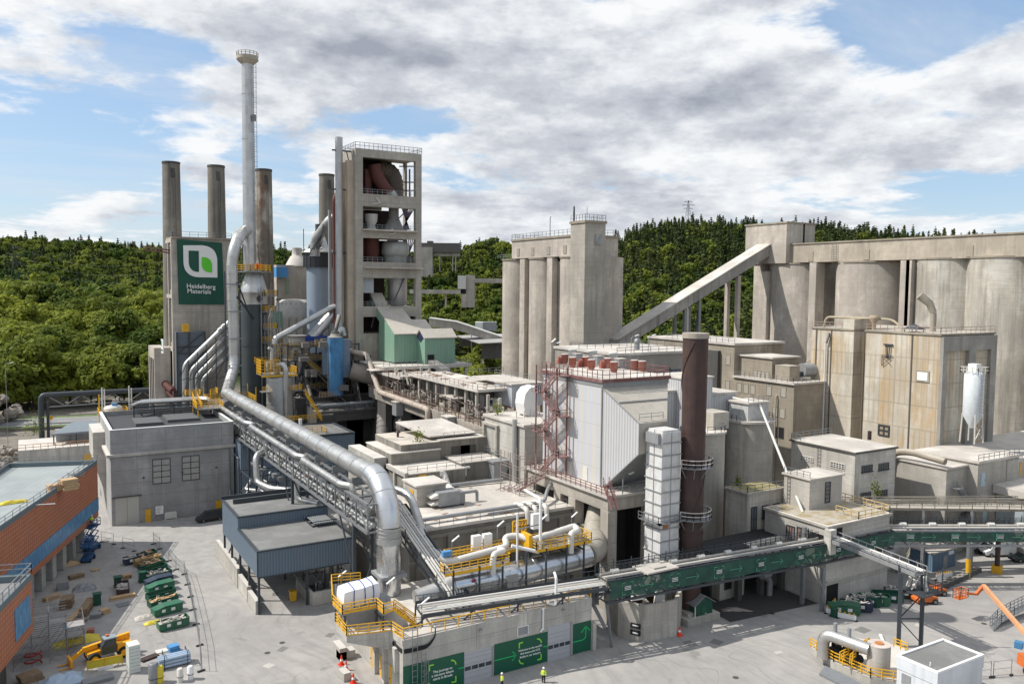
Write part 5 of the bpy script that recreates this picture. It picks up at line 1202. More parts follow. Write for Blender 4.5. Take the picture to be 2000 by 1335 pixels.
m=MB(); a=at(1391,1208,z=0); b_=at(1411,1190,z=0); x0,y0=a.x-3.2,a.y+.1; m.box(x0,x0+3.3,y0,y0+3.2,0,2.5); m.add([(x0,y0,2.5),(x0+3.3,y0,2.5),(x0+1.65,y0,3.5),(x0,y0+3.2,2.5),(x0+3.3,y0+3.2,2.5),(x0+1.65,y0+3.2,3.5)],[(0,1,2),(3,5,4)]); m.build('wall',GRND,t)
m=MB(); m.ext([(x0-.3,y0-.3,2.4),(x0+1.65,y0-.3,3.6),(x0+1.65,y0-.3,3.7),(x0-.3,y0-.3,2.5)],(0,3.8,0)); m.ext([(x0+3.6,y0-.3,2.4),(x0+1.65,y0-.3,3.6),(x0+1.65,y0-.3,3.7),(x0+3.6,y0-.3,2.5)],(0,3.8,0)); m.build('roof',GREYM,t)
m=MB(); m.box(x0+1.2,x0+2.1,y0-.05,y0,.1,2.1); d_=m.build('door',plain('hut_door_green',(.02,.09,.06),.5),t); m=MB(); m.box(x0+1.9,x0+2.,y0-.12,y0-.05,1.,1.15); m.build('handle',WHT,d_); m=MB(); m.cyl(x0-.15,y0-.2,0,2.5,.07,n=8); m.build('downpipe',WHT,t)
t=T('long_flat_building','low grey concrete building with railed dusty roof behind the filter house','building',(100,128,0))
q0=at(1205,692,Y=128); q1=at(1336,688,Y=128); zr=q0.z-.3
m=MB(); m.box(q0.x,q1.x+6,128,150,0,zr); m.build('wall',concrete('concrete_far_grey',(.36,.34,.31),.75,.4),t); m=MB(); m.box(q0.x-.3,q1.x+6.3,127.7,150.3,zr,zr+.5); m.build('roof',ROOFD,t)
m=MB(); m.rail([(q0.x,128,zr+.5),(q1.x+6,128,zr+.5)],1.1,2.2,.09); m.rail([(q0.x,141,zr+.5),(q1.x+6,141,zr+.5)],1.1,2.2,.09); m.build('roof_railing',STEELG,t)
windows(t,'Y',128.,[(q0.x+12,q0.x+16.5,zr-5.2,zr-3.4)],muntin=(4,1),pane=plain('window_blue_grey',(.14,.17,.21),.3))
m=MB(); x=q0.x+10; m.cyl(x,134,zr+.5,zr+2.,.5,n=12); m.lathe(x,134,[(.7,zr+2.),(.75,zr+2.5),(.3,zr+2.9)],12); m.build('roof_vent',STEELG,t)
for x_,lab in((q0.x+4,'lamp post at the left of the railed roof behind the fans'),(q0.x+8.4,'lamp post in the middle of the railed roof behind the fans')): streetlamp((x_,128.6,zr+.5),3.2,lab,grp='lamp posts on the flat building roof')
def proj(X,Y,Z):
    Z=Z-HC; vx=X*cyw-Y*syw; vy=X*syw+Y*cyw; c=Z*cp+vy*sp; cf=vy*cp-Z*sp; rx=vx*cr-c*sr; ry=vx*sr+c*cr
    return 1000+F_PX*rx/cf,667.5-F_PX*ry/cf
def find_y(pxl,Xc,r,z):
    lo,hi=60.,300.
    for _ in range(40):
        mid=(lo+hi)/2; d=math.hypot(Xc,mid); b0=math.atan2(Xc,mid); a=b0-math.asin(r/d); L=math.sqrt(d*d-r*r)
        p=proj(L*math.sin(a),L*math.cos(a),z)[0]
        if p>pxl: lo=mid
        else: hi=mid
    return mid
def silo(name,x,y,r,z0,z1,mt,parent,rim=True):
    m=MB(); m.tube([(x,y,z0),(x,y,z1)],r,48); m.build('silo_shell',mt,parent)
    if rim: m=MB(); m.tube([(x,y,z1),(x,y,z1+.45)],r+.25,48); m.build('rim',COND,parent)
t=T('narrow_silo_block','cluster of tall narrow concrete silos with a square lift tower in front','silo',(130,181,0))
ST=54.3
ys=[find_y(p,137.,6.1,40) for p in(981,1033,1093)]
for y in ys: silo('silo',137,y,6.1,0,ST,CONS,t)
for y in(ys[2]-3,ys[2]+12,ys[1]+10): silo('silo',150,y+22,6.1,0,ST,CONS,t,False)
m=MB()
for y in(ys[0]-9.6,ys[1]-8.6): m.box(131.3,133.2,y-1.6,y+1.2,0,ST+.2)
m.box(133.4,144,ys[2]-3,ys[0]-4,0,ST-.8); each(m,'pilaster',CONS,t)
xr=at(1181,560,Y=181.6).x
m=MB(); m.box(130,xr,181.6,188.4,0,63.4); m.build('lift_tower',CONT,t)
m=MB(); m.box(129.7,xr+.3,181.3,188.7,63.4,64.1); m.build('tower_cap',COND,t)
m=MB(); m.rail([(130,188.4,64.1),(130,181.6,64.1),(xr,181.6,64.1),(xr,188.4,64.1)],1.6,1.4,.1); m.cyl(133,185,64.1,68,.08,n=6); m.build('tower_railing',STEELG,t)
x2=at(1205,500,Y=189.).x; yb=at(1000,470,X=132.).y
m=MB(); m.box(132,x2,188.6,yb,ST+.5,60.2); m.build('headhouse',CONS,t); m=MB(); m.box(131.7,x2+.4,188.3,yb+.3,60.2,60.8); m.build('headhouse_roof',COND,t)
m=MB(); m.rail([(132,188.6,60.8),(132,yb,60.8),(x2,yb,60.8)],1.5,2.2,.1); m.rail([(xr,188.4,60.8),(x2,188.4,60.8)],1.5,2.,.1); m.rail([(131,ys[0]+5,ST+.5),(131,ys[0]-3,ST+.5)],1.3,2.,.1); m.build('roof_railing',STEELG,t)
q=at(1169,468,Y=181.5); m=MB(); m.box(q.x-1.1,q.x+1.1,181.35,181.6,q.z-1.4,q.z+1.4); m.bar((q.x-1,181.3,q.z-1.3),(q.x+1,181.3,q.z+1.2),.2); m.build('window',GREYM,t)
m=MB()
for px in(1012,1040,1071,1103): 
    q=at(px,487,X=131.9); m.box(131.85,132.05,q.y-.8,q.y+.8,ST+1.2,ST+3.6)
each(m,'door',plain('door_dusty',(.30,.28,.24),.8),t)
m=MB(); m.box(xr+.8,x2-2.4,184.5,200,0,ST+.3); m.box(x2-1.5,x2,186.,200,0,ST+.3); each(m,'back_shaft',CONS,t)
m=MB(); m.bar((134,205,60.8),(134,205,66.5),.15); m.bar((134,205,66.5),(131,200,66.3),.15); m.build('antenna',STEEL,t)
def pylon(x,y,z0,h,w,lab,arms=True,mt=STEEL,arm=1.):
    o=T('lattice_mast',lab,'pylon',(x,y,z0)); m=MB(); n=7
    for i in range(n):
        a0=w*(1-i/n)+.15;a1=w*(1-(i+1)/n)+.15; za=z0+h*i/n; zb=z0+h*(i+1)/n
        for sx,sy in((1,1),(1,-1),(-1,-1),(-1,1)):
            m.bar((x+sx*a0,y+sy*a0,za),(x+sx*a1,y+sy*a1,zb),.22); m.bar((x+sx*a0,y+sy*a0,za),(x+sx*sy*(-1)*a1*sx*sy*-1 if 0 else x-sx*a1,y+sy*a1,zb),.14)
    m.build('lattice',mt,o)
    if arms:
        m=MB(); R_=Vector((rt.x,rt.y,0)).normalized()
        for f_,l in((.72,4.5),(.84,6.),(.95,4.)): c=Vector((x,y,z0+h*f_)); m.bar(c-R_*l*arm,c+R_*l*arm,.3); m.bar(c-R_*l*arm,c+Vector((0,0,1.2)),.15); m.bar(c+R_*l*arm,c+Vector((0,0,1.2)),.15)
        each(m,'cross_arm',mt,o)
    return o
x,y=view(1339,800); pylon(x,y,float(hfun(np.array(x),np.array(y)))+6,27,3.,'dark power pylon on the hill crest behind the inclined gallery')
x,y=view(1118,420); pylon(x,y,0,87,2.,'thin lattice mast rising behind the narrow silos',arms=False)
x,y=view(31,560); zz_=float(hfun(np.array(x),np.array(y))); pylon(x,y,zz_+4,38,3.4,'grey power pylon standing among trees on the left slope')
t=T('power_line','thin power lines sagging across the wooded left slope','power line',(x,y,zz_))
for k,hh in enumerate((42,37,33)):
    m=MB(); a=Vector((x,y,zz_+hh)); x2_,y2_=view(360,480); b_=Vector((x2_,y2_,zz_+hh-6)); m.tube([a.lerp(b_,i/14)-Vector((0,0,9*(1-(2*i/14-1)**2))) for i in range(15)],.05,4); m.build('wire',STEEL,t)
t=T('wide_silo_row','row of wide round concrete silos under one long gallery at the right','silo',(200,120,0))
RT=53.6
sil=[(1497,211.,11.2,CONS),(1628,211.,11.2,CONS),(1779,209.,9.,CONS2),(1880,209.,9.4,CONS2)]
yc=[]
for p,Xc,r_,mt in sil:
    y=find_y(p,Xc,r_,30); yc.append(y); silo('silo',Xc,y,r_,0,RT if mt is CONS else RT+.4,mt,t)
silo('silo',209,yc[3]-19.4,9.4,0,RT+.4,CONS2,t); silo('silo',209,yc[3]-38.8,9.4,0,RT+.4,CONS2,t)
m=MB()
for px,w_ in((1580,2.4),(1640,1.6),(1757,3.2),(1768,1.)): q=at(px,560,X=200.2); m.box(200.2,204,q.y-w_,q.y,0,RT+.3)
each(m,'pilaster',CONS,t)
gy0=at(1543,480,X=201).y; m=MB(); m.box(201,209,gy0,yc[3]-50,RT+.5,RT+5.9); m.build('gallery',concrete('concrete_gallery_brown',(.47,.42,.35),.78,.4,panel=(7.,30.)),t); m=MB(); m.box(200.7,209.3,gy0+.1,yc[3]-50.2,RT+5.9,RT+6.3); m.build('gallery_roof',COND,t)
m=MB()
for px in(1583,1692,1893): q=at(px,500,X=200.9); m.box(200.85,201.05,q.y-.9,q.y+.9,RT+.8,RT+3.6)
each(m,'door',plain('door_dusty2',(.34,.30,.24),.8),t)
q=at(1630,500,X=200.8); m=MB(); m.ladder((200.6,q.y,RT+.8),(200.6,q.y,RT+5.6),1.6,out=(-1,0,0)); m.build('ladder',STEEL,t)
m=MB(); q=at(1556,790,X=200.); m.prism([(199.6,find_y(1500,211,11.2,20)-14),(199.6,find_y(1500,211,11.2,20)+9),(203,find_y(1500,211,11.2,20)+9),(203,find_y(1500,211,11.2,20)-14)],0,24,z1s=[27,13,13,27]); m.build('base_wall',COND,t)
qa=at(1457,437,X=199.);qb=at(1537,431,X=199.);qc=at(1592,435,Y=qb.y)
t=T('gallery_head_house','tall windowless concrete head house where the inclined gallery ends','building',(199,qb.y,0))
m=MB(); m.box(199,qc.x,qb.y,qa.y,RT+.3,66.); m.build('wall',CONS,t); m=MB(); m.box(198.7,qc.x+.3,qb.y-.3,qa.y+.3,66,66.5); m.build('roof',COND,t)
m=MB(); m.box(199.5,204,qa.y-6.4,qa.y-3.4,0,RT+.3); m.box(199.5,201,qa.y-9,qa.y-6.4,0,RT-2); each(m,'pier',CONS,t)
m=MB(); m.box(201.6,202.6,qb.y-.06,qb.y,RT+3.3,RT+5.6); m.box(206.4,206.8,qb.y-.3,qb.y,RT+.5,66.3); each(m,'opening',DARK,t)
g0=at(1205,664,Y=181.); g1=at(1506,477,Y=179.5)
t=T('inclined_gallery','long inclined grey conveyor gallery rising from the narrow silos to the head house','conveyor',g0)
d_=(g1-g0).normalized(); W_=Vector((0,5.5,0)); Hh=Vector((0,0,-3.3))
m=MB(); a,b_=g0,g1; m.add([a,b_,b_+W_,a+W_,a+Hh,b_+Hh,b_+W_+Hh,a+W_+Hh],[(4,5,1,0),(7,4,0,3),(5,6,2,1),(6,7,3,2),(7,6,5,4)]); m.build('side_wall',concrete('concrete_gallery_streaked',(.36,.35,.33),.75,.75),t)
m=MB(); u=Vector((0,0,.35)); m.add([a-Vector((0,.3,0)),b_-Vector((0,.3,0)),b_+W_+Vector((0,.3,0)),a+W_+Vector((0,.3,0)),a-Vector((0,.3,0))+u,b_-Vector((0,.3,0))+u,b_+W_+u,a+W_+u],[(0,1,5,4),(4,5,6,7),(3,2,1,0),(2,3,7,6),(0,4,7,3),(1,2,6,5)]); m.build('roof',ROOFD,t)
for px in(1333,1361,1440):
    fr=(px-1205)/(1506-1205); c=g0.lerp(g1,fr); 
    for o_ in(.6,4.9): m=MB(); m.bar((c.x,c.y+o_,0),(c.x,c.y+o_,c.z-3.6),.9 if px!=1440 else 1.2); m.build('leg',STEELG if px<1400 else CONS,t)
m=MB(); c=g0.lerp(g1,.42); e=g0.lerp(g1,.52); m.bar((c.x,c.y+.6,6),(e.x,e.y+.6,e.z-4),.35); m.bar((c.x,c.y+.6,c.z-5),(e.x,e.y+.6,8),.35); each(m,'brace',STEEL,t)
t=T('stained_block','big ochre stained ribbed concrete block with a deep slot in its face','building',(150,92.8,0))
kx=150.; y_a=at(1586,643,X=kx).y; y_b=at(1668,646,X=kx).y; y_c=at(1692,646,X=kx).y; y_d=92.8; zt=37.4; xr=at(1942,650,Y=92.8).x
m=MB(); m.box(kx,kx+26,y_b,y_a,0,zt); m.box(kx,xr,y_d,y_c,0,zt); m.box(kx+9,kx+26,y_c,y_b,0,zt-.2); m.box(kx-.05,kx+6,y_b-.05,y_b+2.6,zt,zt+2.4); m.box(kx-.06,kx,y_b-.06,y_b+2.6,2,zt); m.build('wall',CONX,t)
m=MB(); m.box(kx-.25,kx+26.2,y_b-.2,y_a+.25,zt,zt+.35); m.box(kx-.25,xr+.25,y_d-.25,y_c+.2,zt,zt+.35); each(m,'parapet',COND,t)
m=MB()
for px in(1622,1780,1686,1579+14): q=at(px,700,X=kx-.1); m.box(kx-.12,kx,q.y-.14,q.y+.14,1,zt)
each(m,'seam',plain('seam_dark',(.12,.10,.08),.9),t)
SHP=concrete('concrete_pilaster_grey',(.34,.33,.31),.75,.4)
m=MB(); 
for x0_,x1_ in((kx-.02,kx+1.2),(kx+8.5,kx+11),(xr-2,xr+.02)): m.box(x0_,x1_,y_d-.7,y_d,0,zt-3)
m.box(kx-.02,xr+.02,y_d-.7,y_d,zt-3,zt-.2)
each(m,'pilaster',SHP,t)
q=at(1735,675,X=kx); m=MB(); m.box(kx-.35,kx,q.y-1.1,q.y+.9,zt-2.5,zt-2.25)
for dy in(-.6,-.1,.3): m.bar((kx-.3,q.y+dy,zt-2.4),(kx-.3,q.y+dy*.6,zt-5.2),.13)
m.bar((kx-.3,q.y+1.1,zt-4.6),(kx-.3,q.y+1.1,zt-6.8),.12); m.bar((kx-.3,q.y-1.2,zt-4.6),(kx-.3,q.y+1.1,zt-4.6),.12); m.bar((kx-.3,q.y+.9,zt-5),(kx-.3,q.y-1.,zt-6.6),.07); m.bar((kx-.3,q.y-.9,zt-5),(kx-.3,q.y+1.,zt-6.6),.07); m.build('hoist_bracket',STEEL,t)
q0=at(1790,722,X=kx);q1=at(1815,747,X=kx); m=MB(); m.box(kx-.15,kx,q1.y,q0.y,q1.z,q0.z); w_=m.build('window',COND,t); m=MB(); m.box(kx-.22,kx-.15,q1.y+.3,q0.y-.3,q1.z+.3,q0.z-.3); m.build('pane',WHT,w_)
for (a,b_,c,d2) in((1590,1606,752,772),(1718,1735,830,850)):
    q0=at(a,c,X=kx);q1=at(b_,d2,X=kx); windows(t,'X',kx,[(q1.y,q0.y,q1.z,q0.z)],frame=STEEL,pane=plain('window_boarded',(.30,.25,.18),.8),muntin=(2,2),fw=.25,depth=.2)
m=MB(); q=at(1612,690,X=kx-.5); m.tube([(kx-.5,q.y,zt-3),(kx-.5,q.y,6)],.2,10); pp_=m.build('downpipe',STEELW,t); m=MB(); m.tube([(kx-.5,q.y-.2,zt-3),(kx-.5,q.y-.6,zt-1.5),(kx-.2,q.y-.4,zt-.8)],.25,8); m.build('pipe_head',STEELG,t)
m=MB(); zc_=zt+.35
m.rail([(kx,y_a,zc_),(kx,y_b+3,zc_)],1.2,1.6,.09); m.rail([(kx,y_c,zc_),(kx,y_d,zc_),(xr,y_d,zc_)],1.2,1.6,.09); m.build('roof_railing',paint('rail_rusty_pale',(.40,.30,.25),.6),t)
m=MB(); m.tube([(kx+2,y_a-1.5,zt),(kx+2,y_a-2,zt+2.6),(kx+3,y_d+12,zt+2.6),(kx+3,y_d+9.5,zt)],.25,8,bend=2.); m.build('roof_pipe',paint('pipe_ochre',(.42,.36,.25),.6),t)
m=MB(); q=at(1707,640,X=kx+2); m.lathe(q.x,q.y,[(.4,zt),(.4,zt+1.6),(1.,zt+2.6),(.9,zt+3.3),(.3,zt+3.3)],14); m.build('roof_cowl',paint('cowl_ochre',(.40,.31,.22),.7),t)
m=MB(); q=at(1785,650,X=kx+2); m.add([(q.x-1.6,q.y-1.6,zt+.9),(q.x+1.6,q.y-1.6,zt+.9),(q.x+1.6,q.y+1.6,zt+.9),(q.x-1.6,q.y+1.6,zt+.9),(q.x,q.y,zt+2)],[(0,1,4),(1,2,4),(2,3,4),(3,0,4),(3,2,1,0)])
for s1 in(-1,1):
    for s2 in(-1,1): m.bar((q.x+s1*1.2,q.y+s2*1.2,zt),(q.x+s1*1.2,q.y+s2*1.2,zt+.9),.12)
m.build('roof_hatch_cover',STEEL,t)
m=MB(); q=at(1822,640,X=kx+7); m.tube([(q.x,q.y,zt),(q.x,q.y,zt+4.2)],.6,14); m.tube([(q.x,q.y,zt+4.2),(q.x-.5,q.y+.6,zt+6.),(q.x-1.8,q.y+2.,zt+7.6)],[.65,.75,.85],14); m.build('roof_stack',paint('stack_dusty',(.36,.32,.26),.7),t)
q=at(1897,858,Y=87.2); t=T('white_tank_silo','slim white steel silo with cone bottom on legs before the stained block','silo',q)
r_=1.7; x,y,z=q
m=MB(); m.lathe(x,y,[(.35,z+2.2),(r_,z+4.6),(r_,z+12.4),(r_*.6,z+12.9)],28); m.build('shell',plain('silo_white_dirty',(.62,.66,.68),.45,0,.3),t)
m=MB(); m.box(x-.8,x+.8,y-.8,y+.8,z+12.9,z+14.3); m.build('top_filter',WHT,t)
m=MB(); m.rail([(x-r_,y-r_,z+12.5),(x+r_,y-r_,z+12.5),(x+r_,y+r_,z+12.5),(x-r_,y+r_,z+12.5)],1.2,1.,.09,closed=True); m.build('top_railing',STEELW,t)
for a in(-1,1):
    for b_ in(-1,1): m=MB(); m.bar((x+a*1.4,y+b_*1.4,z-.5),(x+a*1.2,y+b_*1.2,z+5),.2); m.build('leg',STEELW,t)
m=MB(); m.bar((x-1.4,y-1.4,z),(x+1.2,y-1.3,z+3.),.1); m.bar((x+1.4,y-1.4,z),(x-1.2,y-1.3,z+3.),.1); each(m,'brace',STEELW,t); m=MB(); m.ladder((x-.6,y-r_-.15,z+.2),(x-.6,y-r_-.15,z+12.5),.55,cage=True); m.build('ladder',STEELG,t)
kx2=140.; ky=at(1551,752,X=kx2).y; kz=25.7; y2=at(1433,742,X=kx2).y; xq=at(1580,750,Y=ky).x
t=T('brown_dusty_building','dusty brown stepped concrete building with small square windows left of the stained block','building',(kx2,ky,0))
m=MB(); m.box(kx2,xq+5,ky,y2,0,kz); 
u0=at(1508,712,X=kx2+1.5).y; u1=y2; zz2=30.6; m.box(kx2+1.5,kx2+10,u0,u1,kz,zz2)
ub=at(1433,672,X=kx2).y; ubl=at(1385,668,X=kx2).y; m.box(kx2-.0,kx2+16,y2,ubl+22,0,33.); m.build('wall',COND,t)
m=MB(); m.box(kx2-.5,xq+5.3,ky-.4,y2,kz,kz+.4); m.box(kx2+1.1,kx2+10.4,u0-.4,u1,zz2,zz2+.35); m.box(kx2-.4,kx2+16.4,y2-.4,ubl+22.3,33.,33.5); each(m,'roof',ROOFD,t)
cells=[]
for px,py in((1444,756),(1457,758),(1470,760),(1502,762),(1530,765),(1528,806),(1514,803)): q=at(px,py,X=kx2); cells.append((q.y-.65,q.y+.65,q.z-1.,q.z+1.))
WD=plain('window_filled_brown',(.36,.34,.29),.7); windows(t,'X',kx2,cells,frame=COND,pane=WD,fw=.12,depth=.1)
cells=[]
for px,py in((1475,730),(1483,731),(1490,732),(1498,733)): q=at(px,py,X=kx2+1.5); cells.append((q.y-.5,q.y+.5,q.z-.8,q.z+.8))
windows(t,'X',kx2+1.5,cells,frame=COND,pane=WD,fw=.12,depth=.1)
cells=[]
for px,py in((1422,702),(1421,752)): q=at(px,py,X=kx2); cells.append((q.y-.6,q.y+.6,q.z-1.1,q.z+1.1))
windows(t,'X',kx2,cells,frame=COND,pane=WD,fw=.12,depth=.1)
cells=[]
for px,py in((1512,843),(1526,845)): q=at(px,py,X=kx2); cells.append((q.y-.6,q.y+.6,q.z-1.1,q.z+1.1))
windows(t,'X',kx2,cells,frame=STEEL,pane=DARK,fw=.12,depth=.1)
m=MB(); q=at(1394,700,X=kx2); m.box(kx2-.9,kx2,q.y-2.2,q.y+2.2,18,31.5); m.build('bay',CONK,t)
m=MB(); q=at(1516,770,X=kx2-.4); m.tube([(kx2-.1,q.y,23.),(kx2-.5,q.y,22.6),(kx2-.5,q.y,4)],.18,8); m.build('downpipe',COND,t)
m=MB(); m.rail([(kx2-.3,y2-.5,kz+.4),(kx2-.3,ky,kz+.4),(kx2+8,ky,kz+.4)],1.1,1.5,.08); m.rail([(kx2,ubl+15,33.5),(kx2,y2,33.5)],1.1,2.,.08); m.build('roof_railing',STEELG,t)
q=at(1555,745,z=kz+.4); t=T('roof_ductbox','dusty round drum and box duct lying on the brown building roof','duct',q); m=MB(); m.box(q.x-1,q.x+2.2,q.y+1,q.y+5,q.z,q.z+3.3); m.build('duct_box',COND,t); m=MB(); m.tube([(q.x+4.6,q.y+2.4,q.z+2.1),(q.x+10,q.y+1.2,q.z+2.1)],1.5,18,rings=1.6,ring_r=1.03); m.build('drum',GREYM,t); m=MB(); m.bar((q.x+2.2,q.y+2.4,q.z+1),(q.x+4.6,q.y+2.4,q.z+1.4),1.,.9); m.build('link',STEEL,t)
def cf(pl,pr,Yc):
    a=at(pl,830,Y=Yc);b_=at(pr,830,Y=Yc); c=(a+b_)/2; d=math.hypot(c.x,c.y); aa=math.atan2(a.x,a.y);bb=math.atan2(b_.x,b_.y); r=d*math.sin((bb-aa)/2); return c.x,c.y,r
x,y,r_=cf(1416,1510,106); tz_=at(1416,826,Y=y).z
TK=concrete('concrete_tank',(.45,.43,.385),.78,.35)
t=T('round_concrete_tank','wide round concrete tank with a small white cabin on top','tank',(x,y,0)); m=MB(); m.cyl(x,y,0,tz_,r_,n=40); m.build('shell',TK,t); m=MB(); m.cyl(x,y,tz_,tz_+.4,r_+.3,n=40); m.build('rim',ROOFD,t)
m=MB(); m.box(x-2.6,x+2.6,y-2.,y+2.6,tz_+.4,tz_+3.4); cb=m.build('cabin',paint('cabin_white_dirty',(.55,.55,.54),.6,0,.5),t); m=MB(); m.box(x-2.9,x+2.9,y-2.3,y+2.9,tz_+3.4,tz_+3.7); m.build('roof',ROOFD,cb)
m=MB(); m.rail([(x+(r_)*math.cos(a),y+r_*math.sin(a),tz_+.4) for a in np.linspace(-1.,3.6,18)],1.,1.8,.08); m.rail([(x-2.6,y-2,tz_+3.7),(x+2.6,y-2,tz_+3.7)],1.,1.3,.07); m.build('railing',STEELG,t)
tx,ty,tr,tzz=x,y,r_,tz_
t=T('white_fill_pipe','thin white pipe arching over the round tank and sloping down to the roofs','pipe',(x,y,0)); m=MB()
pa=at(1430,776,Y=y+3); pb_=at(1483,788,Y=y-2); pc=at(1530,905,Y=93); m.tube([pa,pb_,pc,at(1568,1000,Y=84)],.22,8,bend=.8); m.build('pipe',STEELW,t)
x,y,r_=cf(1335,1416,101); tz_=at(1416,838,Y=y).z
t=T('left_round_tank','round concrete tank half hidden behind the brown stack','tank',(x,y,0)); m=MB(); m.cyl(x,y,0,tz_,r_,n=40); m.build('shell',TK,t); m=MB(); m.cyl(x,y,tz_,tz_+.35,r_+.25,n=40); m.build('rim',ROOFD,t); m=MB(); m.box(x+1.,x+4.6,y-1,y+3,tz_+.35,tz_+3.2); m.build('upstand',TK,t)
m=MB(); m.rail([(x+r_*math.cos(a),y+r_*math.sin(a),tz_+.35) for a in np.linspace(-2.2,.5,8)],1.,1.8,.07); m.build('railing',STEELG,t)
t=T('corrugated_tower_box','tall pale corrugated metal boxes behind the brown stack','building',(88,108,0))
qa=at(1302,760,Y=110);qb=at(1392,735,Y=108);qc=at(1434,762,Y=110)
m=MB(); m.box(at(1335,740,Y=108).x,qb.x,108,116,0,qb.z-.2); m.box(qb.x+.02,qc.x,109.5,116,0,qc.z-.5); m.box(qa.x,at(1335,740,Y=110).x-.02,110,120,0,qa.z-.6); m.build('cladding',CORR,t)
m=MB(); m.box(at(1335,740,Y=108).x-.2,qb.x+.2,107.8,116.2,qb.z-.2,qb.z+.1); m.box(qb.x+.25,qc.x+.3,109.2,116.2,qc.z-.5,qc.z-.1); m.box(qa.x-.2,at(1335,740,Y=110).x-.3,109.7,120,qa.z-.6,qa.z-.2); each(m,'roof',ROOFD,t)
sx,sy=96.5,90.; q=at(1460,966,Y=sy); sx=q.x; sh=q.z; bx=at(1530,955,Y=sy).x; byy=at(1418,945,X=sx).y
t=T('mossy_roof_building','grey concrete building with yellow mossy railed roof in front of the round tank','building',(sx,sy,0))
m=MB(); m.box(sx,bx,sy,byy,0,sh); m.build('wall',CONB,t); m=MB(); m.box(sx-.2,bx+.2,sy-.2,byy+.2,sh,sh+.3); m.build('roof_slab',CONB,t); m=MB(); m.box(sx+.1,bx-.1,sy+.1,byy-.1,sh+.3,sh+.38); m.build('moss',MOSS,t); m=MB(); m.rail([(sx,byy,sh+.3),(sx,sy,sh+.3),(bx,sy,sh+.3)],1.1,1.5,.08); m.build('roof_railing',STEELG,t)
cells=[]; 
for px,py,w_,h_ in((1472,1012,1.1,3.6),(1494,998,1.2,1.8),(1515,994,1.2,1.8),(1492,1043,1.1,1.6),(1514,1040,1.1,1.6)): q=at(px,py,Y=sy); cells.append((q.x-w_/2,q.x+w_/2,q.z-h_/2,q.z+h_/2))
windows(t,'Y',sy,cells,pane=GLSB,muntin=(2,2),fw=.1,sill=True)
q=at(1455,1042,z=6.5); t=T('low_mossy_building','low dark concrete annex with green mossy roof beside the brown stack','building',(86,84,0))
x1_=at(1456,1050,Y=86).x; x0_=at(1408,1062,Y=86).x; m=MB(); m.box(x0_,x1_,86,sy-.02,0,6.6); m.box(x0_-4.,x0_,87.4,sy+5,0,6.6); m.box(91.,98.9,84.2,85.6,6.2,8.2); m.build('wall',CONB,t); m=MB(); m.box(x0_-4.1,x1_+.1,85.9,sy-.05,6.6,6.85); m.build('moss_roof',MOSS,t)
windows(t,'Y',86.,[(x0_+1,x0_+2.2,1.6,4.2),(x0_+3.2,x0_+4.2,3.2,4.6)],pane=DARK)
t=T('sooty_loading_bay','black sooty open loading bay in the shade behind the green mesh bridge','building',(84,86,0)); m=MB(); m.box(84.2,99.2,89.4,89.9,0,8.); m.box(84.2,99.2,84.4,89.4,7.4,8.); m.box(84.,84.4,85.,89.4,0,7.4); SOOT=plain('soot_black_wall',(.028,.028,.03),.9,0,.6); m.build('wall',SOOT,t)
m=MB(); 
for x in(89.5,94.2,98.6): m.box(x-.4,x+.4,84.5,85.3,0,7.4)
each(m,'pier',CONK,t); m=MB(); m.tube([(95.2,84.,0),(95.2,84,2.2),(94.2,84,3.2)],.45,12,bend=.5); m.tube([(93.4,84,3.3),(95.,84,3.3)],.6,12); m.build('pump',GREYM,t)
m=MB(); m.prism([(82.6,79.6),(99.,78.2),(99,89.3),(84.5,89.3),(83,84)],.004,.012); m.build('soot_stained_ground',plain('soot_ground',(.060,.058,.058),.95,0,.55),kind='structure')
gx,gy,gz=99.3,77.3,11.4; gx1=113.7; t=T('grey_corner_building','grey concrete building behind the green mesh bridge with weedy railed roof','building',(gx,gy,0))
m=MB(); m.box(gx,gx1,gy,89,0,gz); m.build('wall',CONP,t)
m=MB(); m.box(gx-.3,gx1+.3,gy-.3,89.2,gz,gz+.35); m.build('roof_slab',CONB,t); m=MB(); m.box(gx+.3,gx1-.3,gy+.3,88.6,gz+.35,gz+.42); m.build('roof_dirt',mat('weedy_gravel',lambda b:setp(b,b.mix(b.mapr(b.noise(b.pos,.6,6,.6),.42,.62),(.40,.37,.32),(.30,.24,.13)),.95)),t)
m=MB(); m.rail([(gx1,88,gz+.35),(gx1,gy,gz+.35),(gx+7,gy,gz+.35),(gx+7,gy+4,gz+.35)],1.2,1.4,.1,bars=2); m.build('roof_railing_yellow',paint('yellow_faded',(.62,.45,.20),.6,0,.3),t)
m=MB(); m.box(gx-.6,gx+.6,gy-1.1,gy,gz-3.6,gz); m.box(gx-.1,gx+1.4,gy-.5,gy,gz-1.9,gz-.1); each(m,'corner_pier',CONP,t); m=MB(); m.box(gx-.05,gx,gy+.6,gy+3.,gz-3.2,gz-1.2); m.box(gx+.7,gx+3.3,gy-.05,gy,gz-1.8,gz-.3); m.box(gx+.3,gx+2.8,gy-.05,gy,0,2.8); each(m,'dark_opening',DARK,t)
m=MB(); m.box(gx,gx1,gy-.25,gy,3.3,3.6); m.build('ledge',CONB,t)
windows(t,'X',gx,[(80.6,82.6,gz-3.4,gz-1.2),(83.2,84.6,gz-3.4,gz-1.4)],pane=plain('shutter_brown',(.20,.14,.12),.7),muntin=(3,1))
m=MB(); m.bar((96.9,79.4,0),(96.9,79.4,gz),.5); m.build('side_post',STEELG,t)
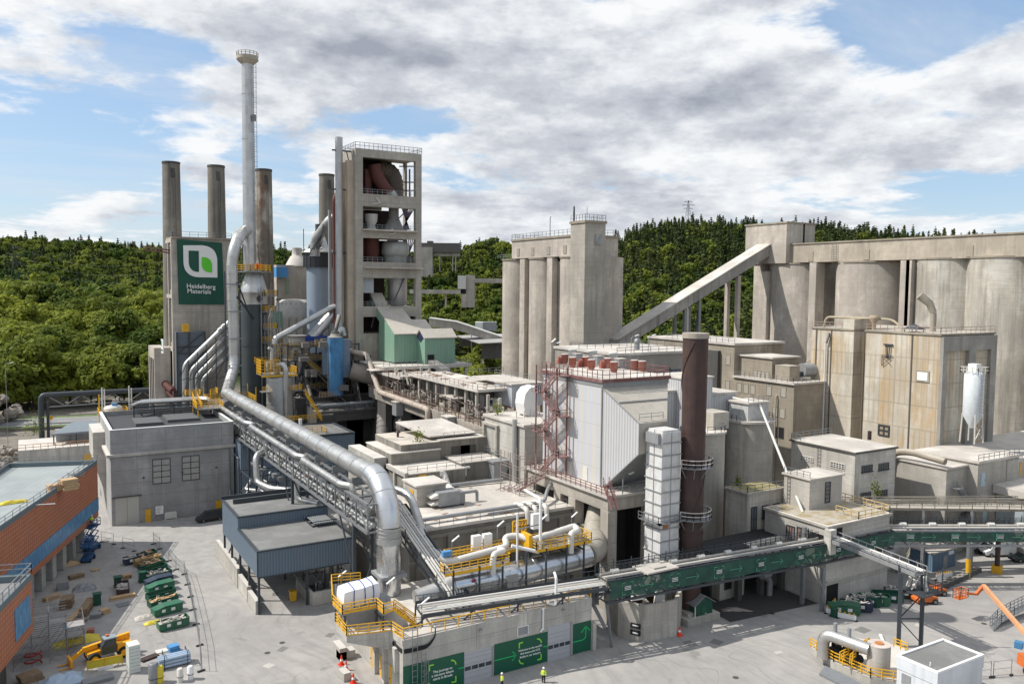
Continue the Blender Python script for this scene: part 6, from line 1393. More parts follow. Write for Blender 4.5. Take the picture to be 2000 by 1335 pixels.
q=at(1580,996,z=gz+.4); cx_,cy_=q.x,q.y; xr_=at(1643,985,Y=cy_).x; yl=at(1530,985,X=cx_).y; ct=at(1581,938,Y=cy_).z
t=T('white_cube_building','small whitewashed concrete cube with gravel roof on the grey corner building','building',(cx_,cy_,gz)); WC=concrete('concrete_whitewashed',(.56,.54,.50),.72,.35,board=True,dust=(.42,.37,.29)); m=MB(); m.box(cx_,xr_,cy_,yl,gz+.43,ct); m.build('wall',WC,t); m=MB(); m.box(cx_-.3,xr_+.3,cy_-.3,yl+.3,ct,ct+.25); m.build('roof',ROOFD,t)
windows(t,'Y',cy_,[(cx_+3.7,cx_+4.7,gz+1.2,ct-.8)],muntin=(1,5),pane=GLSB); m=MB(); m.rail([(cx_,yl,ct+.25),(cx_,cy_,ct+.25)],1.,1.3,.07); m.build('roof_railing',STEELG,t); m=MB(); m.ladder((cx_-.1,yl-1,gz+.5),(cx_-.1,yl-1,ct+.5),.5,out=(-1,0,0)); m.build('ladder',STEELG,t)
wx,wy_=119.5,88.; wz=18.4; wxr=at(1750,873,Y=wy_).x; wyl=at(1546,859,X=wx).y
t=T('white_walled_building','white washed building with broken windows and gravel roof below the stained block','building',(wx,wy_,0))
m=MB(); m.box(wx,wxr,wy_,wyl,0,wz); m.build('wall',WC,t); m=MB(); m.box(wx-.3,wxr+.3,wy_-.3,wyl+.3,wz,wz+.3); m.build('roof_slab',CONK,t); m=MB(); m.box(wx-.2,wxr+.2,wy_-.2,wyl+.2,wz+.3,wz+.37); m.build('roof',ROOFD,t)
cells=[]
for a,b_,c,d2 in((1683,1703,907,921),(1716,1735,903,917),(1681,1700,960,974),(1713,1732,956,970)): q0=at(a,d2,Y=wy_);q1=at(b_,c,Y=wy_); cells.append((q0.x,q1.x,q0.z,q1.z))
windows(t,'Y',wy_,cells,pane=GLSB,muntin=(4,3),fw=.09,sill=True)
cells=[]
for a,b_,c,d2 in((1564,1588,889,902),(1623,1649,901,917)): q0=at(a,c,X=wx);q1=at(b_,d2,X=wx); cells.append((q1.y,q0.y,q1.z,q0.z))
windows(t,'X',wx,cells,pane=DARK,frame=STEELW,muntin=(5,3),fw=.1)
m=MB(); m.rail([(wx,wyl,wz+.37),(wx,wyl-2,wz+.37)],1.1,1.,.08); m.rail([(wxr,wyl,wz+.37),(wx,wyl,wz+.37)],1.1,1.6,.08); m.build('roof_railing',STEELG,t); m=MB(); q=at(1600,900,X=wx); m.ladder((wx-.15,q.y,11),(wx-.15,q.y,wz+.4),.6,out=(-1,0,0)); m.build('ladder',STEELG,t); m=MB(); q=at(1698,858,z=wz); m.cyl(q.x,q.y,wz,wz+1.6,.35,n=12); m.build('roof_stub',RUST,t)
t=T('pale_annex','pale ribbed concrete annex with arched pipe and outside stair below the stained block','building',(140,84,0))
ax=at(1742,875,X=142).y
m=MB(); m.box(142,155,80.,92.,0,16.); m.box(136.,142,82.,ax,0,15.2); m.build('wall',CONB,t); m=MB(); m.box(141.7,155.3,79.7,92.,16.,16.4); m.box(135.7,141.98,81.7,ax,15.2,15.5); each(m,'roof',ROOFD,t)
m=MB(); q=at(1738,868,X=135.5); m.tube([(135.5,q.y,11),(135.5,q.y-.5,16.4),(135.5,q.y-4,17.2),(135.5,82.,16.6)],.6,12,bend=3.); m.build('arched_pipe',COND,t)
m=MB(); m.stair((138.,81.2,3.),(142.,81.2,7.5),1.1); m.stair((142.,80.8,7.5),(138.,80.8,12.),1.1); m.box(137,138,80.3,81.7,11.9,12); m.build('outside_stair',STEELG,t)
doorY(t,144,145.2,2.6+5,80.,plain('door_blue_pale',(.40,.52,.58),.5),z0=5.3,label='pale blue door'); doorY(t,143,144.2,14.2,80.,plain('door_blue_pale',(.40,.52,.58),.5),z0=11.8,label='pale blue upper door')
m=MB(); m.rail([(142,80,16.4),(155,80,16.4)],1.1,1.6,.08); m.build('roof_railing',STEELG,t)
t=T('garage_annex','low dusty building with pale blue bay doors under a sloping canopy at right','building',(148,70,0))
a=at(1870,935,z=13.); b_=at(1985,965,z=11.)
m=MB(); m.box(151,190,79.9,96,0,15.6); m.box(148,182,70.,79.8,0,10.4); m.build('wall',CONP,t)
m=MB(); m.prism([(146.6,67.5),(184,67.5),(184,79.85),(146.6,79.85)],10.4,11,z1s=[10.9,10.9,11.9,11.9]); m.build('canopy',ROOFD,t)
DB=plain('bay_door_blue_grey',(.36,.41,.44),.5)
m=MB()
for i in range(4): 
    y0=70.4+2.35*i; m.box(147.93,148,y0,y0+2.,4.6,9.9)
each(m,'bay_door',DB,t); m=MB(); m.box(155,155.9,79.82,79.9,12.3,14.9); m.build('yellow_panel',paint('panel_yellow_faded',(.62,.38,.10),.6),t)
m=MB(); m.rail([(151,80,15.6),(188,80,15.6)],1.1,1.7,.08); m.build('roof_railing',STEELG,t)
t=T('upper_walkway','pair of dusty railed conveyor walkways running behind the green mesh bridge','walkway',(115,80,10))
m=MB()
for (a,b_) in((Vector((115.5,82.5,11.2)),Vector((160,63.5,9.4))),(Vector((115.5,86.5,10.2)),Vector((158,70.,9.))),):
    d_=(b_-a).normalized(); n_=Vector((-d_.y,d_.x,0)).normalized(); m.bar(a,b_,2.2,.4); 
    for o_ in(-1.1,1.1): m.rail([a+n_*o_+Vector((0,0,.2)),b_+n_*o_+Vector((0,0,.2))],1.2,2.2,.09,bars=3)
each(m,'deck',COND,t)
for k,x_ in enumerate((118,126,134,146)): m=MB(); m.bar((x_,84-.42*(x_-115),0),(x_,84-.42*(x_-115),10),.5); m.build('leg',STEELG,t)
TY=230.; a=at(337,463,Y=TY); b_=at(452,471,Y=TY); tx0,tx1,tz1=a.x,b_.x,57.8
t=T('sign_tower','tall concrete tower carrying the large dark green company banner','tower',(tx0,TY,0))
m=MB(); m.box(tx0,tx1,TY,TY+13.5,0,tz1); m.build('wall',CONT,t)
m=MB(); m.box(tx0-.3,tx1+.3,TY-.3,TY+13.8,tz1,tz1+.5); m.build('roof',COND,t)
m=MB(); m.rail([(tx0,TY+13,tz1+.5),(tx0,TY,tz1+.5),(tx1,TY,tz1+.5)],1.3,2.2,.09); m.build('roof_railing',STEELG,t)
m=MB()
for z0,z1 in((44.5,56),(30.5,42),(20,28.5)):
    for y0,y1 in((TY+2.,TY+5.6),(TY+7.2,TY+11.6)): m.box(tx0-.05,tx0+.0,y0,y1,z0,z1)
each(m,'opening',plain('opening_dusky',(.07,.065,.06),.9),t)
m=MB()
for z in(57.6,43.,29.,19.): m.box(tx0-.45,tx0,TY-.05,TY+13.5,z-.8,z+.2)
for y in(TY,TY+6,TY+12.6): m.box(tx0-.42,tx0,y,y+1.1,12,57.5)
each(m,'rib',CONS,t)
m=MB(); m.bar((tx0,TY+4,54.8),(tx0-6.5,TY+4,55.6),.35); m.bar((tx0,TY+6,54.2),(tx0-6.5,TY+6,55.0),.35); each(m,'beam',REDM,t)
BP=lambda px,py,o=.32: at(px,py,Y=TY-o)
cs=[BP(345,467),BP(433.5,474),BP(438.5,594.5),BP(349,594)]
m=MB(); vs=[]; nx,nz=18,22
for i in range(nx+1):
    for j in range(nz+1):
        u,v=i/nx,j/nz; p=cs[0].lerp(cs[1],u).lerp(cs[3].lerp(cs[2],u),v); p=p+Vector((0,-.09*math.sin(u*17+v*3)*math.sin(math.pi*u)-.06*math.sin(v*9+u*4),0)); vs.append(p)
m.add(vs,[(i*(nz+1)+j,i*(nz+1)+j+1,(i+1)*(nz+1)+j+1,(i+1)*(nz+1)+j) for i in range(nx) for j in range(nz)],0,True); bn=m.build('banner',plain('banner_green',(.008,.075,.048),.6,0,.12),t)
LG=lambda x,y,o: BP(300+x/3.5125,420+y/3.5125,o)
def curve(p0,c,p1,n=9): return [((1-k/n)**2*p0[0]+2*(1-k/n)*(k/n)*c[0]+(k/n)**2*p1[0],(1-k/n)**2*p0[1]+2*(1-k/n)*(k/n)*c[1]+(k/n)**2*p1[1]) for k in range(n+1)]
outer=[(203,207),(330,207)]+curve((330,207),(437,214),(437,320))[1:]+[(438,428),(312,426)]+curve((312,426),(206,420),(205,318))[1:]
inner=[(240,243),(310,245),(312,389)]+curve((300,389),(243,384),(241,318))
leaf=[(330,288)]+curve((345,288),(401,292),(401,350))+[(401,393)]+curve((385,392),(332,388),(330,335))
gap=curve((312,290),(313,392),(390,393))
for pl_,o_,mt,nm in((outer,.50,WHT,'emblem'),(inner,.56,plain('banner_green_flat',(.008,.075,.048),.6,0,0),'emblem_hole'),(leaf,.62,plain('leaf_green',(.10,.55,.03),.5,0,0),'emblem_leaf')):
    m=MB(); m.ext([LG(x,y,o_) for x,y in pl_],(0,.03,0)); m.build(nm,mt,bn)
p0=LG(213,488,.55); p1=LG(440,488,.55); sz_=(p1-p0).length
tx=text('Heidelberg',bn,LG(326,490,.55),(1,0,-.035),(0,0,1),sz_/5.05,WHT,bold=.014); text('Materials',bn,LG(313,524,.55),(1,0,-.035),(0,0,1),sz_/5.05,WHT,bold=.014)
m=MB(); qa=at(307,645,X=tx0-3.5); m.box(tx0-4.5,tx0-.5,TY+4,TY+16,0,29.); m.build('side_wing',CONS,t)
m=MB()
for y in(TY+5,TY+8.4,TY+11.8): m.box(tx0-4.55,tx0-4.5,y,y+2.2,10,26)
each(m,'opening',DARK,t)
q=at(318,632,X=tx0-4.6); m=MB(); m.box(tx0-4.9,tx0-4.7,q.y-1.6,q.y+1.6,29.,32.4); sg=m.build('sign_board',WHT,t); m=MB(); m.box(tx0-5.,tx0-4.9,q.y+.4,q.y+1.2,30.8,32.); m.box(tx0-5.,tx0-4.9,q.y-1.2,q.y+1.2,29.6,29.9); each(m,'sign_mark',SIGNG,sg)
t=T('lattice_lift_box','slate grey clad steel frame box below the banner with orange panel on top','tower',(34,226,0))
q0=at(345,648,Y=226.);q1=at(400,648,Y=226.); zt_=q0.z
m=MB(); m.box(q0.x,q1.x,226.2,229.6,0,zt_); m.build('cladding',plain('slate_panel',(.12,.14,.165),.55,0,.2),t)
m=MB(); 
for x in(q0.x,(q0.x+q1.x)/2-.5,q1.x): m.bar((x,226,0),(x,226,zt_),.35)
for i in range(6):
    z=zt_*i/6; m.bar((q0.x,226,z),(q1.x,226,z),.25); m.bar((q0.x,226,z),(q1.x,226,z+zt_/6),.2)
m.box(q0.x-.2,q1.x+.4,225.9,226.15,zt_-4.,zt_-3.8); m.build('frame',STEEL,t); q=at(362.5,637,Y=226.); m=MB(); m.box(q.x-.8,q.x+.8,226.,226.4,zt_,zt_+2.); m.build('orange_panel',YEL,t)
CH=[(334,320,'leftmost round concrete chimney rising from the banner tower roof',CONC),(422,328,'second round concrete chimney rising from the banner tower roof',CONC),(515,336,'rust streaked concrete chimney right behind the silver stack',CONR),(638,348,'short looking concrete chimney left of the open tower',CONC)]
for k,(px,py,lab,mt) in enumerate(CH):
    c=at(px,py,Y=241.); z0=0 if k>1 else 0; o=T('chimney',lab,'chimney',(c.x,241,0),'row of four concrete chimneys'); m=MB(); m.tube([(c.x,241,0),(c.x,241,78.4)],[3.,2.25],28); m.build('shaft',mt,o); m=MB(); m.tube([(c.x,241,78.35),(c.x,241,78.9)],2.36,28); m.build('rim',CONK,o)
    m=MB(); m.ladder((c.x+.4,238.5,45),(c.x+.35,238.72,76.),.6); m.box(c.x-.5,c.x+.5,238.55,238.8,74.6,77); m.build('ladder',CONK,o)
ax_,ay_=49.6,213.; t=T('absorber_tower','dark slate round steel tower with silver cone top under the tall stack','tower',(ax_,ay_,0))
m=MB(); m.tube([(ax_,ay_,0),(ax_,ay_,41.)],3.3,36,rings=10.2,ring_r=1.03,ring_w=.3); m.build('shell',ABS,t)
m=MB(); m.lathe(ax_,ay_,[(3.35,41),(3.35,43.8),(3.5,43.9),(3.5,44.1),(3.0,45.6),(1.9,49.2)],36); m.build('cone',SIL,t)
m=MB(); m.tube([(ax_+.6,ay_-3.3,42.4),(ax_+.6,ay_-3.5,42.4)],.75,16); m.build('hatch',STEEL,t)
m=MB(); m.cyl(ax_,ay_,49.,49.3,4.4,n=24); dk_=m.build('platform',STEELG,t); m=MB(); m.rail([(ax_+4.3*math.cos(k*math.pi/8),ay_+4.3*math.sin(k*math.pi/8),49.3) for k in range(16)],1.6,1.,.13,closed=True,bars=3); m.build('railing',YEL,dk_)
m=MB(); m.bc((ax_+.6,ay_-3.,50.6),1.6,.8,1.2); m.build('orange_box',plain('orange_box',(.75,.15,.03),.5),t)
t=T('tall_silver_stack','very tall slender silver steel stack with a ring platform at its top','stack',(ax_,ay_,49))
sx_=at(488,500,Y=ay_).x; ztop=at(480,126,Y=ay_).z
m=MB(); m.tube([(sx_,ay_,49.3),(sx_,ay_,ztop)],[1.6,1.42],30,rings=11.,ring_r=1.06,ring_w=.3); m.build('shell',SIL,t)
m=MB(); m.lathe(sx_,ay_,[(1.45,ztop),(2.6,ztop+1.0),(2.65,ztop+1.2)],28); m.cyl(sx_,ay_,ztop+1,ztop+2.,2.6,n=28); m.build('top_platform',paint('platform_beige',(.46,.41,.33),.6),t)
m=MB(); m.rail([(sx_+2.6*math.cos(k*math.pi/8),ay_+2.6*math.sin(k*math.pi/8),ztop+2.) for k in range(16)],.9,1.,.1,closed=True); m.build('top_railing',paint('rail_beige',(.5,.42,.32),.6),t)
m=MB(); m.ladder((sx_+1.3,ay_-1.45,52),(sx_+1.3,ay_-1.45,ztop),.7,cage=True); m.box(sx_+.6,sx_+1.5,ay_-2.,ay_-1.6,ztop-14,ztop-12.4); m.build('ladder',STEELG,t)
for s_ in(-1.,1.): m=MB(); m.bar((sx_+s_*2.6,ay_-.8,47),(sx_+s_*1.8,ay_-.6,56),.25); m.build('brace',STEEL,t)
t=T('riser_duct','silver riser duct with flanges that loops over into the tall stack','duct',(43,205,20))
rp=[at(436,766,X=38.9),at(440,752,Y=197.),at(456,722,Y=203.),at(458,700,Y=204.),at(453,520,Y=204.)]
e1=at(455,488,Y=204.6)
m=MB(); m.tube([Vector((38.6,193,21.2)),rp[2]-Vector((1.6,3,3.)),rp[2],rp[3],rp[4]],1.28,24,bend=2.2,rings=3.2,ring_r=1.06,ring_w=.25); m.build('riser',SIL,t)
m=MB(); tp=at(456,500,Y=204.); m.tube([rp[4],tp+Vector((0,0,1.2)),tp+Vector((1.4,1.6,4.2)),Vector((sx_-2.2,ay_-1.6,tp.z+6.2)),Vector((sx_,ay_,tp.z+7.))],[1.28,1.35,1.4,1.45,1.45],24,bend=2.4,rings=2.2,ring_r=1.03); m.build('top_bend',SIL,t)
m=MB(); q=rp[4]; m.bar((q.x+1,q.y-1.3,43),(ax_-1,ay_-3.4,37.5),.35); m.bar((q.x+1,q.y-1.3,46.5),(ax_-2,ay_-3.4,38.5),.25); m.bar((q.x-2,q.y-1.5,14),(q.x-2,q.y-1.5,49),.3); m.bar((q.x+2,q.y+1.2,14),(q.x+2,q.y+1.2,49),.3); each(m,'brace',STEEL,t)
m=MB()
for z in(46,39.5,33,26.5): m.bar((q.x-2,q.y-1.5,z),(q.x+2,q.y-1.5,z),.25)
each(m,'support_ring',STEELG,t)
t=T('sloping_pipe_bank','four parallel silver pipes sloping down beside the riser duct','pipes',(38,212,0))
for k,pp_ in enumerate((((448,629),(361,713),(361,762)),((450,649),(374,724),(375,765)),((451,668),(386,733),(387,766)),((451,688),(397,741),(397,767)))):
    pts=[at(x,y,Y=208.+(.9*k if i else 0)) for i,(x,y) in enumerate(pp_)]; m=MB(); m.tube([pts[0]+Vector((2,1,1.6)),pts[0],pts[1],pts[2],Vector((pts[2].x,pts[2].y,0))],.62,14,bend=1.,rings=4.,ring_r=1.1); m.build('pipe',SIL,t)
    m=MB(); 
    for f_ in(.12,.2): c=pts[0].lerp(pts[1],f_); d_=(pts[1]-pts[0]).normalized(); m.tube([c-d_*.5,c+d_*.5],.85,14)
    each(m,'bellows',STEELG,t)
m=MB(); xa_=at(350,760,Y=207.).x; xb_=at(440,700,Y=207.).x
for i in range(6):
    x=xa_+(xb_-xa_)*i/5; m.bar((x,207.,0),(x,207.,26+1.8*i),.2)
    if i<5: 
        x2=xa_+(xb_-xa_)*(i+1)/5
        for z in(8,13,18,23): m.bar((x,207,z),(x2,207,z+.6),.15); m.bar((x,207,z),(x2,207,z+5),.13)
m.build('frame',STEEL,t)
t=T('yellow_landing_tower','steel access tower with yellow landings stacked right of the dark tower','access tower',(55,209,0))
m=MB(); mr=MB()
for px,py,w_ in((529,569,3.2),(526,600,3.2),(529,634,3.2),(532,660,4.5),(523,700,6.)):
    q=at(px,py,Y=208.5); m.box(q.x-w_/2,q.x+w_/2,208.3,211,q.z-1.2,q.z-1.); mr.rail([(q.x-w_/2,211,q.z-1.),(q.x-w_/2,208.4,q.z-1.),(q.x+w_/2,208.4,q.z-1.),(q.x+w_/2,211,q.z-1.)],1.3,.9,.12,bars=3)
q=at(524,640,Y=208.5)
each(m,'landing',STEELG,t); mr.build('railing',YEL,t)
m=MB(); q=at(520,700,Y=208.5); m.ladder((q.x,208.2,q.z-1),(q.x,208.2,q.z+11),.8,cage=True); m.ladder((q.x+1.6,208.2,q.z+9),(q.x+1.6,208.2,q.z+19),.8,cage=True); m.bar((q.x-1,209,0),(q.x-1,209,q.z+18),.25); m.bar((q.x+3.4,209,0),(q.x+3.4,209,q.z+18),.25); m.build('frame',STEELG,t)
cx_=at(546,780,Y=188.).x; t=T('scrubber_tank','stout dull silver tank with yellow cage platform behind the blue hall','tank',(cx_,188,0))
zt_=at(546,738,Y=186.).z
m=MB(); m.tube([(cx_,188,4),(cx_,188,zt_)],2.9,32,rings=5.,ring_r=1.03); m.lathe(cx_,188,[(2.9,zt_),(2.4,zt_+.7),(1.2,zt_+1.1),(.1,zt_+1.2)],32); m.build('shell',SILD,t)
m=MB(); m.tube([(cx_+.6,185,zt_-9),(cx_+.6,184.6,zt_+2.),(cx_+.2,185,zt_+3.2),(cx_-.8,186,zt_+3.),(cx_-.9,186.5,zt_+1.)],.55,14,bend=1.,rings=2.2); m.build('arched_pipe',SIL,t)
z=zt_+.8; m=MB(); m.box(cx_-4.6,cx_+3.4,185.2,190.5,z-.1,z+.05); d_=m.build('deck',STEELG,t); m=MB(); m.rail([(cx_-4.6,190,z),(cx_-4.6,185.3,z),(cx_-.6,185.3,z)],3.4,.7,.13,bars=5); m.rail([(cx_-.6,185.3,z),(cx_+3.4,185.3,z),(cx_+3.4,190.5,z)],1.6,.8,.12,bars=3); m.box(cx_-4.6,cx_+3.4,185.15,185.3,z-.4,z); m.build('railing',YEL,d_)
m=MB()
for z in(zt_-3.,): m.rail([(cx_-4.2,186,z),(cx_-2.8,185.4,z)],1.2,.6,.1,bars=3); m.rail([(cx_+1.8,185.2,z),(cx_+4.6,185.6,z),(cx_+4.8,188.5,z)],1.2,.8,.1,bars=3)
m.rail([(cx_-.5,181.5,15.5),(cx_+7.5,181.5,15.5)],1.2,1.,.1,bars=3); m.stair((cx_+8.,182,15.2),(cx_+4.5,183,21.5),1.,t=.1); m.build('lower_railing',YEL,t)
m=MB(); m.box(cx_-4.5,cx_-2.7,185.5,188,zt_-3.1,zt_-2.95); m.box(cx_+2.7,cx_+5.,185.4,188.6,zt_-3.1,zt_-2.95); each(m,'landing',STEELG,t)
m=MB(); m.tube([at(530,720,Y=186.),at(531,682,Y=186.),at(524,679,Y=186.)],.35,10,bend=.6); m.build('goose_neck',SILD,t); m=MB(); m.bc((cx_-2.4,187,zt_+2.6),1.5,1.4,2.2); m.build('gauge_box',GREYM,t)
PX0,PX1,PY0,PY1,PT=72.,90.2,200.,211.,80.5
t=T('open_preheater_tower','very tall open concrete tower with rusty cyclones inside its floors','tower',(PX0,PY0,0))
zz=lambda py:at(760,py,Y=PY0).z
lev=[(303,381),(405,449),(466,512),(543,598),(618,650)]
xi0=at(709,420,Y=PY0).x; xi1=at(812,420,Y=PY0).x
m=MB(); m.box(PX0,xi0,PY0,PY0+1.4,0,PT); m.box(xi1,PX1,PY0,PY0+1.4,0,PT)
zs_=[zz(a) for p_ in lev for a in p_]; zs_[0]=at(760,311,Y=PY0).z
for k in range(len(lev)):
    up_=PT if k==0 else zz(lev[k-1][1]); lo=zs_[0] if k==0 else zz(lev[k][0]); m.box(xi0,xi1,PY0,PY0+1.4,lo,up_)
m.box(xi0,xi1,PY0,PY0+1.4,0,zz(650)); 
m.box(PX0,PX0+1.2,PY0+1.4,PY1,0,PT); m.box(PX0,xi0,PY1-1.4,PY1,0,PT); m.box(xi1+1.,PX1,PY1-1.4,PY1,0,PT); m.box(xi0,xi0+9,PY1-1.,PY1,zz(381)-3,PT-2); m.box(xi1+1,PX1,PY0+1.4,PY1-1.4,0,zz(600))
for k in range(len(lev)): z=zz(lev[k][1]); m.box(PX0+1.2,PX1-.1,PY0+1.4,PY1-1.4,z-1.6,z-.1); m.box(xi0,xi1+1,PY1-1.4,PY1,z-2.,z)
m.box(PX0+1.2,PX1,PY0+1.4,PY1,PT-1.2,PT); m.build('frame',CONT,t)
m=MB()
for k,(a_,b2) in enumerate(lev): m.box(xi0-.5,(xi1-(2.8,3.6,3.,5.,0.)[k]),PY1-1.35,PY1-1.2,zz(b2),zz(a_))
each(m,'shade_panel',plain('panel_shade_rust',(.05,.035,.032),.9,0,.6),t)  # added rust-dark backing, its colour stands in for shade inside the floors
m=MB(); m.rail([(PX0,PY1,PT),(PX0,PY0,PT),(PX1,PY0,PT),(PX1,PY1,PT)],1.5,1.2,.1,closed=True,bars=2); m.build('roof_railing',STEELG,t)
m=MB()
for k in range(4): z=zz(lev[k][1]); m.rail([(xi0,PY0+.2,z),(xi1,PY0+.2,z)],1.2,1.3,.09,bars=2)
each(m,'floor_railing',STEELG,t)
m=MB(); z=zz(449); m.box(xi0-.2,xi1+.2,PY0-1.2,PY0,z-.4,z); z=zz(522); m.box(xi0,xi1+1.6,PY0-1.6,PY0,z-.3,z); each(m,'balcony',CONS,t)
RC=paint('rust_dark_red',(.12,.035,.028),.65,.1,.5,(.06,.04,.035))
m=MB(); m.tube([at(732,322,Y=203.5),at(736,345,Y=203.5),at(752,368,Y=203.),at(761,377,Y=203.)],[1.7,1.75,1.55,1.5],20,bend=1.5,rings=3.4,ring_r=1.04); m.build('rusty_duct',RC,t)
m=MB(); m.tube([at(757,373,Y=203.),at(769,388,Y=203.),at(772,398,Y=203.)],[1.5,1.4,1.2],20,bend=.8); m.build('duct_end',SILD,t)
m=MB(); a_=at(709,330,Y=204.5);b2=at(724,380,Y=204.5); m.box(a_.x+.4,b2.x,204,208,b2.z,a_.z); m.build('rusty_casing',RC,t)
m=MB(); c=at(769,362,Y=207.); m.tube([(c.x,207,c.z-4.5),(c.x,207,c.z+.6),(c.x-.6,207,c.z+2.6),(c.x-2.2,207,c.z+3.6),(c.x-4.2,207,c.z+3.6)],2.5,24,bend=2.,rings=.9,ring_r=1.06,ring_w=.3); m.build('scroll_casing',paint('scroll_brown',(.10,.075,.06),.7,.1,.5),t)
def cyc(px,Yc,pr,mt,nm='cyclone'):
    x=at(px,450,Y=Yc).x; m=MB(); m.lathe(x,Yc,[(r_,at(px,py,Y=Yc).z) for r_,py in pr],28); m.build(nm,mt,t)
cyc(769,204.5,[(1.35,398),(1.35,425),(1.4,426),(2.8,450)],paint('cyclone_taupe',(.25,.24,.23),.6,.1,.5)); cyc(725,204.5,[(1.7,418),(1.6,432),(1.,440),(1.5,450)],STEELW)
cyc(772,205,[(2.7,472),(3.6,476),(3.7,496),(3.1,500),(2.8,503),(2.8,524)],paint('cyclone_pale',(.42,.43,.41),.5,.1,.3)); cyc(776,205,[(2.6,543),(2.6,590),(1.8,597)],SILD)
cyc(724,206,[(2.2,466),(2.3,495),(1.2,511)],RC)
m=MB(); 
for k in range(10): q=at(740+6.7*k,484,Y=201.2); 
q=at(730,560,Y=201); m.box(xi0+.1,xi0+3.4,PY0+1.5,PY0+3,zz(572),zz(543)); m.build('pale_panel',plain('panel_pale_blue',(.36,.40,.42),.6,0,.2),t)
m=MB(); 
for (a,b2) in(((778,470),(756,470)),((790,543),(765,598)),((800,405),(775,430)),((735,600),(725,640))): m.bar(at(a[0],a[1],Y=202.),at(b2[0],b2[1],Y=202.),.25)
for px in(800,812): m.bar((at(px,330,Y=209.).x,209,zz(381)),(at(px,330,Y=209.).x,209,zz(316)),.35)
for py in(325,356,372): m.bar(at(780,py,Y=209.5),at(809,py,Y=209.5),.3)
for k in range(9): m.bar(at(785+3*k,407,Y=208.),at(800-2*k,449,Y=208.),.2)
for k in range(6): m.bar(at(790+4*k,468,Y=208.),at(806-3*k,512,Y=208.),.2)
each(m,'brace',plain('brace_violet_steel',(.13,.10,.14),.6,.2),t)
m=MB(); 
for py,px in((392,735),(452,765)): m.bar(at(px,py-6,Y=199.7),at(px+8,py+4,Y=199.7),.2); m.bar(at(px+8,py+4,Y=199.7),at(px-6,py+6,Y=199.7),.2)
each(m,'hoist_arm',STEELW,t)
t=T('tower_side_pipes','thin pale vent pipe and rust red pipe climbing the left side of the open tower','pipes',(70,205,0))
q=at(661,268,Y=203.); m=MB(); m.tube([(q.x,203,at(668,680,Y=203.).z),(q.x+.1,203,q.z)],.95,18,rings=9,ring_r=1.08); m.build('vent_pipe',SILD,t)
m=MB(); q=at(653,420,Y=205.); m.tube([(q.x+1.2,205,at(655,372,Y=205.).z),(q.x,205,at(650,390,Y=205.).z),(q.x+.3,205,at(655,640,Y=205.).z)],.62,14,bend=1.); m.build('rusty_pipe',RC,t)
m=MB(); q=at(644,410,Y=206.); m.bar((q.x,206,22),(q.x,206,q.z),.7); m.bar((q.x+1.3,206,22),(q.x+1.3,206,q.z-1),.4); m.build('steel_post',GREYM,t)
m=MB()
for py in(294,370,494): q=at(662,py,Y=203.); m.bar((q.x-1.8,203,q.z),(q.x+3.2,203,q.z),.35); m.bar((q.x+2.,203,q.z-.2),(q.x+3.,203,q.z-4),.2)
each(m,'bracket',STEEL,t)
m=MB(); m.box(PX0-1.6,PX0-.02,PY0+1.2,PY0+3.2,20,PT-3); m.box(PX0-1.4,PX0-.02,PY0+5.6,PY0+7.,20,PT-3); each(m,'beige_duct',paint('duct_beige_tan',(.48,.40,.31),.6,0,.2),t)
m=MB(); p0=at(615,470,Y=214.);p1=at(646,428,Y=208.); m.tube([p0-Vector((0,0,4)),p0,p1,p1+Vector((3,-1,1))],[1.3,1.3,1.3,1.3],18,bend=2.,rings=2.); m.build('sloping_duct',SILD,t)
m=MB()
for k in range(8): m.bar(p0+Vector((-2+.4*k,0,-3.5)),p1+Vector((-2,0,-3.5+.3*k)) if k%2 else p0+Vector((2,0,-3+.5*k)),.2)
m.rail([p0+Vector((-3,0,-3)),p0+Vector((-3,0,2)),],1,1,.15); m.build('duct_frame',STEEL,t)
q=at(625,560,Y=226.); t=T('blue_grey_silo','pale blue grey steel silo with black ring top and grey cone','silo',(q.x,226,0)); z1=at(625,522,Y=226.).z
m=MB(); m.cyl(q.x,226,0,z1,3.75,n=36); m.build('shell',GRBL,t); m=MB(); m.tube([(q.x,226,z1),(q.x,226,z1+4.)],4.4,30,rings=.8,ring_r=1.02); m.build('black_band',STEEL,t)
m=MB(); m.lathe(q.x,226,[(4.9,z1+4.),(4.8,z1+4.4),(2.4,z1+5.4),(1.3,z1+9.)],30); m.build('cone',SILD,t); m=MB()
for k in range(20): a_=k*math.pi/10; m.bar((q.x+4.45*math.cos(a_),226+4.45*math.sin(a_),z1),(q.x+4.45*math.cos(a_),226+4.45*math.sin(a_),z1+4),.16)
m.build('ribs',CONK,t); m=MB(); m.tube([(q.x,226,z1+9),(q.x,226,z1+12)],1.2,16); m.build('outlet',STEEL,t)
t=T('blue_box_building','grey concrete building with bright blue box and small round stack beyond the dark tower','building',(66,245,0))
a_=at(540,545,Y=247.); b2=at(593,545,Y=247.); zt_=at(560,520,Y=247.).z
m=MB(); m.box(a_.x,b2.x+2,247,258,0,zt_+.4); m.build('wall',CONS,t); m=MB(); q=at(568,512,Y=247.); m.lathe(at(580,500,Y=250.).x,250,[(3.6,at(580,520,Y=250.).z),(1.9,at(580,500,Y=250.).z),(1.5,at(580,499,Y=250.).z),(1.5,at(580,484,Y=250.).z)],20); m.build('hopper_stack',CONP,t)
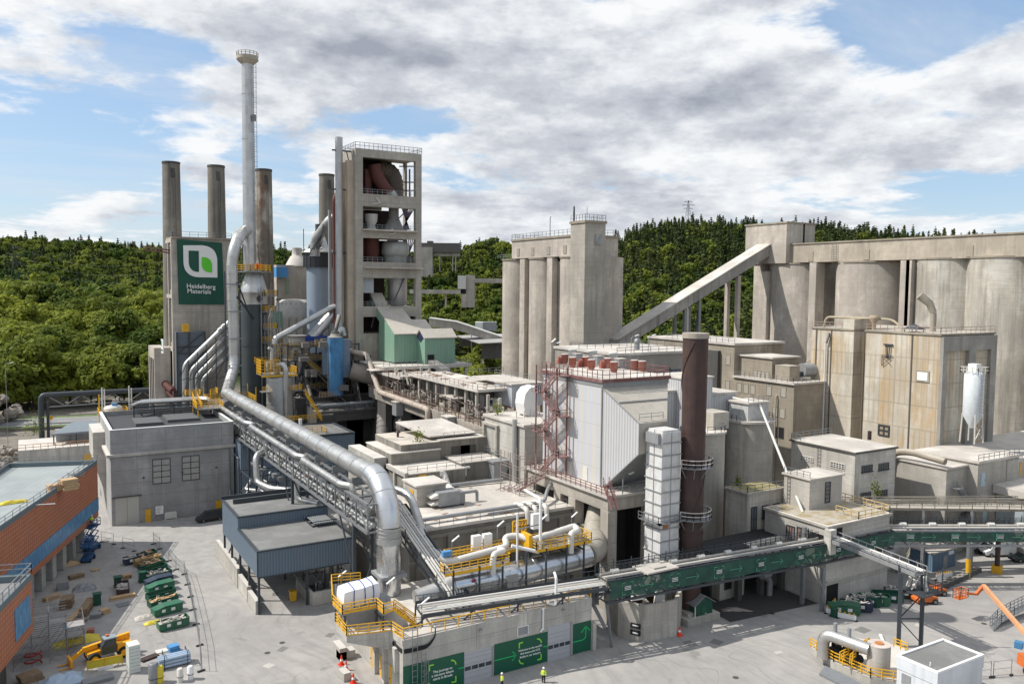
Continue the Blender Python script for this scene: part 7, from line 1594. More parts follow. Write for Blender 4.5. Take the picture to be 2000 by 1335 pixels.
q0=at(540,541,Y=244.);q1=at(569,522,Y=244.); m=MB(); m.box(q0.x,q1.x-1.,244,246.98,q0.z,q1.z); m.build('blue_box',BLUL,t); m=MB(); m.box(at(557,560,Y=246.9).x,at(565,560,Y=246.9).x,246.9,247,at(560,575,Y=247.).z,q0.z-.5); m.build('green_glazing',paint('glazing_green',(.25,.33,.22),.4),t)
m=MB(); q=at(540,585,Y=243.);r2=at(602,585,Y=243.); m.bar(q,r2,.8); m.build('roof_edge',CONK,t)
t=T('domed_store','pale ribbed round store with domed roof behind the blue tank','building',(70,236,0))
c=at(578,640,Y=236.); zr_=at(580,588,Y=230.).z
m=MB(); m.lathe(c.x,236,[(7.6,0),(7.6,zr_-5),(7.,zr_-2.4),(5.2,zr_-.6),(4,zr_+.4),(.1,zr_+.6)],40); m.build('shell',paint('dome_pale',(.46,.44,.41),.7,0,.3),t)
m=MB()
for k in range(24): a_=k*math.pi/12; m.bar((c.x+7.65*math.cos(a_),236+7.65*math.sin(a_),0),(c.x+7.65*math.cos(a_),236+7.65*math.sin(a_),zr_-5),.3); m.bar((c.x+7.65*math.cos(a_),236+7.65*math.sin(a_),zr_-5),(c.x+5.2*math.cos(a_),236+5.2*math.sin(a_),zr_-.5),.25)
m.build('ribs',COND,t)
m=MB(); q0=at(538,612,Y=225.);q1=at(552,640,Y=225.); m.box(q0.x,q1.x,225,228,q1.z,q0.z+.5); m.build('side_cabin',GREENC,t)
q=at(655,700,Y=192.); t=T('blue_tank','tall bright blue streaked round tank standing on the sooty building','tank',(q.x,192,0)); z0=at(655,770,Y=192.).z; z1=at(655,658,Y=192.).z
m=MB(); m.tube([(q.x,192,z0),(q.x,192,z1)],1.85,28,rings=3.6,ring_r=1.02,ring_w=.12); m.build('shell',BLUP,t); m=MB(); m.lathe(q.x,192,[(1.9,z1),(1.2,z1+.4),(.9,z1+1.4)],20); m.tube([(q.x,192,z1+1),(q.x+.6,192.5,z1+3),(q.x+2,195,z1+5)],.5,12); each(m,'black_top',CONK,t)
m=MB(); m.box(q.x+1.95,q.x+3.8,192.2,193.4,z0+4.,z1-.6); m.box(q.x-2.9,q.x-1.95,192.2,193.4,z0+5.,z1-1.); each(m,'side_cabinet',plain('cabinet_blue_grey',(.15,.20,.27),.5,0,.3),t)
m=MB(); m.rail([(q.x-4.5,190.4,z0-.4),(q.x+.4,190.2,z0-.4)],1.3,.7,.09,bars=3); m.ladder((q.x-2.,191.,z0),(q.x-2.,191.,z1),.5); m.build('railing',paint('rail_tan',(.40,.28,.18),.6),t)
t=T('royal_blue_box','royal blue steel box with railings among the pipes left of the open tower','steel box',(66,205,0)); q0=at(595,676,Y=205.);q1=at(640,656,Y=205.)
m=MB(); m.box(q0.x,q1.x,205,209,q0.z,q1.z); m.build('box',BLUR,t); m=MB(); m.rail([(q0.x+2.5,204.8,q0.z+.6),(q1.x-.5,204.8,q0.z+.6)],1.5,.7,.09,bars=3); m.build('railing',STEELG,t)
t=T('sloping_silver_pipes','two fat silver pipes sloping up towards the open tower','pipes',(62,206,30)); m=MB(); m.tube([at(537,672,Y=203.),at(538,661,Y=203.),at(645,602,Y=205.),at(655,598,Y=205.)],.78,16,bend=1.,rings=0); m.tube([at(610,660,Y=207.),at(652,612,Y=207.)],1.55,18,rings=1.6,ring_r=1.04); m.tube([at(672,655,Y=202.),at(668,640,Y=202.),at(660,650,Y=202.),at(652,668,Y=202.)],.9,14,bend=1.); each(m,'pipe',SIL,t)
t=T('sooty_process_building','sooty multi-level steel and concrete process frame between dark tower and open tower','building',(56,192,0))
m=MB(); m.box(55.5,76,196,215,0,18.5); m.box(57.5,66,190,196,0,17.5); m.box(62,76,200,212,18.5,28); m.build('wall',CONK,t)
m=MB(); r5=random.Random(11)
xs5=[54,57.5,61,64.5,68,72]
for x in xs5:
    for y in(198,204): m.bar((x,y,12),(x,y,31.5),.3)
for z in(20.5,24.,27.5,31.2):
    for y in(198,204): m.bar((54,y,z),(72,y,z),.3)
    for x in xs5: m.bar((x,198,z),(x,204,z),.2)
m.build('frame',STEEL,t)
for z,x0,x1 in((20.5,56,66),(24.,58,72),(27.5,54,64),(30.9,54.5,64)): 
    m=MB(); m.box(x0,x1,197.4,204,z-.1,z+.1); fl=m.build('floor',CONK,t); m=MB(); m.rail([(x0,197.5,z+.1),(x1,197.5,z+.1)],1.2,1.1,.1,bars=3); m.build('railing',paint('rail_dirty_yellow',(.42,.27,.06),.6,0,.4) if z!=24. else STEELG,fl)
m=MB(); m.stair((58,196.9,27.6),(62,196.9,24.2),1.,t=.09); m.stair((62,196.9,24),(66,196.9,20.6),1.,t=.09); m.build('stairs',paint('rail_dirty_yellow',(.42,.27,.06),.6,0,.4),t)
m=MB()
for k in range(44): m.tube([(r5.uniform(55,72),r5.uniform(188 if k%2 else 198.5,203),r5.uniform(14,20)),(r5.uniform(55,72),r5.uniform(198.5,203),r5.uniform(22,31))],r5.uniform(.12,.5),8)
each(m,'pipe',paint('pipe_sooty',(.14,.13,.125),.5,.4,.5),t)
m=MB()
for k in range(34): m.bc((r5.uniform(55,72),r5.uniform(190,203),r5.choice((21.3,24.8,28.3,31.8))),r5.uniform(.8,2.6),r5.uniform(.8,2.),r5.uniform(.8,1.8))
each(m,'machine_box',paint('machine_dusty',(.15,.14,.13),.7,.1,.4),t)
m=MB(); q=at(580,668,Y=200.); m.lathe(q.x,200,[(1.6,q.z-1.8),(2.,q.z+.5),(2.,q.z+1.6),(2.4,q.z+1.7)],18); m.build('hopper',SILD,t)
m=MB()
for k in range(12): q=at(536+6*k,690 if k%2 else 672,Y=199.); m.bar(q,at(536+6*(k+1),672 if k%2 else 690,Y=199.),.16)
m.bar(at(536,672,Y=199.),at(610,670,Y=199.),.2); m.bar(at(536,690,Y=199.),at(610,690,Y=199.),.2); m.build('yellow_truss',paint('rail_dirty_yellow',(.42,.27,.06),.6,0,.4),t)
t=T('portal_pipe_gantry','dark pipe gantry portal spanning from a single leg beside the main road','pipe gantry',(3,275,0))
L0=Vector(at(82,860,z=0.)); top=at(85,771,Y=L0.y); e=Vector((38,L0.y-1,top.z+.2))
m=MB(); m.tube([(L0.x,L0.y,0),(L0.x,L0.y,top.z),(e.x,e.y,top.z)],.75,12,bend=1.5); m.tube([(L0.x+1.7,L0.y,0),(L0.x+1.7,L0.y,top.z-2.)],.4,8); m.build('pipe',STEEL,t)
m=MB(); m.bar((L0.x+1.7,L0.y,top.z-3.6),(e.x,L0.y,top.z-3.2),.3)
for k in range(8): x=L0.x+2+k*4.2; m.bar((x,L0.y,top.z-3.5 if k%2 else top.z-.6),(x+4.2,L0.y,top.z-.6 if k%2 else top.z-3.5),.25)
for k in range(60): x=L0.x+1+k*.58; m.bar((x,L0.y-.78,top.z-.3),(x,L0.y-.78,top.z+.4),.08)
m.build('truss',STEELG,t)
t=T('rust_pipe_bridge','short rusty pipes on a truss beside the banner tower foot','pipe bridge',(29,235,0)); m=MB(); a_=at(298,726,Y=252.);b2=at(338,764,Y=224.); m.tube([a_,b2],.9,12,rings=1.3,ring_r=1.08); m.tube([a_+Vector((.5,-1,-2)),b2+Vector((.5,-1,-2))],.6,10,rings=1.3); each(m,'pipe',RC,t)
m=MB()
for k in range(4): c=a_.lerp(b2,k/3); m.bar((c.x,c.y,0),(c.x,c.y,c.z),.3)
each(m,'leg',STEELG,t)
t=T('retaining_wall_yard','low concrete retaining yard with orange railing between red building and road','wall',(0,258,0))
w0=at(35,880,z=5.2);w1=at(178,865,z=5.2); m=MB(); m.box(w0.x,w1.x,w0.y,w0.y+16,0,5.2); m.build('wall',CONP,t); m=MB(); m.rail([(w0.x,w0.y,5.2),(w1.x,w0.y,5.2)],1.3,1.6,.12,bars=2); m.build('railing',paint('rail_orange_faded',(.58,.30,.10),.6),t)
m=MB(); q=at(172,890,Y=w0.y); m.box(q.x-.9,q.x+.9,w0.y-.1,w0.y,0,3.); m.build('door',YEL,t)
t=T('open_shed','open shed with flat blue grey roof behind the orange railing','shed',(10,268,0)); s0=at(100,845,Y=w0.y+6);s1=at(195,838,Y=w0.y+6)
m=MB(); m.prism([(s0.x,w0.y+4),(s1.x+3,w0.y+4),(s1.x+3,w0.y+17),(s0.x+5,w0.y+17)],s0.z-.4,s0.z,z1s=[s0.z,s0.z+.2,s0.z+.9,s0.z+.7]); m.build('roof',paint('shed_roof_blue_grey',(.20,.24,.27),.5,.2,.2),t)
for x in(s0.x+.5,(s0.x+s1.x)/2,s1.x): m=MB(); m.bar((x,w0.y+4.5,5.2),(x,w0.y+4.5,s0.z-.4),.3); m.build('leg',STEEL,t)
m=MB(); m.box(s0.x+4,s1.x,w0.y+13,w0.y+13.4,5.2,s0.z); m.build('back_wall',CONK,t)
for k,(px,lab) in enumerate(((128,'left pale metal container under the open shed'),(158,'right pale metal container under the open shed'))):
    q=at(px,862,z=5.2); m=MB(); m.box(q.x-2.1,q.x+2.1,q.y+.5,q.y+3.5,5.2,7.9); m.box(q.x-2.2,q.x+2.2,q.y+.3,q.y+3.7,7.9,8.1); m.build('metal_container',GREYM,None,lab,'container','pale containers under the shed',loc=(q.x,q.y,5.2))
m=MB(); q0=at(-60,905,z=0.);q1=at(33,905,z=0.); rgk=random.Random(2)
t=T('rock_outcrop','heap of pale broken boulders beside the low retaining wall','rocks',q1)
def rock(m,x,y,z,s,rg):
    vs=[];
    for i in range(5):
        for j in range(8):
            a_=j*math.pi/4; b2=-math.pi/2+math.pi*i/4; k=s*rg.uniform(.75,1.2); vs.append((x+k*math.cos(b2)*math.cos(a_),y+k*math.cos(b2)*math.sin(a_),z+k*.8*math.sin(b2)))
    m.add(vs,[(i*8+j,i*8+(j+1)%8,(i+1)*8+(j+1)%8,(i+1)*8+j) for i in range(4) for j in range(8)])
m=MB()
for k in range(44): rock(m,q0.x+(q1.x-q0.x)*rgk.random()+rgk.uniform(-2,1),q1.y+rgk.uniform(-10,14),rgk.uniform(.2,3.2),rgk.uniform(.6,1.9),rgk)
m.build('boulders',concrete('rock_pale',(.34,.31,.27),.6,.2,mottle=1.5),t)
a_=at(-120,760,z=14);b2=at(25,790,z=6); m=MB()
for k in range(60): f_=rgk.random(); c=a_.lerp(b2,f_); rock(m,c.x+rgk.uniform(-2,2),c.y+rgk.uniform(-6,10),rgk.uniform(2,15*(1.05-f_)+4),rgk.uniform(1.2,2.8),rgk)
tag(m.build('rock_cutting',concrete('rock_pale',(.34,.31,.27),.6,.2),None,loc=b2),'pale rock cutting rising behind the main road at far left','rock face')
streetlamp(at(16,880,z=0),24,'tall thin street lamp beside the main road at far left')
q=at(100,838,z=1.); o=T('road_sign','small yellow diamond road sign by the main road','road sign',q); m=MB(); m.bar(q,q+Vector((0,0,3.2)),.14); m.build('pole',STEELG,o); m=MB(); m.ext([q+Vector((-.8,-.1,3.6)),q+Vector((0,-.1,4.4)),q+Vector((.8,-.1,3.6)),q+Vector((0,-.1,2.8))],(0,.06,0)); m.build('panel',YEL,o)
x,y=view(862,690); zq=float(hfun(np.array(x),np.array(y)))
Rv=Vector((rt.x,rt.y,0)).normalized(); Fv=Vector((-Rv.y,Rv.x,0))
def fbox(m,p0,p1,D,dep,mi=0):   # box facing the works at distance D between two sighted corners
    a_=ray(*p0);b2=ray(*p1); ta=D/math.hypot(a_.x,a_.y);tb=D/math.hypot(b2.x,b2.y)
    A=Vector((a_.x*ta,a_.y*ta,HC+a_.z*ta));B=Vector((b2.x*tb,b2.y*tb,HC+b2.z*tb)); L=(B-A).dot(Rv); A2=A+Rv*L
    pts=[(A.x,A.y),(A2.x,A2.y),tuple((A2+Fv*dep)[:2]),tuple((A+Fv*dep)[:2])]; m.prism(pts,min(A.z,B.z),max(A.z,B.z)); return A
t=T('quarry_building','long dark crusher building high on the wooded hill behind the open tower','building',(x,y,zq))
m=MB(); fbox(m,(818,492),(897,475),640,14); fbox(m,(834,475),(845,470.5),640,8); m.build('upper_storey',paint('quarry_dark_cladding',(.13,.115,.11),.8),t); m=MB(); fbox(m,(818,540),(845,483),639,10); fbox(m,(846,500),(896,492),642,10); each(m,'wall',CONS,t)
m=MB(); 
for px in(858,883,889): fbox(m,(px,530),(px+2,497),641,1)
each(m,'leg',CONS,t); m=MB()
for px in(840,866,873,880): fbox(m,(px,483),(px+2.2,479),639.8,.3)
each(m,'window',GLSB,t)
t=T('transfer_tower','small pale concrete transfer tower on the wooded slope with two conveyor bridges','tower',at(912,580,z=10)); m=MB(); fbox(m,(910,600),(927,537),470,8); m.build('shaft',CONS,t); m=MB(); fbox(m,(894,564),(910,538),468,7); m.build('white_cabin',STEELW,t); m=MB(); fbox(m,(901,600),(910,573),469,4); m.build('pier',CONS,t); m=MB(); fbox(m,(900,573),(909,564),468.5,5); m.build('opening',DARK,t)
m=MB(); fbox(m,(800,573),(900,566),470,3); fbox(m,(927,552),(1000,544),470,3); each(m,'conveyor_bridge',CONS,t); m=MB(); fbox(m,(869,600),(872,573),470,2); m.build('leg',CONS,t)
t=T('curved_conveyor_hall','long pale roofed curved conveyor hall descending behind the green clad sheds','building',at(880,650,z=5)); m=MB(); D=330
pts=[(838,622),(866,626),(890,629),(915,637),(950,649),(985,660)]
for (a_,b2) in zip(pts,pts[1:]):
    A=ray(*a_);B=ray(*b2); ta=D/math.hypot(A.x,A.y);tb=D/math.hypot(B.x,B.y); A=Vector((A.x*ta,A.y*ta,HC+A.z*ta));B=Vector((B.x*tb,B.y*tb,HC+B.z*tb)); m.ext([A,B,B-Vector((0,0,2.8)),A-Vector((0,0,3.2))],Fv*6)
m.build('wall',CONB,t); m=MB()
for (a_,b2) in zip(pts,pts[1:]):
    A=ray(*a_);B=ray(*b2); ta=D/math.hypot(A.x,A.y);tb=D/math.hypot(B.x,B.y); A=Vector((A.x*ta,A.y*ta,HC+A.z*ta));B=Vector((B.x*tb,B.y*tb,HC+B.z*tb)); m.ext([A-Fv*.4,B-Fv*.4,B-Fv*.4+Vector((0,0,.4)),A-Fv*.4+Vector((0,0,.4))],Fv*6.8)
m.build('roof',STEELW,t); m=MB()
for px in(844,868,886,920,945): fbox(m,(px,690),(px+1.6,640 if px<900 else 652),331,1)
each(m,'leg',CONS,t)
t=T('pale_roof_sheds','low sheds with large pale weathered sheet roofs beside the narrow silos','building',at(930,690,z=0)); m=MB(); D=318
def P3(px,py,D): a_=ray(px,py); k=D/math.hypot(a_.x,a_.y); return Vector((a_.x*k,a_.y*k,HC+a_.z*k))
A,B,C_,E_=P3(892,655,345),P3(1010,650,345),P3(1010,666,318),P3(937,670,318); m.ext([A,B,C_,E_],(0,0,-.3)); rf=m.build('roof',paint('shed_roof_pale',(.38,.37,.37),.6,.2,.5,(.25,.2,.17)),t); m=MB(); fbox(m,(940,700),(1010,672),320,1); fbox(m,(896,676),(930,660),346,1); each(m,'wall',CONK,t)
t=T('white_hut','small white and grey hut among trees behind the pale roofed sheds','hut',at(948,650,z=0)); m=MB(); fbox(m,(928,646),(943,629),400,6); m.build('white_end',WHT,t); m=MB(); fbox(m,(943,646),(970,629),400.3,6); m.build('grey_side',GREYM,t)
t=T('flat_roof_hall','wide low concrete hall with flat dusty roof behind the silver vessel','building',(42,97,0)); FZ=13.2
m=MB(); m.box(43.4,69.8,100,121.6,0,FZ-.4); m.build('wall',concrete('wall_grimy_pilastered',(.25,.235,.21),.8,.3),t)  # grimy concrete, darker than the dusty roof
m=MB(); m.box(43.1,69.9,99.7,121.5,FZ-.4,FZ); m.build('roof',ROOFD,t)
m=MB()
for x in np.arange(44.8,69,4.6): m.box(x-.45,x+.45,99.55,100,0,FZ-1.3)
for z in(FZ-1.3,FZ-4.6): m.box(43.4,69.8,99.7,100,z-.2,z+.3)
each(m,'pilaster',concrete('wall_grimy_pilastered',(.25,.235,.21),.8,.3),t)
m=MB(); m.rail([(43.6,100,FZ),(69.,100,FZ)],1.1,2.2,.06); m.build('roof_railing',STEELG,t)
m=MB(); m.tube([(43.2,101.6,FZ+.7),(66,101.6,FZ+.7),(68,104,FZ+1.6),(70.,106,FZ+1.9)],.28,10,bend=1.); m.tube([(56,101,FZ+.4),(66,101.,FZ+.4)],.14,8); m.tube([(50,119,FZ+.4),(68,117.6,FZ+.5)],.3,10); each(m,'roof_pipe',GREYM,t)
m=MB(); 
for x in(61.5,63.,64.8): m.tube([(x,102.6,FZ+.6),(x,101,FZ+.9),(x,99.2,FZ+.6),(x,99.,FZ-1.4)],.36,10,bend=.6)
each(m,'bent_pipe',STEELW,t)
rr2=random.Random(6)
m=MB()
for k in range(30):
    x,y=(rr2.uniform(46,66),rr2.uniform(100.6,102.6)) if k<18 else (rr2.uniform(45,62),rr2.uniform(103,118)); m.bc((x,y,FZ+.04),rr2.uniform(.3,1.4),rr2.uniform(.2,.6),.07,rr2.uniform(0,3))
each(m,'rubble_piece',paint('rubble_rusty',(.40,.30,.22),.8),t)
def P2(px,py,z): return at(px,py,z=z)
a_=P2(803,988,FZ);b2=P2(861,976,FZ); c=P2(797,960,FZ+2.4)
t=T('roof_cabin','grey concrete cabin with yellow side door on the flat hall roof','cabin',a_); w_=b2.x-a_.x
m=MB(); a_=P2(814,991,FZ); w_=P2(861,978,FZ).x-a_.x; m.box(a_.x,a_.x+w_,a_.y,a_.y+4.6,FZ,FZ+3.1); m.build('wall',CONB,t); m=MB(); m.box(a_.x-.3,a_.x+w_+.3,a_.y-.3,a_.y+4.9,FZ+3.1,FZ+3.35); m.build('roof',ROOFD,t); m=MB(); m.box(a_.x-.08,a_.x,a_.y+1.2,a_.y+2.4,FZ+.1,FZ+2.3); m.build('door',YEL,t)
a_=P2(857,993,FZ); t=T('air_handling_unit','long grey metal air handling unit with pale hoods on the flat hall roof','air unit',a_); w_=P2(908,985,FZ).x-a_.x
m=MB(); m.box(a_.x,a_.x+w_*.78,a_.y,a_.y+2.4,FZ+.25,FZ+2.3); m.build('casing',GREYM,t); m=MB(); m.box(a_.x+w_*.78+.02,a_.x+w_,a_.y+.1,a_.y+2.2,FZ+.25,FZ+2.); m.build('end_section',STEELG,t)
m=MB(); 
for z in(FZ+.5,FZ+1.5): m.ext([(a_.x,a_.y+.1,z+.6),(a_.x-1.1,a_.y+.1,z+.2),(a_.x-1.1,a_.y+.1,z),(a_.x,a_.y+.1,z)],(0,2.2,0))
each(m,'hood',STEELW,t); m=MB(); 
for x in(a_.x+.3,a_.x+w_*.5,a_.x+w_-.3): m.box(x-.1,x+.1,a_.y,a_.y+2.3,FZ,FZ+.25)
each(m,'foot',STEEL,t)
m=MB(); m.tube([(a_.x+w_,a_.y+1.2,FZ+1.6),(a_.x+w_+2.6,a_.y+1.2,FZ+1.6),(a_.x+w_+2.6,a_.y+1.2,FZ)],.25,10,bend=.4); m.build('outlet_pipe',GREYM,t)
t=T('roof_duct_bend','pale round duct bending down from the stepped building onto the hall roof','duct',(58,118,FZ)); m=MB(); m.tube([at(858,925,Y=120.),at(866,924,Y=120.),at(875,950,Y=118.6),at(893,966,z=FZ+.7)],.55,12,bend=.6); m.tube([at(862,950,Y=119.),at(860,944,Y=119.5),at(868,935,Y=119.8)],.4,10); each(m,'duct',STEELW,t)
q=at(840,991,z=FZ)
LW=concrete('concrete_stepped',(.25,.24,.215),.7,.6,dust=(.56,.51,.44))
t=T('stepped_concrete_building','old stepped concrete building with dusty weed grown roofs in the middle','building',(50,120,0))
zl=at(985,900,Y=120.).z; x0_=at(812,940,Y=120.).x; xR=at(985,905,Y=120.).x; Yu=128.; zu=at(948,853,Y=Yu).z; xu0=at(783,900,Y=Yu).x; xuR=at(948,870,Y=Yu).x
m=MB(); m.box(x0_-1.4,x0_+9.,120,Yu,0,zl-.5); m.box(x0_+9.02,xR,121.5,Yu,0,zl); m.box(xu0,xuR,Yu,140,0,zu); m.box(xu0-2.,xu0+7.2,Yu-.6,139,0,zu-1.3); m.build('wall',LW,t)
m=MB(); m.box(x0_-1.5,x0_+8.9,119.9,Yu-.61,zl-.5,zl-.33); m.box(x0_+8.92,xR+.12,121.4,Yu-.01,zl,zl+.17); m.box(xu0+7.25,xuR+.12,Yu-.12,140.2,zu,zu+.18); m.box(xu0-2.1,xu0+7.22,Yu-.75,139.2,zu-1.3,zu-1.12); each(m,'roof',ROOFD,t)
m=MB(); q=at(800,845,Y=137.); q2=at(932,838,Y=137.); m.ext([(xu0+6,Yu+1.4,zu+.5),(xuR-1,Yu+1.4,zu+.5),(xuR-3,140,zu+1.7),(xu0+4,140,zu+1.7)],(0,0,.25)); m.build('raised_roof',ROOFD,t)
m=MB(); m.box(xu0+6.2,xuR-1.3,Yu+2,Yu+2.2,zu+.3,zu+.6); m.build('roof_gap',DARK,t)
m=MB()
for (a,b3) in((xu0+9.5,xu0+13.2),(xuR-5.,xuR-1.9)): m.box(a,b3,Yu-.06,Yu,zu-2.6,zu-1.1)
each(m,'blocked_window',CONK,t)
m=MB(); q=at(905,915,Y=121.5); m.box(q.x-.9,q.x+.9,120.7,121.5,q.z+.2,q.z+.45); m.box(q.x-.6,q.x+.6,121.4,121.5,q.z-1.2,q.z+.1); each(m,'vent_hood',STEELW,t)
m=MB(); q=at(970,925,Y=120.6); m.box(q.x-1.2,q.x+1.4,119.4,121.48,q.z-1.4,q.z+2.2); m.box(q.x-1.5,q.x+1.7,119.2,121.49,q.z+2.2,q.z+2.5); each(m,'wall_cabinet',GREYM,t)
m=MB(); q=at(825,938,Y=120.); m.box(q.x-.7,q.x+.7,119.92,120,q.z-1.4,q.z+1.); m.build('door',YEL,t)
xf=x0_-1.4; m=MB()
for y in(120.2,124.6,129.,131.): m.box(xf-.4,xf,y,y+.6,0,zl-.5)
m.box(xf-.5,xf+.1,120,Yu,zl-.8,zl-.1); m.box(xf-.45,xf,120.,Yu,FZ-4.,FZ-3.5); each(m,'pilaster',CONP,t)
m=MB()
for y in(121.6,126.): m.box(xf-.04,xf,y,y+1.2,FZ-1.6,FZ+.2)
each(m,'window',DARK,t)
m=MB(); m.box(xf-2.2,xf,Yu+1,142,0,zu-2.); m.build('left_bay',CONP,t); m=MB(); m.box(xf-2.24,xf-2.2,134,136.2,zu-4.6,zu-3.); m.build('opening',DARK,t)
m=MB(); m.rail([(x0_+9,121.3,zl+.3),(xR,121.3,zl+.3),(xR,Yu-1,zl+.3)],1.1,1.8,.06); m.rail([(x0_-1.4,120,zl-.2),(x0_+8.9,120,zl-.2)],1.1,1.8,.06); m.rail([(xu0+8,Yu,zu+.3),(xuR,Yu,zu+.3)],1.1,2.,.06); m.build('roof_railing',STEELG,t)
q=at(777,866,z=zu-1.2); m=MB(); m.cyl(q.x,q.y,zu-1.2,zu+.8,.22,n=10); m.lathe(q.x,q.y,[(.55,zu+.8),(.1,zu+1.3)],12); each(m,'flue',RUST,t); m=MB(); m.cyl(q.x+2,q.y+.5,zu-1.2,zu-.9,1.,n=18); m.build('roof_ring',CONP,t)
def shrub(px,py,z=None,Y=None,s=1.,lab='',X=None,grp=None):
    p=at(px,py,z=z,Y=Y,X=X); rg=np.random.default_rng(int(px)); n=int(90*s); c=np.stack([rg.normal(0,.38*s,n),rg.normal(0,.38*s,n),np.abs(rg.normal(.9*s,.55*s,n))],1); nn=rg.normal(size=(n,3)); nn/=np.linalg.norm(nn,axis=1)[:,None]
    o=T('shrub',lab,'plant',p,grp); me=qmesh('foliage',quads(c,nn,rg.uniform(.08,.17,n),rg),LEAFD); f_=bpy.data.objects.new('foliage',me); col.objects.link(f_); f_.parent=o; m=MB(); 
    for k in range(4): m.bar(p,p+Vector((rg.uniform(-.4,.4)*s,rg.uniform(-.4,.4)*s,1.4*s)),.05)
    m.build('stem',BARK,o)
shrub(816,862,z=zu,s=1.2,lab='thin green weed growing at the raised roof edge of the stepped building')
shrub(1712,968,z=11.8,s=1.3,lab='bright green weed on the grey corner building roof by the yellow rail'); 
shrub(972,812,X=71.5,s=1.3,lab='dry shrub on the dusty wall top by the pale clad box'); shrub(1010,705,z=12,s=2.4,lab='pale sapling standing against the foot of the narrow silos')
shrub(68,850,z=5.2,s=3.,lab='leafy sapling beside the low retaining wall near the gantry leg'); shrub(1440,948,z=14.2,s=.8,lab='green weeds between the round tank and the mossy roof'); 
t=T('pale_end_wall','large blank pale concrete wall block at the end of the kiln deck','building',(70.6,112,0)); BXw=70.6
za=at(1000,822,X=BXw).z; ya=at(947,812,X=BXw).y; yb_=at(1025,840,X=BXw).y
m=MB(); m.box(BXw,80,yb_,ya,0,za-.4); m.build('wall',CONP,t); m=MB(); m.box(BXw-.4,80.3,yb_-.3,ya,za-.4,za); m.build('roof',ROOFD,t)
m=MB(); q=at(1005,880,X=BXw-.5); m.tube([(BXw-.5,q.y,FZ),(BXw-.5,q.y,za+.6)],.42,12,rings=1.3,ring_r=1.05); m.build('pipe',SILD,t)
m=MB(); m.box(BXw-.5,BXw,ya-5.2,ya-4.7,FZ+3,za-1.8); m.box(BXw-.5,BXw,ya-.5,ya,FZ+3,za-1.8); m.box(BXw-.55,BXw+.1,ya-5.3,ya+.1,za-1.8,za-1.4); each(m,'frame',CONB,t)
t=T('kiln_deck','dusty concrete kiln deck on tall piers running back to the open tower','structure',(71,160,0))
KX=71.2; kz=lambda y: np.interp(y,[118,187],[19.9,21.4])
m=MB(); y0,y1=ya,189.; 
m.add([(KX,y0,kz(y0)-2.4),(KX+10,y0,kz(y0)-2.4),(KX+10,y0,kz(y0)),(KX,y0,kz(y0)),(KX,y1,kz(y1)-2.4),(KX+10,y1,kz(y1)-2.4),(KX+10,y1,kz(y1)),(KX,y1,kz(y1))],[(0,1,2,3),(7,6,5,4),(0,3,7,4),(1,5,6,2),(3,2,6,7),(0,4,5,1)]); m.build('deck',concrete('deck_dusty',(.36,.33,.29),.65,.6,dust=(.46,.42,.36)),t)
for y,w_ in((ya+6,1.1),(153.5,1.6),(168.5,1.2),(181,2.6)):
    for x in(KX+.2,KX+7.5): m=MB(); m.box(x,x+1.6,y-w_,y+w_,0,kz(y)-2.4); m.build('pier',CONB if y<160 else CONK,t)
m=MB(); m.rail([(KX,y0,kz(y0)),(KX,y1,kz(y1))],1.2,1.8,.07,bars=2); m.build('railing',paint('rail_rust_brown',(.28,.18,.13),.7),t)
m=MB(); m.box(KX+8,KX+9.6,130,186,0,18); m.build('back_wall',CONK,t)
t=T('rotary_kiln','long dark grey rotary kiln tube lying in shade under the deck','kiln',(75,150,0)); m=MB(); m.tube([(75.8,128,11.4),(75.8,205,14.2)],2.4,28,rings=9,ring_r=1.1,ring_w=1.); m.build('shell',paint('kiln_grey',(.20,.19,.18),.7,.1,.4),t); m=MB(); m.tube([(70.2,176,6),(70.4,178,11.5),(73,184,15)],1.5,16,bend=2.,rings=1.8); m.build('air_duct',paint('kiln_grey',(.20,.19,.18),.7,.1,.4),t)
t=T('sooty_portal_building','black sooty concrete building with a deep open portal left of the kiln deck','building',(62,188,0)); Yp=187.
p0=at(656,806,Y=Yp);p1=at(741,800,Y=Yp); x0_,x1_=p0.x-.8,at(742,808,Y=Yp).x
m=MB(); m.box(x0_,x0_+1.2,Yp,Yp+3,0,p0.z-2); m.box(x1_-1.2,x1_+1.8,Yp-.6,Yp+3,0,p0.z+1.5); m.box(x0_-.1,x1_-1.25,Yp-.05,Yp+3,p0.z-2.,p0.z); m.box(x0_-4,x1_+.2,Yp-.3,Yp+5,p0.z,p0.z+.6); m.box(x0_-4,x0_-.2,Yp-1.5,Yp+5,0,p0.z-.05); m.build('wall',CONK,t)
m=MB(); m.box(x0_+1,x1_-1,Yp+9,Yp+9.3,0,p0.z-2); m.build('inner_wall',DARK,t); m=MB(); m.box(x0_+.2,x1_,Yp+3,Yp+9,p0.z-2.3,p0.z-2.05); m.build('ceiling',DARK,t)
m=MB(); m.rail([(x0_-3.6,Yp-.2,p0.z+.6),(x1_,Yp-.2,p0.z+.6)],1.2,1.3,.09,bars=2); m.build('roof_railing',STEEL,t)
m=MB(); m.tube([(x0_-3,Yp+1.2,p0.z+1.6),(x1_-1,Yp+1.2,p0.z+1.8)],.55,12)
for k in range(18): m.tube([(x0_+3+k*.42,Yp+.6,p0.z+.6),(x0_+3+k*.42,Yp+.6,p0.z+1.+.5*(k%3))],.12,6)
each(m,'roof_pipe',STEELG,t)
m=MB(); m.tube([at(686,724,Y=192.),at(728,735,Y=190.)],2.1,22,rings=4.,ring_r=1.05); m.build('fat_duct',paint('duct_taupe',(.27,.235,.20),.65,.1,.5),t)
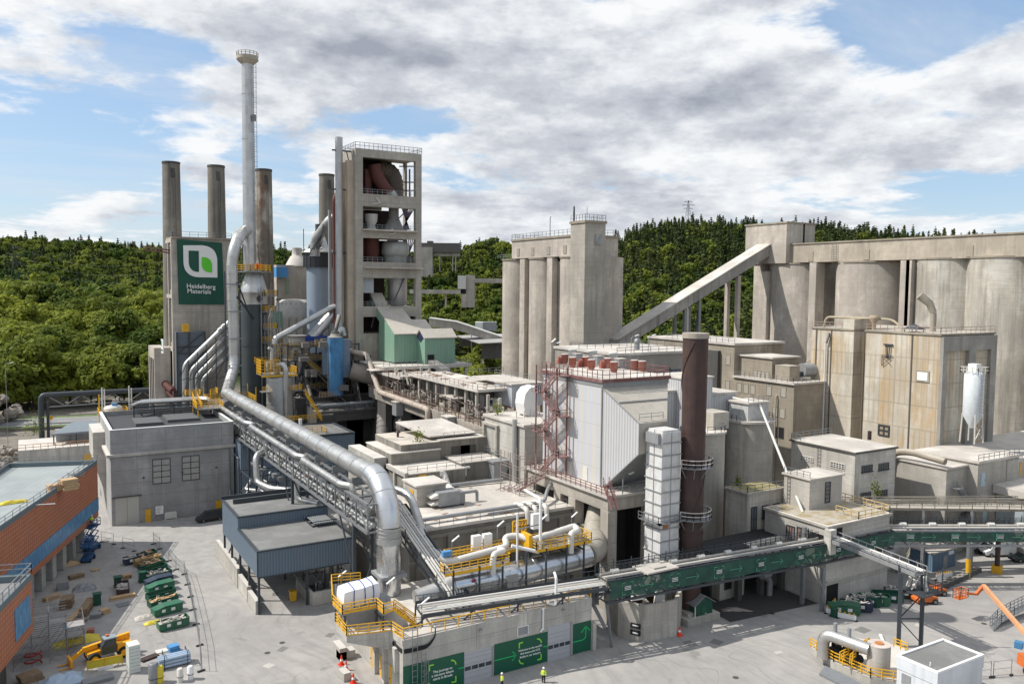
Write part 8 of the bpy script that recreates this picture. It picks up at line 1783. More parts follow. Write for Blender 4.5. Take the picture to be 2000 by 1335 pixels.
BEI=paint('pipe_beige_pink',(.44,.37,.31),.6,0,.35)
t=T('long_beige_pipe','beige pipe dropping from the open tower and running along the kiln deck','pipe',(71,180,20)); m=MB(); m.tube([at(668,682,Y=196.),at(704,690,Y=192.),at(716,692,Y=191.),at(741,765,X=70.6),at(830,797,X=70.6),at(836,800,X=70.6),at(836,818,X=70.6)],.62,14,bend=1.2,rings=5.,ring_r=1.12,ring_w=.6); m.build('pipe',BEI,t); m=MB(); e_=at(836,818,X=70.6); m.tube([e_,e_+Vector((0,0,-1.6))],[.8,.6],14); m.build('red_end',REDF,t); m=MB(); m.tube([e_+Vector((0,0,-1.6)),e_+Vector((0,0,-6))],.14,8); m.build('drain',STEELG,t)
for k,(px,py,lab) in enumerate(((778,797,'grey metal cabinet hanging under the beige pipe near the sooty portal'),(878,827,'grey metal cabinet hanging off the kiln deck near the red pipe end'))):
    q=at(px,py,X=70.4); m=MB(); m.box(q.x-1.,q.x+.7,q.y-1.2,q.y+1.2,q.z-1.5,q.z+1.4); o=T('hanging_cabinet',lab,'cabinet',q,'cabinets on the kiln deck edge'); m.build('body',GREYM,o); m=MB(); m.box(q.x-1.2,q.x+.9,q.y-1.4,q.y+1.4,q.z+1.4,q.z+1.6); m.build('lid',ROOFD,o); m=MB(); m.bar((q.x-.2,q.y-1.1,q.z-1.5),(q.x+.9,q.y-1.1,q.z-1.9),.12); m.bar((q.x-.2,q.y+1.1,q.z-1.5),(q.x+.9,q.y+1.1,q.z-1.9),.12); each(m,'bracket',STEELG,o)
t=T('upper_kiln_frame','ruinous dusty concrete frame with dark bays above the kiln deck','structure',(76,150,21))
m=MB()
UX=74.4
for k,y in enumerate(np.arange(130,184,4.5)):
    z0=kz(y)
    for x in(UX,UX+6.5): m.box(x-.25,x+.25,y-.25,y+.25,z0,z0+5.4)
each(m,'column',CONB,t)
m=MB(); m.prism([(UX-.9,137),(UX+9,137),(UX+9,171),(UX-.9,171)],25.8,26.3); m.prism([(UX-2.6,171),(UX+9,171),(UX+9,187),(UX-2.6,187)],24.9,25.5); m.prism([(UX-1.8,146),(UX+2,146),(UX+2,152.4),(UX-1.8,152.4)],23.3,23.6); each(m,'slab',ROOFD,t)
m=MB(); m.box(UX+2.6,UX+3.,140,187,20.6,25.7); m.build('back_wall',concrete('wall_dim_olive',(.15,.15,.13),.7,.5),t)  # wall set close and darkened, shade of the bays put into its colour
m=MB(); rk=random.Random(9)
for k in range(12): y=rk.uniform(134,182); m.box(UX+2.5,UX+2.6,y,y+rk.uniform(.8,2),22,24.6)
each(m,'grey_door',GREYM,t)
m=MB(); m.rail([(UX-.9,137,26.3),(UX-.9,171,26.3),(UX-2.6,171,25.5),(UX-2.6,187,25.5)],1.1,2.,.07,bars=2); m.rail([(UX-.9,137,26.3),(UX+9,137,26.3)],1.1,2.,.07); m.build('railing',paint('rail_rust_brown',(.28,.18,.13),.7),t)
m=MB()
for k in range(44):
    y=rk.uniform(128,186); z=kz(y)+rk.uniform(.1,.5); x=rk.uniform(KX+.6,UX+5); a=rk.uniform(0,3.1); d_=Vector((math.cos(a),math.sin(a),rk.uniform(-.1,.8)*1.)); c=Vector((x,y,z)); m.bar(c,c+d_*rk.uniform(1,4),rk.uniform(.1,.3))
each(m,'loose_beam',paint('debris_beam',(.38,.31,.25),.8,0,.5),t)
m=MB()
for k in range(20): y=rk.uniform(138,170); m.bc((rk.uniform(UX,UX+7),y,26.36),rk.uniform(.5,2.4),rk.uniform(.3,1.2),rk.uniform(.08,.5),rk.uniform(0,3))
each(m,'debris',paint('debris_beam',(.38,.31,.25),.8,0,.5),t)
m=MB(); 
for (a,b3) in(((778,720),(765,755)),((790,722),(798,752))): m.bar(at(a[0],a[1],X=73.),at(b3[0],b3[1],X=73.),.3)
each(m,'strut',CONB,t)
m=MB()
for k in range(26): y=rk.uniform(129,185); z=kz(y); a=Vector((rk.uniform(KX+.4,UX),y,z)); m.tube([a,a+Vector((0,0,rk.uniform(1,3.5))),a+Vector((rk.uniform(-1,1),rk.uniform(1,5),rk.uniform(2,3.6)))],rk.uniform(.06,.25),6)
each(m,'thin_pipe',paint('pipe_grimy',(.22,.19,.17),.7,.1,.5),t)
m=MB()
for k in range(22): y=rk.uniform(129,185); m.bc((rk.uniform(KX+.8,UX+1.5),y,kz(y)+.8),rk.uniform(.5,1.6),rk.uniform(.6,2.4),rk.uniform(.8,2.2))
each(m,'machine_box',paint('box_grimy',(.27,.25,.22),.7,.1,.5),t)
m=MB()
for z_ in(1.2,3.4): m.bar((KX+.3,132,20.2+z_),(KX+.3,186,21.3+z_),.12)
for k in range(19): y=132+3*k; m.bar((KX+.3,y,kz(y)),(KX+.3,y,kz(y)+3.6 if k%3 else kz(y)+5),.14)
m.build('front_frame',RUST,t)
t=T('pale_clad_box','pale blue corrugated box building on the kiln deck beside the filter house','building',(80,138,21)); PXb=80.
c0=at(1000,752,X=PXb); c1=at(966,742,X=PXb); zb_=at(1000,795,X=PXb).z; xe=at(1046,742,Y=c0.y).x
m=MB(); m.box(PXb,xe+1.5,c0.y,c1.y,zb_,c0.z); m.box(PXb+2.,PXb+2.6,c1.y,c1.y+7,zb_+.3,c0.z-.6); m.build('cladding',CORRP,t); m=MB(); m.box(PXb-.4,xe+1.8,c0.y-.5,c1.y+9,c0.z,c0.z+.3); m.build('roof',ROOFD,t)
m=MB(); 
for k in range(5): m.bar((PXb+1+1.5*k,c0.y+.4,zb_-3),(PXb+1+1.5*k,c0.y+.4,zb_),.25)
m.bar((PXb,c0.y+.3,zb_-3),(PXb+5,c0.y+.3,zb_-.2),.2); m.bar((PXb,c0.y+.3,zb_-.1),(PXb,c1.y,zb_-.1),.3); each(m,'leg',REDM,t)
m=MB(); m.rail([(PXb+5,c1.y+8.8,c0.z+.3),(xe+1.5,c0.y,c0.z+.3)],1.1,2,.07); m.rail([(PXb-.2,c1.y+12,c0.z+.3),(PXb+9,c1.y+12,c0.z+.3)],1.1,2,.08); m.build('roof_railing',STEELG,t)
q=at(1040,783,Y=122.); HS=.62; t=T('white_sheeted_hopper','rounded white sheeted hopper tucked against the filter house wall','hopper',q); m=MB()
pr=[(-2.3,-3.),(-2.9,-.6),(-2.4,1.7),(-1.,3.),(1.4,3.4),(1.8,-3.6),(-.6,-3.6)]; m.ext([(q.x+a*HS,q.y,q.z+b3*HS*1.25) for a,b3 in pr],(0,3,0)); m.build('sheeting',plain('sheet_white',(.66,.66,.65),.6,0,.12),t); m=MB()
for k in range(4): m.bar((q.x-3.5+1.6*k,q.y-.3,q.z-6),(q.x-3.5+1.6*k,q.y-.3,q.z-1.5),.2)
m.rail([(q.x-4,q.y-1.2,q.z-5),(q.x+2,q.y-1.2,q.z-5)],1.2,1,.07); m.build('frame',STEELW,t)
GXp=77.6; Z=lambda px,py: at(px,py,X=GXp)
t=T('green_clad_shed','pale green clad shed with pitched beige roof and sloping feeder below the open tower','building',(GXp,188,25))
A=Z(770,708);B=Z(770,652);C_=Z(753,626);D_=Z(740,641);E_=Z(740,702)
LXm=at(846,651,Y=B.y).x-GXp
m=MB(); m.ext([A,B,C_,D_,E_],(LXm,0,0)); U1=Z(737,604); F1=Z(741,628); m.ext([C_,U1,F1,D_],(6.4,0,0)); G0=Z(722,573);G1=Z(722,598); m.ext([U1,G0,G1,F1],(2.8,0,0)); m.build('cladding',GREENC,t)
RB=paint('roof_beige',(.50,.46,.40),.6,0,.15)
m=MB()
for (p_,q_,L) in((B,C_,LXm),(C_,U1,6.6),(U1,G0,3.)): n_=Vector((0,-(q_.z-p_.z),(q_.y-p_.y))).normalized(); n_=n_ if n_.z>0 else -n_; e=(p_-q_).normalized()*.4; m.ext([p_+e,q_,q_+n_*.25,p_+e+n_*.25],(L+.4,0,0))
each(m,'roof',RB,t)
t=T('green_clad_annex','green clad double gabled annex with dark doorway right of the taller green shed','building',(85,184,25)); Yg=183.5
A=at(830,711,Y=Yg);B=at(830,660,Y=Yg); xr=at(889,662,Y=Yg).x; yb2=at(797,655,X=A.x).y; zr_=at(800,649,X=A.x).z
zb_=A.z; 
m=MB(); H=B.z; Lh=(yb2-Yg)/2
for k in range(2):
    y0=Yg+k*Lh; m.ext([(A.x,y0,zb_),(A.x,y0,H),(A.x,y0+Lh/2,H+1.9),(A.x,y0+Lh,H),(A.x,y0+Lh,zb_)],(xr-A.x if k==0 else 4,0,0))
m.build('cladding',GREENC,t); m=MB()
for k in range(2):
    y0=Yg+k*Lh; L=(xr-A.x if k==0 else 4)+.8
    for (ya_,za_,yb3,zb3) in((y0-.3,H-.15,y0+Lh/2,H+1.95),(y0+Lh+.0,H-.05,y0+Lh/2,H+1.95)): m.ext([(A.x-.4,ya_,za_),(A.x-.4,yb3,zb3),(A.x-.4,yb3,zb3+.22),(A.x-.4,ya_,za_+.22)],(L,0,0))
each(m,'roof',RB,t); m=MB()
for k in range(2): y0=Yg+k*Lh; m.ext([(A.x-.05,y0+.2,H),(A.x-.05,y0+Lh-.2,H),(A.x-.05,y0+Lh/2,H+1.7)],(.04,0,0)); m.ext([(A.x-.05,y0+.6,H),(A.x-.05,y0+Lh-.6,H),(A.x-.05,y0+Lh/2,H-1.3)],(.04,0,0))
each(m,'gable_infill',plain('gable_navy',(.015,.02,.06),.6),t)
a3=at(835,698,Y=Yg);b3=at(848,692,Y=Yg); m=MB(); m.box(a3.x,b3.x,Yg-.06,Yg,zb_+.3,b3.z); m.build('doorway',DARK,t)
m=MB(); m.box(72.,95.5,181,200,zb_-.8,zb_-.05); m.box(69.6,77,182,186,zb_-1.,zb_-.8); each(m,'deck',ROOFD,t); m=MB()
for x in(73,78,83,88,94):
    for y in(181.6,190): m.bar((x,y,0),(x,y,zb_-.9),.5)
each(m,'leg',CONB,t); m=MB(); m.rail([(72,181.2,zb_),(95.5,181.2,zb_)],1.2,1.5,.08); m.build('railing',STEELG,t)
m=MB(); m.ext([at(836,704,Y=182.),at(836,714,Y=182.),at(862,727,Y=180.5),at(862,720,Y=180.5)],(2.4,0,0)); m.build('chute',ROOFD,t)
t=T('coal_heap','dark sloping heap of coal behind the green annex','heap',(110,200,0)); m=MB(); A=at(889,688,Y=196.);B=at(965,722,Y=196.); m.add([(A.x-2,196,0),(B.x,196,0),(B.x+6,230,0),(A.x-2,230,0),(A.x-1,205,A.z+1),(A.x+2,215,A.z+1)],[(0,1,4),(1,5,4),(1,2,5),(2,3,5),(3,0,4),(3,4,5)]); m.build('heap_body',plain('coal_dark',(.06,.055,.05),.95,0,.3),t)
def f(b):
    x,y,z=b.sep(b.pos); u=b.m('ADD',b.m('MULTIPLY',x,.335),b.m('MULTIPLY',y,.942)); n=b.noise(b.pos,.4,5,.6)
    cell=b.noise(b.comb(b.m('FLOOR',b.m('DIVIDE',u,.9)),0.,b.m('FLOOR',b.m('DIVIDE',z,.55))),7.3,0)
    c=b.mix(b.mapr(cell,.2,.8),(.43,.155,.08),(.48,.185,.10)); c=b.mix(b.mapr(n,.4,.7,0,.3),c,(.42,.24,.17))
    g=b.m('MAXIMUM',line(b,u,.72,.10),line(b,z,.62,.09)); c=b.mix(b.m('MULTIPLY',g,.7),c,(.20,.07,.04)); setp(b,c,.6,0,.3,bump(b,b.m('MULTIPLY',g,-1.),.5,.05))
TERRA=mat('terracotta_tiles',f)
def f(b):
    x,y,z=b.sep(b.pos); n=b.noise(b.v('MULTIPLY',b.pos,(.8,.8,.5)),1.,6,.65,1.2); c=b.mix(b.mapr(n,.35,.65),(.035,.16,.34),(.10,.30,.50)); u=b.m('ADD',b.m('MULTIPLY',x,.335),b.m('MULTIPLY',y,.942)); c=b.mix(b.m('MULTIPLY',line(b,u,1.25,.10),.5),c,(.02,.08,.18)); setp(b,c,.35,0,.5,bump(b,n,.8,.15))
FOIL=mat('blue_foil',f)
A=Vector((9.9,161,0));B=Vector((-7.4,112.4,0)); dW=(B-A).normalized(); nW=Vector((-dW.y,dW.x,0)); nW=nW if nW.x>0 else -nW
t=T('terracotta_building','orange brown tile clad building with blue foil band and flat grey roof','building',A)
D_=Vector((-3.4,165.2,0)); back=[D_,Vector((-16,120,0))]
poly=[tuple(A[:2]),tuple(B[:2]),tuple((B-nW*9)[:2]),(-16.,118.),tuple(D_[:2])]
zt,zb=14.,4.6
m=MB(); m.prism(poly,zb,zt-.02); m.build('cladding',TERRA,t)
def wallstrip(p,q,u0,u1,z0,z1,o0,o1,mt,nm,par=None):
    d_=(q-p).normalized(); n_=Vector((-d_.y,d_.x,0)); n_=n_ if n_.x>0 else -n_; L=(q-p).length; a=p+d_*L*u0;b2=p+d_*L*u1; m=MB(); m.prism([tuple((a+n_*o0)[:2]),tuple((b2+n_*o0)[:2]),tuple((b2+n_*o1)[:2]),tuple((a+n_*o1)[:2])],z0,z1); return m.build(nm,mt,par or t)
wallstrip(A,B,.0,.97,5.7,8.0,-.05,.07,FOIL,'blue_band')
def roofing(poly,zt,par,mt):
    cx=sum(p[0] for p in poly)/len(poly);cy=sum(p[1] for p in poly)/len(poly); m=MB(); P=[Vector((x,y,0)) for x,y in poly]; I=[p+(Vector((cx,cy,0))-p).normalized()*.7 for p in P]
    for i in range(len(P)): j=(i+1)%len(P); m.prism([tuple(P[i][:2]),tuple(P[j][:2]),tuple(I[j][:2]),tuple(I[i][:2])],zt,zt+.75)
    m.build('parapet',plain('parapet_slate',(.13,.165,.18),.6),par); m=MB(); m.prism([tuple(p[:2]) for p in I],zt-.01,zt+.03); m.build('roof',mt,par)
RFM=mat('roof_grey_seamed',lambda b:setp(b,b.mix(b.m('MULTIPLY',line(b,b.m('SUBTRACT',b.m('MULTIPLY',b.sep(b.pos)[0],.942),b.m('MULTIPLY',b.sep(b.pos)[1],.335)),1.1,.06),.4),b.mix(b.mapr(b.noise(b.pos,.2,5,.6),.35,.65),(.25,.28,.285),(.31,.335,.335)),(.15,.17,.17)),.8))
roofing(poly,zt,t,RFM)
m=MB(); P3_=[Vector((x,y,zt+.75)) for x,y in poly]; m.rail([P3_[3],P3_[4],P3_[0],P3_[1]],.9,2.4,.07,bars=2); m.build('roof_railing',STEELG,t)
m=MB(); m.prism([tuple((A+dW*6-nW*3.4)[:2]),tuple((B-nW*3.4)[:2]),tuple((B-nW*9)[:2]),tuple((A+dW*6-nW*9)[:2])],0,zb-.02); m.build('base_wall',CONP,t)
for k in range(9):
    c=A+dW*(5.+4.6*k)-nW*1.6; m=MB(); m.bc((c.x,c.y,zb/2),1.,1.6,zb-.04,math.atan2(dW.y,dW.x)-math.pi/2); m.build('pillar',CONP,t)
m=MB()
for k in range(4): c=A+dW*(9.2+9.2*k)-nW*3.35; m.bc((c.x,c.y,2.1),.1,3.,4.2,math.atan2(dW.y,dW.x)-math.pi/2)
each(m,'dark_opening',DARK,t)
A2=Vector((-.45,110.3,0)); d2=(at(0,1195,z=11.)-at(60,1132,z=11.)); d2.z=0; d2.normalize(); n2=Vector((-d2.y,d2.x,0)); n2=n2 if n2.x>0 else -n2; B2=A2+d2*24
t=T('terracotta_wing','nearer orange brown tiled block with a blue covered window above the scaffolding','building',A2)
pol=[tuple(A2[:2]),tuple(B2[:2]),tuple((B2-n2*12)[:2]),tuple((A2-n2*8)[:2])]; m=MB(); m.prism(pol,4.7,10.98); m.build('cladding',TERRA,t); roofing(pol,11.,t,ROOFG); wallstrip(A2,B2,.04,.25,6.,9.6,-.05,.1,FOIL,'covered_window')
m=MB(); Q=[Vector((x,y,11.75)) for x,y in pol]; m.rail([Q[3],Q[0],Q[1]],1.2,1.8,.09,bars=2); m.build('roof_railing',STEELG,t); m=MB(); m.prism([tuple((A2-n2*2+d2*3)[:2]),tuple((B2-n2*2)[:2]),tuple((B2-n2*10)[:2]),tuple((A2-n2*7+d2*3)[:2])],0,4.68); m.build('base_wall',CONK,t)
rg=random.Random(21)
def stack(name,px,py,L,W,n,h,mt,lab,cat,rz=0.,z=0.,grp=None,gap=.25,jit=.05,crossed=False):
    q=at(px,py,z=z); o=T(name,lab,cat,q,grp)
    for k in range(n):
        m=MB(); 
        if crossed:
            for j in range(5): yy=-W/2+W*(j+.5)/5; a,b2=math.cos(rz),math.sin(rz); m.bc((q.x-yy*b2,q.y+yy*a,z+h*(k+.8)),L,W/7,h*.25,rz)
            for j in(-1,0,1): xx=j*L*.42; m.bc((q.x+xx*math.cos(rz),q.y+xx*math.sin(rz),z+h*(k+.35)),L*.1,W,h*.55,rz)
        else: m.bc((q.x+rg.uniform(-jit,jit)*3,q.y+rg.uniform(-jit,jit),z+h*(k+.5)),L*rg.uniform(.93,1.),W*rg.uniform(.9,1),h*(1-gap*.4),rz+rg.uniform(-jit,jit)*.4)
        m.build('layer',mt,o)
    return o
RZ=math.atan2(.11,1)
stack('plank_pile',112,957,2.6,1.7,3,.35,WOOD,'left low pile of pale planks on the terracotta building roof','timber',.3,z=14.05,grp='wood on the roof'); stack('plank_pile',136,955,2.4,1.6,4,.42,WOOD,'taller pile of pale planks at the roof edge of the terracotta building','timber',.3,z=14.05,grp='wood on the roof')
def drape(px,py,L,W,h,mt,name,lab,cat,z=0.,rz=0.,par=None):
    q=at(px,py,z=z); vs=[]; r_=random.Random(int(px*3+py)); nx,ny=9,6
    for i in range(nx+1):
        for j in range(ny+1):
            u,v=i/nx-.5,j/ny-.5; e=(1-(2*abs(u))**3)*(1-(2*abs(v))**3); X_,Y_=u*L*(1+r_.uniform(-.06,.06)),v*W; vs.append((q.x+X_*math.cos(rz)-Y_*math.sin(rz),q.y+X_*math.sin(rz)+Y_*math.cos(rz),z+.04+e*h*r_.uniform(.6,1.)))
    m=MB(); m.add(vs,[(i*(ny+1)+j,(i+1)*(ny+1)+j,(i+1)*(ny+1)+j+1,i*(ny+1)+j+1) for i in range(nx) for j in range(ny)]); b_=[k for k in range(len(vs)) if k//(ny+1) in(0,nx) or k%(ny+1) in(0,ny)]
    o=m.build(name,mt,None,lab,cat,loc=q); return o
YT=plain('tarp_yellow',(.62,.50,.04),.5,0,.25); BT_=plain('tarp_pale_blue',(.38,.48,.60),.45,0,.2)
drape(25,982,4.,1.2,.5,YT,'tarpaulin','yellow tarpaulin heap on the grey roof at far left','tarpaulin',z=14.05,rz=.2)
m=MB(); a=at(40,987,z=14.3);b2=at(108,983,z=14.3); m.tube([a,b2],.07,6); m.build('roof_pipe_length',WHT,None,'thin pipe lying across the grey roof','pipe',loc=a)
q=at(148,935,z=14.1); o=T('scrap_heap','heap of bent metal strips beside the planks on the roof','scrap',q); m=MB()
for k in range(8): a_=rg.uniform(0,3.1); c=q+Vector((rg.uniform(-.6,.6),rg.uniform(-.5,.5),rg.uniform(.05,.8))); m.bar(c-Vector((math.cos(a_),math.sin(a_),.1)),c+Vector((math.cos(a_),math.sin(a_),.3))*1.2,.07)
each(m,'strip',STEELG,o)
CL_=[(150,1128,2.2,1.,3,.2,WOODD,'low dark board pile by the first pillars'),(122,1150,1.6,1.2,4,.3,GREYM,'grey metal box pile in the shaded yard'),(186,1205,1.4,1.1,2,.3,STEELG,'small grey metal crate beside the brown beams'),(100,1170,2.4,.9,2,.3,WOOD,'leaning pale boards against the base wall'),(152,1218,2.6,.5,2,.2,WOODD,'short dark beams in front of the timber stacks'),(206,1196,1.2,1.,3,.2,WOOD,'small wooden box near the dark green bin'),(176,1238,1.,.8,2,.4,REDF,'red plastic box on the ground by the timber'),(60,1328,2.4,1.6,3,.3,WOODD,'dark pallet heap at the bottom left corner'),(190,1330,3.4,1.4,2,.2,STEELG,'flat grey sheet stack at the bottom edge')]
for px,py,L,W_,n,h,mt,lab in CL_: stack('material_pile',px,py,L,W_,n,h,mt,lab,'building material',rg.uniform(-.4,.6))
def skip(px,py,mt,rz,kind,lab,L=4.6,Wd=1.9,H=1.45,grp='skips in the left yard',fill=None,sc=.84):
    q=at(px,py,z=0); o=T('skip',lab,'skip',(0,0,0),grp); m=MB(); h=H
    pr=[(-L/2,.25),(-L/2+.9,0.05),(L/2-.3,.05),(L/2,.35),(L/2,h),(-L/2,h*.82)]
    pts=[(x,-Wd/2,z) for x,z in pr]; n=len(pts); m.add(pts+[(x,Wd/2,z) for x,_,z in pts],[tuple(range(n)),tuple(range(2*n-1,n-1,-1)),(1,0,n,n+1),(2,1,n+1,n+2),(3,2,n+2,n+3),(4,3,n+3,n+4),(0,5,n+5,n)])
    for s_ in(-1,1): m.bar((-L/2,s_*Wd/2,h*.82),(L/2,s_*Wd/2,h),.1); 
    for s_ in(-1,1):
        for x in(-1.2,0,1.2): m.bar((x,s_*(Wd/2+.03),.15),(x,s_*(Wd/2+.03),h*.9),.07,.12)
    m.bar((L/2,-Wd/2,h),(L/2,Wd/2,h),.1); m.bar((-L/2,-Wd/2,h*.82),(-L/2,Wd/2,h*.82),.1); m.build('tub',mt,o)
    if kind=='lid':
        m=MB(); m.prism([(-L*.12,-Wd/2-.04),(L/2,-Wd/2-.04),(L/2,Wd/2+.04),(-L*.12,Wd/2+.04)],h,h+.12); m.build('lid',GRN if mt is GRN else mt,o); m=MB(); m.ext([(-L*.12,-Wd/2,h+.1),(-L/2,-Wd/2,h*.8),(-L/2,-Wd/2,h*.8-.1),(-L*.12,-Wd/2,h-.02)],(0,Wd,0)); m.build('sloping_lid',mt,o)
    else:
        m=MB(); r_=random.Random(int(px*7+py)); f_=fill or WOOD
        if kind=='empty': m.prism([(-L/2+.15,-Wd/2+.1),(L/2-.15,-Wd/2+.1),(L/2-.15,Wd/2-.1),(-L/2+.15,Wd/2-.1)],.2,.5); m.build('load',f_,o)
        else:
            m.prism([(-L/2+.15,-Wd/2+.08),(L/2-.15,-Wd/2+.08),(L/2-.15,Wd/2-.08),(-L/2+.15,Wd/2-.08)],.3,h*.72)
            for k in range(16): c=Vector((r_.uniform(-L/2+.5,L/2-.5),r_.uniform(-.7,.7),h*.75+r_.uniform(0,.35))); a_=r_.uniform(0,3.14); m.bar(c,c+Vector((math.cos(a_)*r_.uniform(.4,1.5),math.sin(a_)*.6,r_.uniform(-.15,.35))),r_.uniform(.1,.45),r_.uniform(.05,.15))
            m.build('load',f_,o)
    m=MB(); 
    for x in(-.9,.7): m.box(x-.32,x+.32,-Wd/2-.06,-Wd/2-.03,h*.42,h*.75)
    each(m,'plate',WHT,o); o.location=q; o.rotation_euler=(0,0,rz); o.scale=(sc,sc,sc); return o
rz=.20; WF=plain('load_pale_waste',(.46,.43,.39),.8,0,.4)
SK=[(338,1224,GRN,'full','nearest green skip with loose pale waste at the front of the row',WF,.12),(326,1196,GRN,'lid','big green skip with closed lid second from the front',None,.22),(318,1181,GRND,'full','dark skip heaped with broken pallet wood behind the lidded green skip',WOOD,.24),(314,1168,GRND,'empty','dark skip with bare grey load in the middle of the row',WF,.24),(312,1153,GRN,'lid','green lidded skip in the middle of the row',None,.24),(310,1141,NAVY,'lid','grey topped skip behind the middle green lidded one',None,.24),(308,1130,GRND,'full','skip heaped with white rubbish bags',WF,.26),(300,1119,GRND,'empty','long grey green skip behind the rubbish bags',None,.28),(296,1110,GRND,'full','dark green skip with brown timber near the far end of the row',WOODD,.28),(287,1101,plain('skip_ochre',(.35,.22,.08),.6,0,.4),'full','ochre skip with boards near the far end of the row',WOOD,.28),(281,1092,GRND,'full','farthest skip of the row filled with pale planks',WOOD,.28)]
for px,py,mt,k,lab,fl,r_ in SK: skip(px,py,mt,r_,k,lab,fill=fl)
for px,py,mt,lab,r_ in((240,1156,RUST,'rusty brown skip tilted beside the pallets',1.5),(264,1098,NAVY,'black and red container skip with grey cover beyond the row',.12)): skip(px,py,mt,r_,'full',lab,fill=WF,L=4.2)
for k,(px,py,lab) in enumerate(((230,1146,'dark green wheeled bin left of the rusty skip'),(278,1136,'green wheeled bin right of the rusty skip'),(190,1180,'dark green bin beside the timber heap'))): wheelie(px,py,GRND,lab,s=1.35)
stack('pallet',186,1113,1.2,.9,1,.16,WOOD,'single wooden pallet in the shade by the blue lifts','pallet',.3,crossed=True); stack('pallet_pile',248,1128,1.3,1.,4,.15,WOOD,'pile of pallets on the rusty skip heap','pallet',.2,crossed=True)
stack('plank_stack',239,1167,3.4,.9,3,.14,WOOD,'long pale plank stack in front of the rusty skip','timber',.10); stack('grey_grating',241,1180,1.8,1.6,1,.1,STEELG,'grey steel frame lying behind the long planks','grating',.2,crossed=True)
stack('timber_stack',170,1192,1.0,5.,4,.28,WOODD,'tall stack of long brown beams in the shaded yard','timber',-.28); stack('timber_bundle',146,1205,.8,4.6,2,.25,WOOD,'narrow bundle of pale beams beside the brown beams','timber',-.45); stack('board_stack',130,1185,1.6,2.2,5,.3,WOODD,'square stack of grey brown boards near the base wall','timber',-.2)
drape(165,1150,3.2,2.,1.,STEELG,'plastic_heap','heap of silvery plastic sheeting in the shade','plastic sheet'); drape(139,1103,2.8,1.2,.8,WOOD,'cardboard_heap','crumpled brown cardboard by the pillars','cardboard',rz=.4); drape(150,1253,5.4,2.2,.8,YT,'tarpaulin','yellow tarpaulin spread over planks behind the telehandler','tarpaulin',rz=.1); drape(121,1330,4.4,3.,.9,BT_,'tarpaulin','pale blue tarpaulin over a crate at the bottom edge','tarpaulin',rz=.1); drape(138,1222,1.8,.7,.3,BLUL,'tarpaulin','small bright blue plastic on the shaded ground','tarpaulin')
drape(284,1206,2.8,1.8,.5,WF,'plastic_heap','white blue plastic heap left of the skips','plastic sheet'); drape(300,1216,2.4,1.1,.4,YT,'rubbish_heap','yellowish rubbish beside the nearest skip','rubbish')
for k in range(7):
    px,py=(60+rg.uniform(0,150),1190+rg.uniform(0,90)); 
q=at(262,1313,z=0); t=T('white_crate_tower','tall square stack of white ribbed crates in the sun','crates',q); 
for k in range(8): m=MB(); m.bc((q.x,q.y+.7,.22+.42*k),1.25,1.6,.38,.12); m.build('crate',plain('crate_white',(.60,.64,.60),.5,0,.1),t)
q=at(345,1305,z=0); t=T('pipe_bundle','bundle of pale blue wrapped pipes in a steel cradle','pipes',q)
for k in range(9): i,j=k%3,k//3; m=MB(); m.tube([q+Vector((-1.9,.5+.5*i,.3+.42*j)),q+Vector((1.7,.8+.5*i,.3+.42*j))],.2,10); m.build('pipe',BT_,t)
m=MB(); 
for x in(-1.3,1.3): 
    for y in(.2,2.1): m.bar(q+Vector((x,y,0)),q+Vector((x,y,1.7)),.08)
    m.bar(q+Vector((x,.2,1.7)),q+Vector((x,2.1,1.7)),.08)
m.build('cradle',STEEL,t)
for k,(px,py,mt,s_,lab) in enumerate(((300,1333,STEELG,1.5,'upright grey wrapped unit at the bottom edge'),(312,1331,YT,1.2,'upright yellow wrapped pipe at the bottom edge'),(352,1330,STEELW,1.,'white capped cylinder beside the pipe bundle'),(372,1325,WHT,1.,'small white cylinder near the wire fence'))):
    q=at(px,py,z=0); o=T('wrapped_unit',lab,'wrapped goods',q,'wrapped goods by the pipe bundle'); m=MB(); m.lathe(q.x,q.y,[(.35*s_,0),(.36*s_,1.5*s_),(.25*s_,1.6*s_)],14); m.build('wrapping',mt,o); m=MB(); m.cyl(q.x,q.y,.6,.66,.38*s_,n=14); m.build('strap',BLK,o)
stack('blue_crate',340,1272,1.3,1.1,2,.45,BLUL,'bright blue crate pile behind the pipe bundle','crate',.2); stack('white_board',318,1270,1.8,1.2,1,.12,STEELW,'white board lying behind the pipe bundle','board',.1); stack('rebar_heap',392*.0+292,1285,2.2,1.,2,.12,RUST,'rusty bars lying right of the white crate tower','steel bars',.4)
FP=[(300,1062),(312,1072),(330,1095),(344,1112),(360,1121),(366,1141),(372,1165),(377,1190),(383,1219),(390,1260),(393,1310)]
t=T('wire_fence','line of temporary wire fence panels on black feet right of the skips','fence',at(366,1141,z=0)); m=MB(); mf=MB(); mm=MB()
gp=[at(x,y,z=0) for x,y in FP]
for i,g_ in enumerate(gp):
    m.bar(g_,g_+Vector((0,0,2.3)),.06); mf.bc((g_.x,g_.y,.08),.9,.28,.14,.3)
    if i<len(gp)-1:
        h=gp[i+1]
        for z in(.15,2.,1.1): m.bar(g_+Vector((0,0,z)),h+Vector((0,0,z)),.035)
        for k in range(1,14): c=g_.lerp(h,k/14); mm.bar(c+Vector((0,0,.15)),c+Vector((0,0,2.)),.012)
m.build('frame',STEELG,t); mm.build('mesh',STEELG,t); each(mf,'foot',BLK,t)
